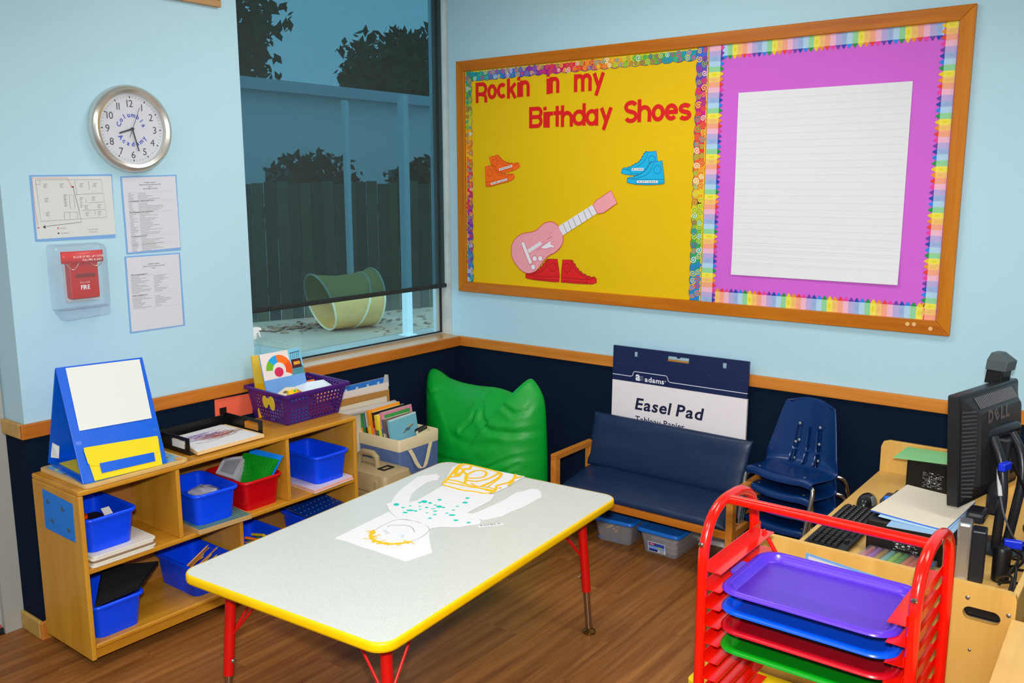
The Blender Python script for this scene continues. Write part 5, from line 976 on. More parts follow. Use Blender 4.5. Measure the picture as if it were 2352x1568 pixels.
# spray bottle on the window sill
t = thing('spray_bottle', 'clear spray bottle with white trigger head on the sill, half hidden by the wall', 'bottle', (-.045, -1.338, ZT))
MB().lathe([(.026, 0.001), (.031, .004), (.031, .07), (.027, .10), (.028, .125), (.016, .15), (.013, .163)], (-.045, -1.338, ZT), 20).build('bottle_body', GLASSY('bottle_clear', (.80, .95, .97), rough=.05, haze=(.75, .9, .95), hz=.12), t, smooth=True)
MB().lathe([(.013, .16), (.015, .163), (.015, .182), (.011, .184)], (-.045, -1.338, ZT), 18).build('collar', M('trigger_white', (232, 236, 238), .35), t, smooth=True)
F_ = frame((-.045, -1.338, ZT), (.25, .97, 0), (0, 0, 1))
MB().prism([(-.022, .182), (.014, .184), (.020, .196), (.034, .197), (.034, .209), (.012, .214), (-.024, .212)], F_, -.009, .009).build('trigger_head', MATS['trigger_white'], t, bevel=.003)
MB().prism([(.016, .196), (.024, .196), (.030, .168), (.026, .166)], F_, -.005, .005).build('trigger', MATS['trigger_white'], t)

# ------------------------------------------------------------------ corner: posters, case, fabric bin, bean bag
def sheet(name, label, q, m, th=.0015, cat='poster', group='poster boards leaning in the corner'):
    return tag(MB().slab(q, th).build(name, m), label, cat, group)
sheet('poster_board', 'plain white poster board leaning on the wall, behind the brown cardboard', [(.058, -1.10, .003), (.058, -.600, .003), (.040, -.606, .664), (.040, -1.10, .668)], M('poster_white', (226, 216, 212), .6), .003)
o = sheet('star_poster', 'tall sheet with a blue star-patterned top edge, rearmost in the corner', [(.050, -1.09, .003), (.050, -.602, .003), (.028, -.612, .690), (.028, -1.09, .690)], M('poster_white2', (222, 212, 210), .6), .002)
FQ = frame((.029, 0, 0), (0, 1, 0), (0, 0, 1), (1, 0, 0)); mb = MB().flat([(-1.09, .640), (-.611, .640), (-.612, .690), (-1.09, .690)], FQ, .002, (40, 116, 206))
rnd = random.Random(2)
mb.flat([(-1.09, .626), (-.611, .626), (-.611, .646), (-1.09, .640)], FQ, .0022, (150, 186, 222))
for i in range(13):
    c = (-.63 - .036 * i, .655 + .012 * (i % 2)); r = .013; mb.flat([(c[0] + r * (1 if k % 2 else .42) * math.cos(k * PI / 5 + i), c[1] + r * (1 if k % 2 else .42) * math.sin(k * PI / 5 + i)) for k in range(10)], FQ, .0026, (190, 214, 236))
mb.build('star_border', PRINT, o)
MB().slab([(.033, -.640, .640), (.036, -.596, .640), (.036, -.600, .700), (.033, -.622, .705)], .001).build('clear_wrap', GLASSY('bag_clear', (.9, .9, .95)), o)
sheet('poster_board', 'brown cardboard sheet leaning in front of the white poster board', [(.068, -1.09, .003), (.068, -.605, .003), (.052, -.612, .628), (.052, -1.09, .640)], M('cardboard', (176, 126, 62), .75), .004)
sheet('poster_board', 'off-white poster board leaning in front of the brown cardboard', [(.078, -1.10, .003), (.078, -.63, .003), (.062, -.640, .600), (.062, -1.10, .606)], M('poster_cream', (216, 206, 186), .6), .003)
def roll(u, v): a = u * 2 * PI; k = 1 + .10 * noise.noise(Vector((math.cos(a) * 2, v * 9, math.sin(a) * 2))); return Vector((.080 + .017 * k * math.cos(a), -1.06 + .46 * v, .578 + .017 * k * math.sin(a) - .02 * v + .0 * v))
o = MB().grid(roll, 14, 16).build('plastic_roll', GLASSY('bag_clear2', (.88, .88, .88), rough=.25, haze=(.80, .78, .74), hz=.6), smooth=True); tag(o, 'rolled clear plastic sheet lying across the tops of the poster boards', 'plastic roll')
# beige case
t = thing('beige_case', 'beige hard plastic case with a top handle, between shelf and fabric bin', 'case', (.27, -.945, 0))
BG = M('case_beige', (172, 152, 112), .45, var=.04, vscale=8)
cx, cy_ = .272, -.944; R = lambda w, d, r, z: [Vector((x, y, z)) for x, y in rr(w, d, r, 4, cx, cy_)]
MB().loft([R(.335, .170, .03, .001), R(.345, .180, .03, .02), R(.348, .184, .028, .255), R(.336, .172, .024, .262)], True).build('case_body', BG, t, smooth=True)
MB().loft([R(.336, .172, .024, .262), R(.352, .190, .026, .270), R(.352, .190, .028, .315), R(.335, .174, .032, .350), R(.30, .14, .03, .358)], True).build('case_lid', BG, t, smooth=True)
for x in (.165, .385):
    MB().box(x - .012, x + .012, cy_ - .097, cy_ + .097, .04, .33).build('rib', BG, t, bevel=.006)
MB().tube([(.18, cy_, .35), (.185, cy_, .395), (.205, cy_, .412), (.275, cy_, .414), (.298, cy_, .400), (.304, cy_, .35)], [.013, .014, .015, .015, .014, .013], 10).build('handle', BG, t, smooth=True)
mb = MB(); [mb.box(.358 + dx0, .358 + dx1, cy_ + dy0, cy_ + dy1, .355, .364) for dx0, dx1, dy0, dy1 in ((-.022, -.014, -.034, .034), (.014, .022, -.034, .034), (-.014, .014, .024, .034), (-.014, .014, -.034, -.024))]; mb.build('clasp', BLK, t, bevel=.002)
# fabric bin and its books
t = thing('fabric_bin', 'blue denim fabric bin with a cream band and handle, full of books', 'bin', (.205, -.703, 0))
DEN = M('denim_blue', (84, 108, 160), .85, bump=.3, bscale=500, var=.06, vscale=30); CRM = M('canvas_cream', (222, 206, 168), .85, bump=.3, bscale=500)
cx, cy_ = .206, -.703; R = lambda w, d, r, z: [Vector((x, y, z)) for x, y in rr(w, d, r, 3, cx, cy_)]
MB().loft([R(.262, .262, .012, .001), R(.270, .270, .012, .05), R(.276, .276, .012, .41), R(.266, .266, .010, .41), R(.255, .255, .010, .012)], True).build('bin_body', DEN, t, smooth=True)
MB().loft([R(.277, .277, .012, .405), R(.282, .280, .014, .458), R(.276, .274, .012, .463), R(.268, .266, .010, .458), R(.266, .266, .010, .405)], False).build('cream_band', CRM, t, smooth=True)
hp = [(.222, .398), (.226, .372), (.232, .335), (.250, .302), (.272, .288), (.292, .300), (.305, .335), (.312, .372), (.315, .40)]
hp2 = [Vector((.345 + .012 * math.sin(PI * i / 8), -.775 + .018 * i, z)) for i, z in enumerate((.398, .365, .325, .300, .292, .300, .330, .370, .404))]
mb = MB(); mb.loft([[p + Vector((.004, 0, 0)) + Vector((0, .012 * s, .006)) for p in hp2] for s in (-1, 1)], False, closed=False)
mb.build('handle_strap', CRM, t, solid=.002)
bcols = (((60, 150, 70), 'green'), ((30, 90, 190), 'blue'), ((240, 240, 230), 'white'), ((200, 190, 150), 'tan'), ((244, 150, 30), 'orange'), ((26, 22, 24), 'black'), ((214, 60, 40), 'red'), ((244, 214, 40), 'yellow'), ((250, 226, 60), 'pale yellow'), ((216, 130, 160), 'pink'), ((30, 110, 200), 'bright blue'), ((120, 96, 90), 'brown'))
for i, (c, nm) in enumerate(bcols):
    h = (.250, .255, .258, .27, .275, .268, .225, .262, .258, .275, .24, .25)[i]; w = (.19, .19, .20, .21, .22, .22, .17, .21, .21, .215, .18, .19)[i]
    def sp(mb, F, th, hh, c=c, i=i):
        mb.flat([(-th * .5, hh * .55), (th * .5, hh * .55), (th * .5, hh * .72), (-th * .5, hh * .72)], F, .0004, bcols[(i + 4) % 12][0])
        mb.flat([(-th * .5, hh * .2), (th * .5, hh * .2), (th * .5, hh * .3), (-th * .5, hh * .3)], F, .0004, bcols[(i + 7) % 12][0])
    def cv(mb, F, ww, hh, i=i):
        mb.flat([(-ww * .42, hh * .7), (ww * .42, hh * .7), (ww * .42, hh * .95), (-ww * .42, hh * .95)], F, .0004, bcols[(i + 3) % 12][0])
    book('picture_book', '%s-spined picture book standing in the fabric bin' % nm, c, (.0125, w, h), RT(.098 + .0142 * i, -.822 + w / 2 + .006 * ((i * 3) % 4), .300 - .006 * (i % 2), .03, -.16), group='picture books in the fabric bin', spine=sp, cover=cv)
def cvb(mb, F, w, h):
    mb.stroke([(-w * .5, h * .985), (w * .5, h * .985)], F, .0004, .006, (190, 226, 236))
    for x, z, s in ((.12, .72, 1), (-.12, .32, .9), (-.28, .1, .6)):
        mb.flat(ell(x * w, z * h, .10 * w * s, .03 * h * s, 10), F, .0005, (40, 110, 170)); mb.stroke([(x * w - .18 * w * s, z * h - .05 * h), (x * w, z * h), (x * w + .22 * w * s, z * h + .06 * h)], F, .0006, .006, (120, 100, 80)); mb.flat(ell((x + .06) * w, (z + .06) * h, .03 * w, .025 * h, 8), F, .0007, (236, 160, 60))
book('picture_book', 'light blue hardback with small flying figures on its cover, front of the fabric bin', (120, 188, 210), (.013, .205, .245), RT(.284, -.716, .300, .10, -.17), cover=cvb)
o = MB().box(-.006, .006, -.045, .045, 0, .09, T=RT(.318, -.625, .380, .25, -.35)).build('spiral_pad', M('pad_cream', (220, 212, 176), .6)); tag(o, 'cream spiral notepad with black coils in the fabric bin corner', 'notepad')
TT = RT(.318, -.625, .380, .25, -.35)
for k in range(9): MB().tube([TT @ Vector((.011 * math.cos(a * PI / 5), -.040 + .010 * k, .09 + .011 * math.sin(a * PI / 5))) for a in range(10)], .0024, 5, closed=True).build('coil', BLK, o, smooth=True)
# green bean bag / floor pillow
OUTL = [(.06, .006), (.030, .10), (.030, .28), (.012, .40), (.003, .526), (.002, .616), (.006, .660), (.022, .677), (.048, .674), (.078, .660), (.118, .642), (.18, .631), (.24, .625), (.33, .623), (.408, .628), (.470, .632), (.530, .625), (.575, .616), (.606, .618), (.632, .645), (.660, .690), (.678, .710), (.698, .700), (.728, .672), (.760, .622), (.772, .565), (.780, .457), (.786, .325), (.790, .214), (.790, .10), (.77, .006)]
def resample(p, n, closed=True):
    q = p + [p[0]] if closed else p; L = [0]
    for a_, b_ in zip(q, q[1:]): L.append(L[-1] + math.dist(a_, b_))
    out = []; k = 0
    for i in range(n):
        s_ = L[-1] * i / (n if closed else n - 1)
        while k < len(L) - 2 and L[k + 1] < s_: k += 1
        f = (s_ - L[k]) / max(L[k + 1] - L[k], 1e-9); out.append(tuple(q[k][j] * (1 - f) + q[k + 1][j] * f for j in (0, 1)))
    return out
OL = resample(chaikin(OUTL, 2), 160)
CREASE = [([(.415, .625), (.432, .56), (.418, .48), (.375, .43)], .016, .016), ([(.450, .57), (.480, .50), (.55, .455), (.66, .45), (.775, .465)], .017, .020), ([(.60, .58), (.66, .545), (.72, .56), (.74, .60)], .013, .016),
          ([(.52, .18), (.62, .25), (.71, .30)], .010, .011), ([(.60, .13), (.70, .19), (.785, .23)], .010, .011), ([(.55, .27), (.68, .335), (.775, .35)], .010, .011), ([(.50, .09), (.62, .14), (.75, .17)], .009, .010), ([(.62, .06), (.72, .10), (.785, .13)], .009, .010), ([(.68, .26), (.74, .285), (.785, .29)], .008, .009),
          ([(.05, .59), (.10, .555), (.16, .60), (.24, .622)], .011, .014), ([(.03, .62), (.08, .615), (.15, .635)], .009, .012), ([(.30, .40), (.45, .37), (.60, .40)], .006, .03), ([(.10, .30), (.25, .27), (.45, .28)], .006, .02)]
def sdist(x, z, P):
    best = 9
    for (ax, az), (bx, bz) in zip(P, P[1:]):
        ux, uz = bx - ax, bz - az; k = max(0, min(1, ((x - ax) * ux + (z - az) * uz) / (ux * ux + uz * uz))); d = math.hypot(x - ax - k * ux, z - az - k * uz)
        if d < best: best = d; sg = (x - ax) * uz - (z - az) * ux
    return best, (1 if sg > 0 else -1)
CPT = (.400, .290); NR = 44
mb = MB()
for side in (1, -1):
    loops = []
    for k in range(NR + 1):
        s_ = (k / NR) ** 1.25; lp = []
        for (ox, oz) in OL:
            x = ox + (CPT[0] - ox) * s_ * .985; z = oz + (CPT[1] - oz) * s_ * .985
            T_ = (1 - (1 - s_) ** 2.4) ** .62; th = (.195 if side > 0 else .135) * T_ * (1.18 - .55 * z)
            dd = 0.0
            if side > 0:
                for P, dep, wd in CREASE:
                    ds, sg = sdist(x, z, P)
                    if ds < wd * 4: dd -= .62 * dep * math.exp(-(ds / (wd * .7)) ** 2); dd += dep * .34 * math.exp(-((ds - wd * 1.3) / wd) ** 2)
            nz = noise.noise(Vector((x * 5, z * 5, side))) * .012 + noise.noise(Vector((x * 14 + z * 8, z * 16 - x * 7, side))) * .003
            lp.append(Vector((x, -.268 + .03 * (z - .3) - side * (th + (dd + nz) * min(1, T_ * 1.5)), max(z, .004))))
        loops.append(lp if side > 0 else lp[::-1])
    mb.loft(loops, False); mb.face([len(mb.v) - len(OL) + i for i in range(len(OL))])
o = mb.build('bean_bag', M('beanbag_green', (0, 156, 48), .42, spec=.45, bump=.06, bscale=700), smooth=True, angle=80); tag(o, 'large green bean bag cushion with two pointed corners in the room corner', 'bean bag')
m = o.modifiers.new('weld', 'WELD'); m.merge_threshold = .0006

# ------------------------------------------------------------------ activity table
TA = math.radians(4.4); TC = Vector((1.2876, -1.6832, 0)); TL, TW, TZ = 1.297, .803, .520
t = thing('activity_table', 'grey-topped rectangular activity table with a yellow edge and red legs', 'table', (TC.x, TC.y, 0), TA)
X = XF[t.name]
LAM = M('table_laminate', (198, 205, 200), .30, spec=.45); nt = LAM.node_tree; p = nt.nodes['Principled BSDF']
tc = nt.nodes.new('ShaderNodeTexCoord'); n1 = nt.nodes.new('ShaderNodeTexNoise'); n1.inputs['Scale'].default_value = 420; n1.inputs['Detail'].default_value = 2
r1 = nt.nodes.new('ShaderNodeValToRGB'); r1.color_ramp.elements[0].color = lin((200, 205, 200)); r1.color_ramp.elements[1].color = lin((213, 218, 213)); r1.color_ramp.elements[0].position = .40; r1.color_ramp.elements[1].position = .55
nt.links.new(tc.outputs['Object'], n1.inputs['Vector']); nt.links.new(n1.outputs['Fac'], r1.inputs[0]); nt.links.new(r1.outputs[0], p.inputs['Base Color'])
R = lambda g, z, r=.055: [Vector((x, y, z)) for x, y in rr(TW - 2 * g, TL - 2 * g, r - g, 8)]
MB().loft([R(.004, .492), R(.004, .5196), R(.006, TZ)], True).build('table_top', LAM, t, world=False)
MB().loft([R(.004, .4915), R(-.0005, .493), R(-.002, .500), R(-.002, .512), R(-.0005, .518), R(.003, .5203), R(.005, .5203)], False).build('edge_band', M('edge_yellow', (250, 200, 0), .35, var=.05, vscale=12), t, smooth=True, world=False, angle=80)
LR = M('leg_red', (206, 14, 10), .32, spec=.5); CHR = M('chrome', (200, 198, 192), .16, metal=1.0); NICK = M('leg_steel', (168, 150, 128), .22, metal=.95)
for sx in (-1, 1):
    for sy in (-1, 1):
        top = Vector((sx * (TW / 2 - .095), sy * (TL / 2 - .115), .492)); ft = Vector((sx * (TW / 2 - .068), sy * (TL / 2 - .088), .002))
        q = lambda k: top.lerp(ft, k)
        MB().tube([q(0), q(.66)], .0165, 16).build('leg', LR, t, smooth=True, world=False, angle=60)
        lo = bpy.context.scene.objects[-1] if False else None
        MB().tube([q(.655), q(.955)], .0125, 14).build('leg_insert', NICK, t, smooth=True, world=False, angle=60)
        f = q(1.0); MB().lathe([(.006, .030), (.012, .026), (.0125, .018), (.024, .010), (.0245, .003), (.018, .0)], (f.x, f.y, .0), 18).build('foot', M('foot_bronze', (128, 98, 50), .25, metal=.9), t, smooth=True, world=False)
        for dx, dy in ((-sx * .16, -sy * .012), (-sx * .012, -sy * .17)):
            MB().tube([q(.42), Vector((top.x + dx, top.y + dy, .490))], .0045, 8).build('brace', LR, t, smooth=True, world=False)
        b_ = q(.56); MB().lathe([(.003, 0), (.008, .002), (.006, .008), (.002, .010)], (b_.x - sx * .017 - (.01 if sx > 0 else 0), b_.y, b_.z), 10, 'x').build('adjust_screw', CHR, t, smooth=True, world=False)
# paper child lying on the table
FT = FR['top']; PWH = (236, 236, 240)
def paper(name, label, pts, z, extra=None, cat='paper cut-out'):
    mb = MB().prism(pts, FT, z, z + .0006, PWH)
    if extra: extra(mb, z + .0008)
    return tag(mb.build(name, PRINT), label, cat, 'paper figure on the table')
TEAL = (20, 206, 190); YL = (255, 200, 0)
def ex_head(mb, z):
    mb.stroke(chaikin(D['t_face'], 2), FT, z, .0014, (90, 80, 96), closed=True); mb.stroke(chaikin(D['t_mouth'], 1, False), FT, z + .0001, .0016, (70, 66, 78))
    for e in D['t_eyes']: mb.stroke(e, FT, z + .0001, .0012, (120, 190, 226))
    h = chaikin(D['t_hair'], 2, False); mb.stroke(h, FT, z + .0002, .012, (255, 200, 0), rise=.0002); rnd = random.Random(4)
    for a in h:
        for _ in range(2): mb.stroke([(a[0] + rnd.gauss(0, .004), a[1] + rnd.gauss(0, .004)), (a[0] + rnd.gauss(0, .011), a[1] + rnd.gauss(0, .011))], FT, z + .0005 + .00008 * rnd.random(), .004, (255, 200, 0))
def ex_torso(mb, z):
    for d in D['t_dots']: mb.flat(d, FT, z, TEAL)
paper('paper_cutout', 'white paper square with a child-drawn face and yellow hair, on the table', D['t_head'], TZ + .0005, ex_head)
paper('paper_cutout', 'white paper arm with splayed fingers, on the shelf side of the paper figure', D['t_armL'], TZ + .0005, lambda mb, z: mb.flat(ell(*D['t_armL'][6], .004), FT, z, YL))
paper('paper_cutout', 'white paper arm with rounded fingers, on the couch side of the paper figure', D['t_armR'], TZ + .0005)
paper('paper_cutout', 'white paper shirt with turquoise dots, in the middle of the paper figure', D['t_torso'], TZ + .0012, ex_torso)
def ex_shorts(mb, z):
    for i, s in enumerate(D['t_scrib']): mb.stroke(chaikin(s, 2, False), FT, z + i * .00012, .0112 if i not in (8, 9, 12) else .006, YL, rise=.0001)
paper('paper_cutout', 'white paper trousers scribbled in yellow, at the far table edge', D['t_shorts'], TZ + .0019, ex_shorts)
o = paper('name_strip', 'small white paper name strip beside the paper figure on the table', D['t_strip'], TZ + .0005, cat='paper strip')
s_ = D['t_strip']; u = Vector((s_[1][0] - s_[0][0], s_[1][1] - s_[0][1], 0)); FF = frame(Vector((s_[3][0], s_[3][1], 0)), u, (-u.y, u.x, 0), (0, 0, 1))
MB().text('PAMELA', FF, .008, .004, .013, TZ + .0013, (120, 120, 126), width=u.length - .016, slant=.15).build('name_print', PRINT, o)
mb = MB().stroke([(1.62, -2.20), (1.70, -2.245)], FT, TZ + .0004, .010, (196, 192, 176))
MT = M('smudge', (176, 178, 172), .5)

# ------------------------------------------------------------------ easel pad, couch, boxes
t = thing('easel_pad', 'tall white and navy easel pad standing on the floor behind the couch', 'easel pad', (1.37, -.045, 0))
lean = math.atan2(.020, .88)
FP2 = frame((1.022, -.060, .0015), (1, 0, 0), (0, .020, .88), (0, -.88, .020)); PWD, PH = .694, .878
NV = (16, 32, 78); PADW = M('pad_white', (220, 222, 226), .5); PADN = M('pad_navy', NV, .45)
holes = [(.124, .846, .022, .022), (.576, .846, .022, .022)]
mb = MB().prism([(0, 0), (PWD, 0), (PWD, .71), (0, .71)], FP2, -.012, 0); mb.build('pad_pages', PADW, t)
mb = MB()
def cell(x0, x1, z0, z1): mb.prism([(x0, z0), (x1, z0), (x1, z1), (x0, z1)], FP2, -.012, 0.0)
cell(0, PWD, .71, .833); cell(0, PWD, .859, PH)
cell(0, .112, .833, .859); cell(.134, .292, .833, .859); cell(.404, .566, .833, .859); cell(.588, PWD, .833, .859)
mb.build('pad_header', PADN, t)
mb = MB().prism([(.292, .833), (.300, .825), (.400, .825), (.404, .833), (.404, .842), (.292, .842)], FP2, -.0115, -.009); mb.build('handle_cut', M('pad_board', (176, 118, 50), .7), t)
MB().prism([(.34, .858), (.356, .858), (.353, .852), (.343, .852)], FP2, -.011, -.002).build('handle_notch', PADN, t)
mb = MB().flat([(0, .71), (PWD, .71), (PWD, .7105), (0, .7105)], FP2, .0004, NV)
mb.stroke([(0.0, .737), (.103, .737), (.112, .7425), (.115, .757), (.121, .7625), (.290, .7625), (.297, .757), (.303, .740), (.311, .7345), (PWD, .7345)], FP2, .0006, .003, (226, 230, 240))
mb.text('a', FP2, .128, .722, .042, .0006, (232, 234, 242), bold=.03); mb.text('adams', FP2, .178, .721, .0245, .0006, (232, 234, 242), bold=.022, width=.103); mb.text('®', FP2, .284, .732, .007, .0006, (232, 234, 242))
for i in range(5):
    for j in range(6): mb.flat(ell(.148 + .004 * j, .724 + .005 * i, .0014, n=6), FP2, .0007, (150, 160, 190))
mb.text('Easel Pad', FP2, .130, .580, .058, .0006, (14, 24, 62), width=.352, bold=.024, slant=.16)
mb.text('Tableau-Papier', FP2, .134, .519, .030, .0006, (14, 24, 62), width=.262, bold=.014)
for x in (.02, .19, .345, .5, .66): mb.stroke([(x, .793), (x + .016, .793)], FP2, .0006, .0025, (40, 60, 110))
mb.build('pad_print', PRINT, t)
# small couch
t = thing('kids_couch', 'small navy vinyl couch with an oak frame along the back wall', 'couch', (1.385, -.27, 0))
VIN = M('vinyl_navy', (22, 42, 76), .38, spec=.45, bump=.15, bscale=220, var=.05, vscale=5)
CO = WOOD('couch_oak', (206, 134, 48), (184, 108, 32), 'y', 16, rough=.4); COX = WOOD('couch_oak_x', (200, 124, 36), (176, 98, 22), 'x', 16, rough=.4)
def cushion(q, th, puff, name, n=14, r=.10):
    """q: 4 corners of the front face; puffed and rounded"""
    q = [Vector(p) for p in q]; nn = (q[1] - q[0]).cross(q[3] - q[0]).normalized(); mb = MB()
    def prof(a): return (1 - abs(2 * a - 1) ** 10)
    def f(u, v): return (q[0] * (1 - u) + q[1] * u) * (1 - v) + (q[3] * (1 - u) + q[2] * u) * v - nn * (th * .5) + nn * (th * .5) * (prof(u) * prof(v)) ** .5 + nn * puff * math.sin(PI * u) * math.sin(PI * v) + nn * .003 * noise.noise(Vector((u * 9, v * 4, 1)))
    def g(u, v): u = 1 - u; return (q[0] * (1 - u) + q[1] * u) * (1 - v) + (q[3] * (1 - u) + q[2] * u) * v - nn * (th * .5) - nn * (th * .5) * (prof(u) * prof(v)) ** .5
    mp = lambda a: .5 - .5 * math.cos(PI * a)
    mb.grid(lambda u, v: f(mp(u), mp(v)), 40, 20); mb.grid(lambda u, v: g(mp(u), mp(v)), 40, 20)
    o = mb.build(name, VIN, t, smooth=True, angle=70); w = o.modifiers.new('weld', 'WELD'); w.merge_threshold = .0008; return o
cushion([(.966, -.430, .272), (1.805, -.430, .268), (1.775, -.135, .305), (.950, -.135, .308)], .050, .006, 'seat_cushion')
cushion([(.950, -.172, .300), (1.740, -.168, .296), (1.770, -.108, .543), (.952, -.108, .552)], .044, .006, 'back_cushion')
for x in (.936, 1.812):
    MB().box(x, x + .030, -.445, -.408, 0, .386).build('front_post', CO, t, bevel=.002)
    MB().box(x, x + .030, -.150, -.118, 0, .386).build('rear_post', CO, t, bevel=.002)
    MB().box(x, x + .030, -.445, -.118, .386, .412).build('armrest', CO, t, bevel=.002)
MB().box(.966, 1.812, -.440, -.418, .208, .238).build('front_rail', COX, t, bevel=.002)
MB().box(.966, 1.812, -.145, -.123, .208, .238).build('rear_rail', COX, t, bevel=.002)
MB().box(.966, 1.812, -.418, -.145, .226, .238).build('seat_board', COX, t)
for x in (.936, 1.812): MB().box(x + .004, x + .026, -.408, -.150, .208, .238).build('side_rail', CO, t, bevel=.002)
# clear boxes under the couch
t0 = thing('storage_box', 'clear blue-lidded shoe box of coloured toys, under the couch near the table', 'storage box', (0, 0, 0), 0, 'clear storage boxes under the couch')
CB = GLASSY('box_clear', (.90, .90, .92), rough=.08, haze=(.80, .80, .84), hz=.16); LB = M('lid_blue', (20, 112, 214), .3, spec=.5)
R = lambda w, d, r, z: [Vector((x, y, z)) for x, y in rr(w, d, r, 4)]
MB().loft([R(.158, .27, .018, .001), R(.166, .278, .02, .006), R(.192, .318, .022, .105), R(.208, .332, .024, .108), R(.206, .330, .024, .112), R(.188, .314, .02, .110), R(.162, .274, .018, .006)], True).build('box_body', CB, t0, smooth=True, world=False)
MB().loft([R(.214, .338, .026, .106), R(.222, .345, .028, .110), R(.221, .344, .028, .118), R(.210, .334, .026, .124), R(.19, .315, .022, .124), R(.185, .31, .02, .121)], True).build('lid', LB, t0, smooth=True, world=False)
t2 = dup(t0, (1.448, -.178, 0), -.0, 'clear blue-lidded shoe box with a printed label, under the couch')
setpos(t0, (1.196, -.180, 0), .10)
for x, y in ((1.128, -.319), (1.205, -.312)): MB().box(x, x + .018, y - .004, y + .004, .012, .022).build('blue_latch', LB, t0)
FB = frame((1.448, -.3285, 0), (1, 0, 0), (0, -.02, .1), None); FB = (Vector((1.448, -.330, .0)), Vector((1, 0, 0)), Vector((0, -.18, .98)).normalized(), Vector((0, -.98, -.18)).normalized())
mb = MB().flat([(-.046, .022), (.040, .022), (.040, .072), (-.046, .072)], FB, .0015, (226, 228, 236)); mb.flat([(-.043, .052), (.037, .052), (.037, .069), (-.043, .069)], FB, .0018, (40, 70, 170)); mb.flat([(-.043, .036), (.037, .036), (.037, .052), (-.043, .052)], FB, .0018, (120, 160, 226)); mb.flat([(-.043, .025), (.002, .025), (.002, .037), (-.043, .037)], FB, .002, (20, 40, 130))
mb.flat(ell(-.026, .061, .013, .006, 12), FB, .0022, (226, 110, 110)); mb.flat([(-.004, .046), (.012, .052), (.028, .044), (.012, .040)], FB, .0022, (170, 190, 90))
for k in range(7): mb.stroke([(.010 + .0035 * k, .0245), (.010 + .0035 * k, .0345)], FB, .0022, .0014 + .0006 * (k % 2), (50, 50, 56))
mb.build('printed_label', PRINT, t2)
for i in range(16):
    rnd = random.Random(i + 90); c = Vector((1.135 + .12 * rnd.random(), -.285 + .20 * rnd.random(), .012 + .055 * rnd.random())); cc = (((230, 190, 40), 'yellow'), ((200, 90, 60), 'red'), ((70, 140, 90), 'green'), ((190, 130, 190), 'violet'))[i % 4]
    a = rnd.random() * 6; o = MB().tube([c + Vector((.018 * math.cos(a + k * .5), .018 * math.sin(a + k * .5), .004 * k)) for k in range(6)], .0055, 7).build('link_toy', M('toy_' + cc[1], cc[0], .4), smooth=True); tag(o, '%s plastic link toy inside the clear box under the couch' % cc[1], 'toy', '%s link toys in the clear box' % cc[1])
for i in range(6):
    o = MB().prism(rr(.14 - .002 * i, .22, .01, 2, 1.448 + .003 * (i % 2), -.178), FT, .008 + i * .013, .019 + i * .013).build('card_bundle', M('cards_%d' % (i % 2), ((176, 168, 160), (150, 146, 140))[i % 2], .7)); tag(o, 'grey card bundle stacked inside the labelled clear box under the couch', 'cards', 'card bundles in the labelled box')

# ------------------------------------------------------------------ stack of chairs
t = thing('stacking_chair', 'x', 'chair', (0, 0, 0), 0, 'stacked blue chairs')
CHB = M('chair_blue', (6, 46, 100), .24, spec=.5, bump=.02, bscale=500)
prof = [(y_ * .76, z_ * 1.0 - (max(0, z_ - .28) * .045)) for y_, z_ in [(-.172, .236), (-.166, .254), (-.145, .263), (-.09, .262), (-.02, .257), (.045, .256), (.085, .262), (.115, .282), (.132, .315), (.142, .36), (.150, .41), (.158, .46), (.166, .51), (.171, .545), (.174, .556)]]
wid = [.148, .154, .157, .160, .163, .166, .168, .166, .160, .150, .140, .130, .119, .108, .092]
def shell(u, v):
    k = v * (len(prof) - 1); i = min(int(k), len(prof) - 2); f = k - i
    def cr(P, j):
        g = lambda q: P[max(0, min(len(P) - 1, q))]; p0, p1, p2, p3 = g(i - 1), g(i), g(i + 1), g(i + 2)
        return .5 * (2 * p1 + (p2 - p0) * f + (2 * p0 - 5 * p1 + 4 * p2 - p3) * f * f + (3 * p1 - p0 - 3 * p2 + p3) * f ** 3)
    y = cr([q[0] for q in prof], 0); z = cr([q[1] for q in prof], 0); w = cr(wid, 0)
    a = 2 * u - 1; x = a * w; back = max(0.0, min(1.0, (k - 5) / 3.5)); back = back * back * (3 - 2 * back); xx = x / .165
    front = max(0.0, min(1.0, (3 - k) / 3)); edge = max(0.0, (abs(a) - .62) / .38) ** 2
    return Vector((x, y - back * .050 * xx * xx + front * .018 * a * a, z + (1 - back) * (.012 * xx * xx - .016 * edge) - .030 * max(0, (k - 12.5) / 1.5) * abs(a) ** 3))
NU, NVv = 33, 56
def slot(i, j): return 25 <= j <= 40 and j not in (32,) and (i in (10, 11) or i in (16,) or i in (21, 22))
MB().grid(shell, NU, NVv, slot).build('seat_shell', CHB, t, smooth=True, solid=.0055, world=False, angle=60)
for s in (-1, 1):
    MB().tube(chaikin([(s * .150, -.160, .006), (s * .156, -.120, .17), (s * .158, -.108, .215), (s * .150, -.10, .238), (s * .115, -.085, .247), (s * .112, -.02, .247), (s * .112, .05, .246), (s * .130, .085, .245), (s * .170, .105, .238), (s * .182, .118, .20), (s * .180, .180, .006)], 2, False), .0098, 10).build('leg_frame', CHR, t, smooth=True, world=False, angle=60)
    for y, x_ in ((-.160, .150), (.180, .180)): MB().lathe([(.010, 0), (.013, .002), (.012, .018), (.0100, .02)], (s * x_, y, 0), 10).build('foot_cap', M('cap_grey', (120, 122, 126), .5), t, smooth=True, world=False)
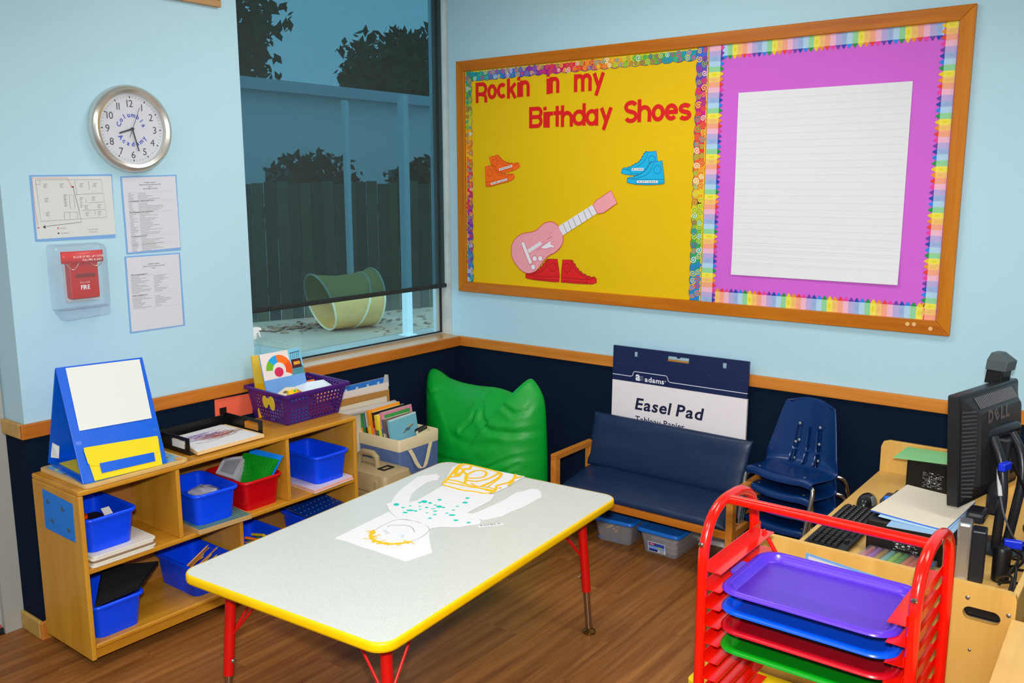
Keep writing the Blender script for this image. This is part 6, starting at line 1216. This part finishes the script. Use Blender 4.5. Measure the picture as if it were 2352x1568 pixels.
for x, z in ((-.040, .432), (.055, .432), (-.048, .352)):
    y = -.004 + (.113 if z > .4 else .101) - .050 * (x / .165) ** 2; MB().lathe([(.006, -.001), (.005, -.003), (.002, -.004)], (x, y - .0035, z), 10, 'y').build('rivet', M('rivet_pale', (190, 186, 170), .35, metal=.4), t, smooth=True, world=False)
for x, y in ((-.105, -.085), (.105, -.085)): MB().lathe([(.006, .000), (.005, .003), (.002, .004)], (x, y, .2655), 10).build('seat_rivet', M('rivet_tan', (130, 120, 96), .45), t, smooth=True, world=False)
CHX, CHY, CHR_ = 1.985, -.178, -.20
labs = ('lowest of the stacked blue plastic chairs, beside the couch', 'second lowest of the stacked blue plastic chairs', 'second highest of the stacked blue plastic chairs', 'topmost blue plastic chair of the stack, showing its slotted back')
t['label'] = labs[0]
for k in range(1, 4): dup(t, (CHX, CHY, .0725 * k), CHR_, labs[k])
setpos(t, (CHX, CHY, 0), CHR_)

# ------------------------------------------------------------------ red tray rack
t = thing('tray_rack', 'red tubular metal rack holding coloured cafeteria trays', 'rack', (2.60, -1.66, 0))
RR = M('rack_red', (232, 20, 4), .22, spec=.5, coat=.4)
XL_, XR_ = 2.357, 2.842
for x in (XL_, XR_):
    P = [(x, -1.815, .0)] + [(x, -1.815, .70), (x, -1.815, .775)] + [(x, -1.785, .838), (x, -1.735, .866), (x, -1.68, .872), (x, -1.60, .868), (x, -1.53, .835), (x, -1.503, .775), (x, -1.50, .70), (x, -1.50, 0)]
    MB().tube([P[0]] + chaikin(P[1:-1], 2, False) + [P[-1]], .0135, 14).build('side_frame', RR, t, smooth=True, angle=60)
    MB().tube([(x, -1.815, .05), (x, -1.50, .05)], .010, 10).build('foot_bar', RR, t, smooth=True)
MB().tube([(XL_, -1.690, .868), (XR_, -1.690, .868)], .0125, 14).build('cross_bar', RR, t, smooth=True, angle=60)
MB().tube([(XL_, -1.50, .12), (XR_, -1.50, .12)], .010, 10).build('cross_bar', RR, t, smooth=True)
MB().tube([(XL_ + .03, -1.512, .735), (XL_ + .082, -1.505, .650)], .006, 8).build('corner_brace', RR, t, smooth=True)
for x, s in ((XL_, 1), (XR_, -1)):
    for k in range(14):
        z = .725 - .047 * k; mb = MB()
        a, b = x + s * .012, x + s * .052
        q = [(a, z + .024), (a + s * .0016, z + .024), (a + s * .0016, z + .0016), (b, z + .0016), (b, z), (a, z)]
        mb.prism(q, frame((0, -1.825, 0), (1, 0, 0), (0, 0, 1), (0, 1, 0)), 0, .335); mb.build('slide', RR, t)
    for y, z in ((-1.828, .790),): MB().lathe([(.006, 0), (.007, -.003), (.004, -.006)], (x, y, z), 10, 'y').build('bolt', CHR, t, smooth=True)
    MB().lathe([(.007, 0), (.0075, .002 * s), (.004, .005 * s)], (x + s * -.0135 if s > 0 else x + .0135, -1.66, .868), 10, 'x').build('bolt', CHR, t, smooth=True)
t0 = thing('cafeteria_tray', 'x', 'tray', (0, 0, 0), 0, 'cafeteria trays in the red rack')
R = lambda w, d, r, z: [Vector((x, y, z)) for x, y in rr(w, d, r, 8)]
def traymat(name, c):
    m = M(name, c, .28, spec=.5); nt = m.node_tree; p = nt.nodes['Principled BSDF']; tc = nt.nodes.new('ShaderNodeTexCoord'); mp = nt.nodes.new('ShaderNodeMapping'); mp.inputs['Rotation'].default_value = (0, 0, .785); mp.inputs['Scale'].default_value = (30, 30, 30)
    sx = nt.nodes.new('ShaderNodeSeparateXYZ'); nt.links.new(tc.outputs['Object'], mp.inputs['Vector']); nt.links.new(mp.outputs[0], sx.inputs[0]); o_ = []
    for k in (0, 1):
        f = nt.nodes.new('ShaderNodeMath'); f.operation = 'PINGPONG'; f.inputs[1].default_value = .5; nt.links.new(sx.outputs[k], f.inputs[0]); g = nt.nodes.new('ShaderNodeMath'); g.operation = 'LESS_THAN'; g.inputs[1].default_value = .05; nt.links.new(f.outputs[0], g.inputs[0]); o_.append(g)
    mx = nt.nodes.new('ShaderNodeMath'); mx.operation = 'MAXIMUM'; nt.links.new(o_[0].outputs[0], mx.inputs[0]); nt.links.new(o_[1].outputs[0], mx.inputs[1])
    b = nt.nodes.new('ShaderNodeBump'); b.inputs['Strength'].default_value = .5; b.inputs['Distance'].default_value = .001; nt.links.new(mx.outputs[0], b.inputs['Height']); nt.links.new(b.outputs[0], p.inputs['Normal'])
    return m
MB().loft([R(.345, .245, .035, -.0185), R(.352, .250, .037, -.0195), R(.362, .260, .040, -.016), R(.378, .272, .046, .001)] , False).build('tray_wall', M('tray_purple', (92, 54, 222), .25, spec=.5), t0, smooth=True, world=False, angle=70)
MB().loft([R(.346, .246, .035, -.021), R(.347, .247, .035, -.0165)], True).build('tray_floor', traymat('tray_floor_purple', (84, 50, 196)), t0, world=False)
MB().loft([R(.376, .270, .045, .000), R(.386, .279, .048, .0035), R(.400, .292, .052, .0030), R(.411, .302, .056, -.001), R(.415, .305, .057, -.006), R(.412, .302, .056, -.006), R(.398, .290, .052, -.0005), R(.384, .277, .047, .0), R(.376, .270, .045, -.003)], False).build('tray_rim', MATS['tray_purple'], t0, smooth=True, world=False, angle=70)
for s in (-1, 1): MB().prism(rr(.016, .075, .007, 3, s * .211, 0), FR['top'], -.005, .0015).build('grip', MATS['tray_purple'], t0, world=False)
tl = (('blue', (0, 84, 240), 1, 'blue cafeteria tray under the purple one in the red rack'), ('crimson', (186, 8, 30), 2, 'dark red cafeteria tray between blue and green trays in the red rack'), ('green', (0, 150, 20), 3, 'green cafeteria tray lowest in the red rack'))
for nm, c, k, lab in tl:
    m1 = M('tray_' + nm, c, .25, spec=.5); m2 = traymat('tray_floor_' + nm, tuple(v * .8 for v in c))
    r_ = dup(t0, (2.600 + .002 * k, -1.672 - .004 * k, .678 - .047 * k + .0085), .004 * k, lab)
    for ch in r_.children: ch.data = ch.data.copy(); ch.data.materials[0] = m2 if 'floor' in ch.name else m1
t0['label'] = 'purple cafeteria tray with a diamond pattern, topmost in the red rack'; setpos(t0, (2.600, -1.672, .6865), 0)
o = MB().loft([[Vector((x, y, z)) for x, y in rr(w, d, .02, 3, 2.46, -1.392)] for w, d, z in ((.56, .15, .001), (.585, .165, .185), (.60, .175, .187), (.60, .175, .20))], True).build('yellow_tub', M('tub_yellow', (236, 204, 10), .35), smooth=True, angle=30); tag(o, 'yellow plastic tub with a flat lid on the floor behind the tray rack', 'tub')

# ------------------------------------------------------------------ computer desk
BIR = WOOD('desk_birch', (232, 190, 112), (218, 172, 92), 'y', 10, rough=.38, stretch=.1); BIRZ = WOOD('desk_birch_z', (228, 184, 100), (212, 164, 80), 'z', 10, rough=.38, stretch=.1)
t = thing('computer_desk', 'low birch computer desk with raised end panels, right of the chair stack', 'desk', (2.63, -.66, 0))
DX0, DX1, DY0, DY1, DZ = 2.292, 2.962, -1.275, -.045, .500
MB().box(DX0, DX1 - .002, DY0, DY1, .478, DZ).build('desk_top', BIR, t, bevel=.004)
FD = frame((0, DY0, 0), (1, 0, 0), (0, 0, 1), (0, -1, 0))
mb = MB(); h0 = chaikin([(DX0, 0), (DX1, 0), (DX1, .632), (DX0, .632)], 0)
outer = [(DX0 + .02, 0.0), (DX1 + .004, 0.0)] + [(DX1 + .004 - .02 + .02 * math.sin(a * PI / 8), .612 + .02 * math.cos(a * PI / 8)) for a in (4, 3, 2, 1, 0)] + [(DX0 + .020 - .02 * math.sin(a * PI / 8), .612 + .02 * math.cos(a * PI / 8)) for a in (0, 1, 2, 3, 4)]
# panel with a slotted hand hole: built as four blocks around the hole plus rounded hole ends
hx0, hx1, hz0, hz1 = 2.846, 2.934, .536, .571
mb.prism([(DX0, 0), (hx0, 0), (hx0, .632), (DX0 + .016, .632), (DX0 + .004, .627), (DX0, .615)], FD, .0, .018)
mb.prism([(hx1, 0), (DX1 + .004, 0), (DX1 + .004, .615), (DX1, .627), (DX1 - .012, .632), (hx1, .632)], FD, .0, .018)
r = (hz1 - hz0) / 2; cz_ = (hz0 + hz1) / 2
up = [(hx0, .632), (hx0, cz_)] + [(hx0 + r - r * math.cos(a * PI / 12), cz_ + r * math.sin(a * PI / 12)) for a in range(7)] + [(hx1 - r + r * math.sin(a * PI / 12), cz_ + r * math.cos(a * PI / 12)) for a in range(7)] + [(hx1, .632)]
dn = [(hx0, 0), (hx0, cz_)] + [(hx0 + r - r * math.cos(a * PI / 12), cz_ - r * math.sin(a * PI / 12)) for a in range(7)] + [(hx1 - r + r * math.sin(a * PI / 12), cz_ - r * math.cos(a * PI / 12)) for a in range(7)] + [(hx1, 0)]
mb.prism(up, FD, 0, .018); mb.prism(dn, FD, 0, .018)
mb.build('end_panel', BIRZ, t)
mb = MB().prism([(DX0, 0), (DX1, 0), (DX1, .60), (DX1 - .008, .622), (DX1 - .03, .630), (DX0 + .03, .630), (DX0 + .008, .622), (DX0, .60)], frame((0, DY1, 0), (1, 0, 0), (0, 0, 1), (0, -1, 0)), -.018, 0); mb.build('end_panel', BIRZ, t, bevel=.003)
MB().box(DX1 - .014, DX1 + .002, DY0 + .0005, DY1 - .0005, DZ, .612).build('back_rail', BIR, t, bevel=.003)
for x, z, r in ((2.855, .594, .0055), (2.951, .573, .0055), (2.870, .453, .004)): MB().lathe([(r, -.0), (r, -.002), (r * .5, -.0035)], (x, DY0 - .018, z), 12, 'y').build('screw', M('screw', (150, 146, 140), .35, metal=.8), t, smooth=True)
o = MB().prism([(2.424, .48), (2.700, .47), (2.704, .583), (2.432, .607)], FD, .0182, .0195).build('sleeved_paper', M('sleeve_blue', (120, 168, 222))); tag(o, 'white paper in a blue-edged sleeve on the end panel behind the trays', 'paper')
MB().prism([(2.434, .485), (2.690, .475), (2.693, .576), (2.440, .599)], FD, .0195, .0199).build('paper', M('doc_paper', (206, 208, 218), .6), o)
t = thing('side_table', 'birch table edge at the right, touching the desk end panel', 'table', (3.27, -2.0, 0))
q = [(2.958, -1.300), (2.990, -2.30), (3.62, -2.30), (3.62, -1.300)]
MB().prism(q, FR['top'], .548, .570).build('table_top', BIR, t, bevel=.003)
MB().prism([(2.975, -1.312), (2.993, -1.95), (3.010, -1.95), (2.990, -1.312)], FR['top'], .36, .548).build('apron', BIR, t)
for x, y in ((3.02, -1.35), (3.57, -1.35), (3.03, -2.25), (3.57, -2.25)): MB().box(x - .02, x + .02, y - .02, y + .02, 0, .548).build('leg', BIRZ, t)

# keyboard, mouse
t = thing('keyboard', 'black computer keyboard on the near half of the desk', 'keyboard', (2.388, -.785, DZ), -PI / 2)
MB().box(-.215, .215, -.068, .068, .001, .016).build('keyboard_base', BLK, t, bevel=.004, world=False)
KEY = M('key_black', (26, 27, 30), .35)
for r_ in range(6):
    xs = [(-.205 + .0178 * k, .0158) for k in range(15)]; 
    if r_ == 0: xs = xs[:4] + [(-.13, .085)] + xs[10:]
    for x, w in xs + [(.070 + .0178 * k, .0158) for k in range(3)] + [(.130 + .0178 * k, .0158) for k in range(4)]:
        if r_ == 5 and int(x * 1000) % 3 == 0: continue
        yy = -.058 + r_ * .0195; MB().loft([[Vector((a, b, z)) for a, b in ((x + g, yy + g), (x + w - g, yy + g), (x + w - g, yy + .0165 - g), (x + g, yy + .0165 - g))] for g, z in ((0, .016), (.0022, .0235))]).build('key', KEY, t, world=False)
mb = MB(); FK = frame((0, 0, 0), (1, 0, 0), (0, 1, 0))
for r_ in range(5):
    for k in range(14): mb.flat([(-.200 + .0178 * k, -.049 + r_ * .0195), (-.196 + .0178 * k, -.049 + r_ * .0195), (-.196 + .0178 * k, -.044 + r_ * .0195), (-.200 + .0178 * k, -.044 + r_ * .0195)], FK, .0237, (150, 150, 150))
mb.build('key_print', PRINT, t, world=False)
def mouse(u, v):
    a = u * 2 * PI; b = v * PI / 2; return Vector((2.372 + .033 * math.cos(a) * math.cos(b) ** .8, -.490 + .058 * math.sin(a) * math.cos(b) ** .7, DZ + .001 + .040 * math.sin(b)))
o = MB().grid(mouse, 28, 12).build('mouse', M('mouse_black', (24, 24, 26), .25), smooth=True); tag(o, 'black computer mouse with grey buttons on the desk behind the keyboard', 'mouse')
MB().grid(lambda u, v: mouse(-.10 + .16 * u, .12 + .6 * v) + Vector((.0012, 0, .0012)), 8, 8).build('buttons', M('mouse_grey', (120, 122, 120), .3), o, smooth=True)
# black device boxes with labels
def devbox(name, label, x0, x1, y0, y1, z1, seed, lab):
    t = thing(name, label, 'device', ((x0 + x1) / 2, (y0 + y1) / 2, DZ)); m = M('device_black', (15, 15, 17), .4)
    MB().box(x0, x1, y0, y1, DZ + .001, z1).build('case', m, t, bevel=.006)
    Fd = frame((0, y0, 0), (1, 0, 0), (0, 0, 1), (0, -1, 0)); mb = MB(); rnd = random.Random(seed); lx0, lx1, lz0, lz1 = lab
    for r_ in range(10):
        z = lz1 - (lz1 - lz0) * r_ / 10; x = lx0
        while x < lx1 - .006:
            w = rnd.uniform(.0025, .009)
            if rnd.random() < .7: hh_ = .0045 * rnd.uniform(.3, 1); mb.flat([(x, z - hh_), (min(x + w, lx1), z - hh_), (min(x + w, lx1), z), (x, z)], Fd, .0006, rnd.choice(((190, 192, 194), (130, 134, 140), (96, 102, 112))))
            x += w + .0025
    mb.build('label_marks', PRINT, t); return t
t1 = devbox('device_box', 'black device box with vent slots under green paper, at the back of the desk', 2.432, 2.620, -.205, -.055, .618, 4, (2.492, 2.565, .515, .575))
for k in range(5): MB().box(2.452 + k * .032, 2.474 + k * .032, -.195, -.115, .618, .6215).build('vent_bar', M('device_grey', (66, 68, 70), .45), t1, bevel=.001)
t1 = devbox('device_box', 'black device box with white symbol label, under the pile of papers', 2.492, 2.715, -.918, -.580, .610, 9, (2.575, 2.65, .525, .575))
for i, (c, nm, q) in enumerate((((236, 206, 30), 'yellow', [(2.40, -.245), (2.60, -.215), (2.62, -.06), (2.41, -.07)]), ((146, 214, 146), 'pale green', [(2.395, -.262), (2.60, -.228), (2.62, -.07), (2.402, -.085)]))):
    o = MB().prism(q, FR['top'], .6225 + i * .0030, .6250 + i * .0030).build('coloured_paper', M('paper_%d' % i, c, .6)); tag(o, '%s paper sheets on the black device box at the back of the desk' % nm, 'paper')
def curl(q, z, th, up): 
    q = [Vector((p[0], p[1], z)) for p in q]
    return lambda u, v: (q[0] * (1 - u) + q[1] * u) * (1 - v) + (q[3] * (1 - u) + q[2] * u) * v + Vector((0, 0, up * (1 - u) ** 2 * .6 + up * max(0, v - .5)))
for i, (c, nm, q, up) in enumerate((((150, 190, 226), 'pale blue ruled', [(2.560, -.955), (2.735, -.935), (2.75, -.62), (2.56, -.60)], .0), ((176, 214, 238), 'light blue', [(2.520, -.900), (2.72, -.91), (2.74, -.60), (2.53, -.58)], .004), ((60, 110, 220), 'bright blue backed', [(2.490, -.876), (2.715, -.905), (2.74, -.59), (2.522, -.566)], .006), ((226, 218, 196), 'cream', [(2.490, -.876), (2.715, -.902), (2.74, -.59), (2.522, -.566)], .008))):
    o = MB().grid(curl(q, .6125 + .0028 * i, .002, up), 8, 8).build('paper_sheet', M('desk_paper_%d' % i, c, .6), solid=.002); tag(o, '%s sheet in the paper pile on the desk, %s' % (nm, ('lowest', 'second from bottom', 'just below the top', 'topmost')[i]), 'paper', 'paper pile on the desk')
o = MB().prism(rr(.20, .11, .012, 3, 2.53, -.50), FR['top'], DZ + .001, DZ + .05).build('grey_tray', M('device_grey2', (58, 60, 66), .5), bevel=.004); tag(o, 'dark grey caddy with a blue end behind the paper pile on the desk', 'caddy')
MB().lathe([(.004, .05), (.014, .051), (.014, .060), (.006, .064)], (2.455, -.535, DZ), 14).build('blue_end', M('caddy_blue', (20, 120, 230), .4), o, smooth=True)
# marker set
t = thing('marker_set', 'clear flat pack of markers with coloured ends, by the end panel', 'markers', (2.600, -.965, DZ), -.12)
MB().box(-.10, .10, -.055, .055, .001, .024).build('clear_case', GLASSY('pack_clear', (.9, .9, .92), rough=.1, haze=(.66, .66, .70), hz=.15), t, world=False, bevel=.002)
for k, c in enumerate(((236, 130, 150), (190, 120, 220), (210, 160, 60), (140, 214, 214), (160, 226, 60), (70, 180, 20), (226, 120, 50), (226, 90, 60), (226, 196, 30), (60, 90, 200))):
    MB().tube([(-.088 + .0195 * k, -.070, .0135), (-.088 + .0195 * k, .05, .0135)], .0085, 10).build('marker', M('marker_%d' % k, c, .4), t, smooth=True, world=False)
# monitor
MON = M('monitor_black', (24, 25, 29), .38, bump=.05, bscale=400); MZ = Matrix.Translation((2.750, -.595, .835)) @ Matrix.Rotation(math.radians(-13.5), 4, 'Z') @ Matrix.Rotation(math.radians(-4), 4, 'Y')
t = thing('monitor', 'black flat monitor seen from behind, with a loop-shaped stand, on the desk', 'monitor', (2.80, -.60, DZ))
wm, hm = .209, .175
S_ = lambda x, w, h, r=.008: [MZ @ Vector((x, a, b)) for a, b in rr(2 * w, 2 * h, r, 2)]
MB().loft([S_(-.020, wm, hm), S_(-.016, wm, hm), S_(.012, wm, hm), S_(.016, wm - .004, hm - .004)], True).build('bezel', MON, t, smooth=True, angle=30)
MB().box(-.0215, -.020, -wm + .018, wm - .018, -hm + .022, hm - .018, T=MZ).build('screen', M('screen_dark', (20, 22, 26), .12), t)
MB().loft([S_(.016, wm - .012, hm - .012), S_(.040, wm - .055, hm - .05, .012), S_(.052, wm - .065, hm - .06, .015)], True).build('back_shell', M('monitor_back', (40, 38, 40), .4), t, smooth=True, angle=25)
for k in range(22):
    z = .120 - k * .0125; w = .040 if k < 15 else .040 - .0035 * (k - 14); MB().loft([[MZ @ Vector((.0170, -wm + .014, z)), MZ @ Vector((.0170, -wm + .014, z + .005)), MZ @ Vector((.040, -wm + .014 + w, z + .005)), MZ @ Vector((.040, -wm + .014 + w, z))], [MZ @ Vector((.0200, -wm + .013, z + .001)), MZ @ Vector((.0200, -wm + .013, z + .004)), MZ @ Vector((.0435, -wm + .014 + w, z + .004)), MZ @ Vector((.0435, -wm + .014 + w, z + .001))]], True).build('vent_rib', M('monitor_rib', (70, 70, 76), .3), t)
for k in range(24):
    y = -.125 + k * .0112; MB().loft([[MZ @ Vector((.020, y, hm - .016)), MZ @ Vector((.020, y + .004, hm - .016)), MZ @ Vector((.041, y + .004, hm - .048)), MZ @ Vector((.041, y, hm - .048))], [MZ @ Vector((.0235, y + .001, hm - .016)), MZ @ Vector((.0235, y + .003, hm - .016)), MZ @ Vector((.0445, y + .003, hm - .048)), MZ @ Vector((.0445, y + .001, hm - .048))]], True).build('vent_rib', M('monitor_rib', (70, 70, 76)), t)
FM_ = (MZ @ Vector((.052, 0, 0)), MZ.to_3x3() @ Vector((0, 1, 0)), MZ.to_3x3() @ Vector((0, 0, 1)), MZ.to_3x3() @ Vector((1, 0, 0)))
mb = MB().text('D', FM_, -.100, .080, .040, .0012, (86, 86, 88), bold=.05, width=.036); mb.text('LL', FM_, -.012, .080, .040, .0012, (86, 86, 88), bold=.05, width=.066)
gE = glyph('E', .05); ca, sa = math.cos(.6), math.sin(.6); b_ = mb.add([fpt(FM_, -.040 + ((x - .3) * ca - (y - .36) * sa) * .050, .100 + ((x - .3) * sa + (y - .36) * ca) * .050, .0012) for x, y in gE[0]])
for f in gE[1]: mb.face([b_ + i for i in f], (86, 86, 88))
mb.build('maker_mark', PRINTG, t)
NK = M('stand_black', (34, 36, 42), .3)
base = Vector((2.835, -.640, DZ))
MB().lathe([(.085, .002), (.09, .004), (.088, .012), (.03, .020), (.01, .022)], tuple(base), 28).build('stand_base', NK, t, smooth=True)
MB().tube(chaikin([(2.785, -.672, .868), (2.822, -.700, .80), (2.836, -.722, .70), (2.828, -.712, .60), (2.822, -.68, .515)], 2, False), [.0135] * 14, 12).build('stand_arm', NK, t, smooth=True) if False else MB().tube(chaikin([(2.785, -.672, .868), (2.822, -.700, .80), (2.836, -.722, .70), (2.828, -.712, .60), (2.822, -.68, .515)], 2, False), .0145, 12).build('stand_arm', NK, t, smooth=True)
MB().tube(chaikin([(2.820, -.575, .868), (2.858, -.600, .82), (2.872, -.622, .74), (2.862, -.635, .65), (2.845, -.632, .515)], 2, False), .0145, 12).build('stand_arm', NK, t, smooth=True)
MB().lathe([(.004, -.100), (.015, -.094), (.0195, -.075), (.0195, .075), (.015, .094), (.004, .100)], (0, 0, 0), 16).build('stand_handle', NK, None) if False else None
hA, hB = Vector((2.757, -.704, .873)), Vector((2.832, -.530, .884)); hd = (hB - hA)
MB().tube([hA, hA + hd * .03, hA + hd * .10, hA + hd * .90, hA + hd * .97, hB], [.006, .015, .0195, .0195, .015, .006], 16).build('stand_handle', NK, t, smooth=True)
MB().box(2.775, 2.83, -.635, -.59, .60, .86).build('stand_spine', NK, t, bevel=.01)
MB().box(2.745, 2.80, -.79, -.70, .615, .652).build('stand_cradle', NK, t, bevel=.012)
# webcam on the monitor
t = thing('webcam', 'angular dark grey device standing on the far top end of the monitor', 'camera', (2.738, -.43, 1.008))
T = Matrix.Translation((2.742, -.430, .994)) @ Matrix.Rotation(-.25, 4, 'Z')
MB().loft([[T @ Vector(p) for p in ((-.028, -.026, 0), (.026, -.026, 0), (.030, .030, 0), (-.028, .030, 0))], [T @ Vector(p) for p in ((-.024, -.024, .045), (.030, -.026, .045), (.034, .032, .045), (-.024, .030, .045))]], True).build('webcam_foot', BLK, t, bevel=.003)
MB().loft([[T @ Vector(p) for p in ((-.026, -.030, .045), (.040, -.032, .045), (.042, .036, .045), (-.026, .034, .045))], [T @ Vector(p) for p in ((-.024, -.028, .078), (.046, -.030, .078), (.048, .034, .078), (-.024, .032, .078))], [T @ Vector(p) for p in ((-.014, -.022, .104), (.012, -.022, .104), (.012, .026, .104), (-.014, .026, .104))]], True).build('webcam_head', M('webcam_grey', (74, 84, 88), .5), t, bevel=.003)
# silver-fronted speaker
t = thing('desk_speaker', 'small silver-fronted black desktop speaker standing by the end panel', 'speaker', (2.80, -.94, DZ), .12)
MB().box(-.042, -.004, -.034, .030, .001, .178).build('silver_front', M('silver', (190, 194, 202), .25, metal=.8), t, world=False, bevel=.008)
MB().box(-.004, .034, -.030, .026, .003, .160).build('speaker_case', M('speaker_black', (26, 28, 36), .4), t, world=False, bevel=.004)
o = MB().lathe([(.020, .001), (.024, .004), (.024, .095), (.020, .105), (.012, .108)], (2.872, -.905, DZ), 18).build('cable_plug', BLK, smooth=True); tag(o, 'black cylindrical power block beside the silver speaker', 'power block')
VB = M('plug_blue', (20, 50, 220), .35)
for i, (p, r_) in enumerate((((2.892, -.845, .600), 0.2), ((2.90, -.30, .575), .5), ((2.835, -.735, .800), 1.3))):
    Tm = Matrix.Translation(p) @ Matrix.Rotation(r_, 4, 'Z')
    t = thing('video_plug', ('blue video plug among the cables by the silver speaker', 'blue video plug among the cables at the desk far end', 'blue video plug behind the monitor')[i], 'plug', p, 0, 'blue video plugs on the desk')
    MB().box(-.026, .022, -.010, .010, -.012, .012, T=Tm).build('plug_shell', VB, t, bevel=.003)
    MB().tube([Tm @ Vector((.022, 0, 0)), Tm @ Vector((.045, 0, 0)), Vector((p[0] + .05, p[1] + .10, .52 if i < 2 else .7))], .0045, 8).build('plug_cable', BLK, t, smooth=True)
rnd = random.Random(8)
for i in range(9):
    y = -1.18 + .11 * i; P = [(2.90 + .03 * math.sin(i * 2), y, DZ + .010), (2.925, y + .05, DZ + .05 + .02 * (i % 3)), (2.90 + .025 * math.cos(i), y + .14, DZ + .09 - .02 * (i % 4)), (2.86 + .02 * (i % 3), y + .20, DZ + .03), (2.92, y + .26, DZ + .012)]
    o = MB().tube(chaikin(P, 2, False), .0042, 7).build('desk_cable', BLK, smooth=True); tag(o, 'black computer cable tangled along the back of the desk', 'cable', 'black cables along the desk back')
o = MB().tube(chaikin([(2.812, -.690, .790), (2.818, -.715, .752), (2.830, -.740, .705)], 1, False), .0065, 8).build('cable_label', M('cable_white', (206, 208, 212), .4), smooth=True)
tag(o, 'white sleeve on a thin cable hanging behind the monitor', 'cable')
MB().tube(chaikin([(2.830, -.740, .705), (2.85, -.77, .65), (2.88, -.72, .56), (2.90, -.60, .51)], 2, False), .003, 6).build('thin_cable', M('cable_grey', (90, 94, 104), .4), o, smooth=True)
MB().tube(chaikin([(2.812, -.690, .790), (2.80, -.66, .82), (2.80, -.63, .84)], 1, False), .003, 6).build('thin_cable', MATS['cable_grey'], o, smooth=True)

t = thing('hole_filler', 'black filler block added behind the hand hole of the desk to keep it dark', 'filler block', (2.89, -1.225, DZ))  # black filler added behind the hand hole so the opening reads dark
MB().box(2.835, 2.944, -1.262, -1.205, DZ + .001, DZ + .035).build('filler_base', BLK, t, bevel=.004); MB().box(2.842, 2.940, -1.270, -1.225, DZ + .035, DZ + .088).build('filler_block', M('filler_black', (10, 10, 12), .5), t, bevel=.005)
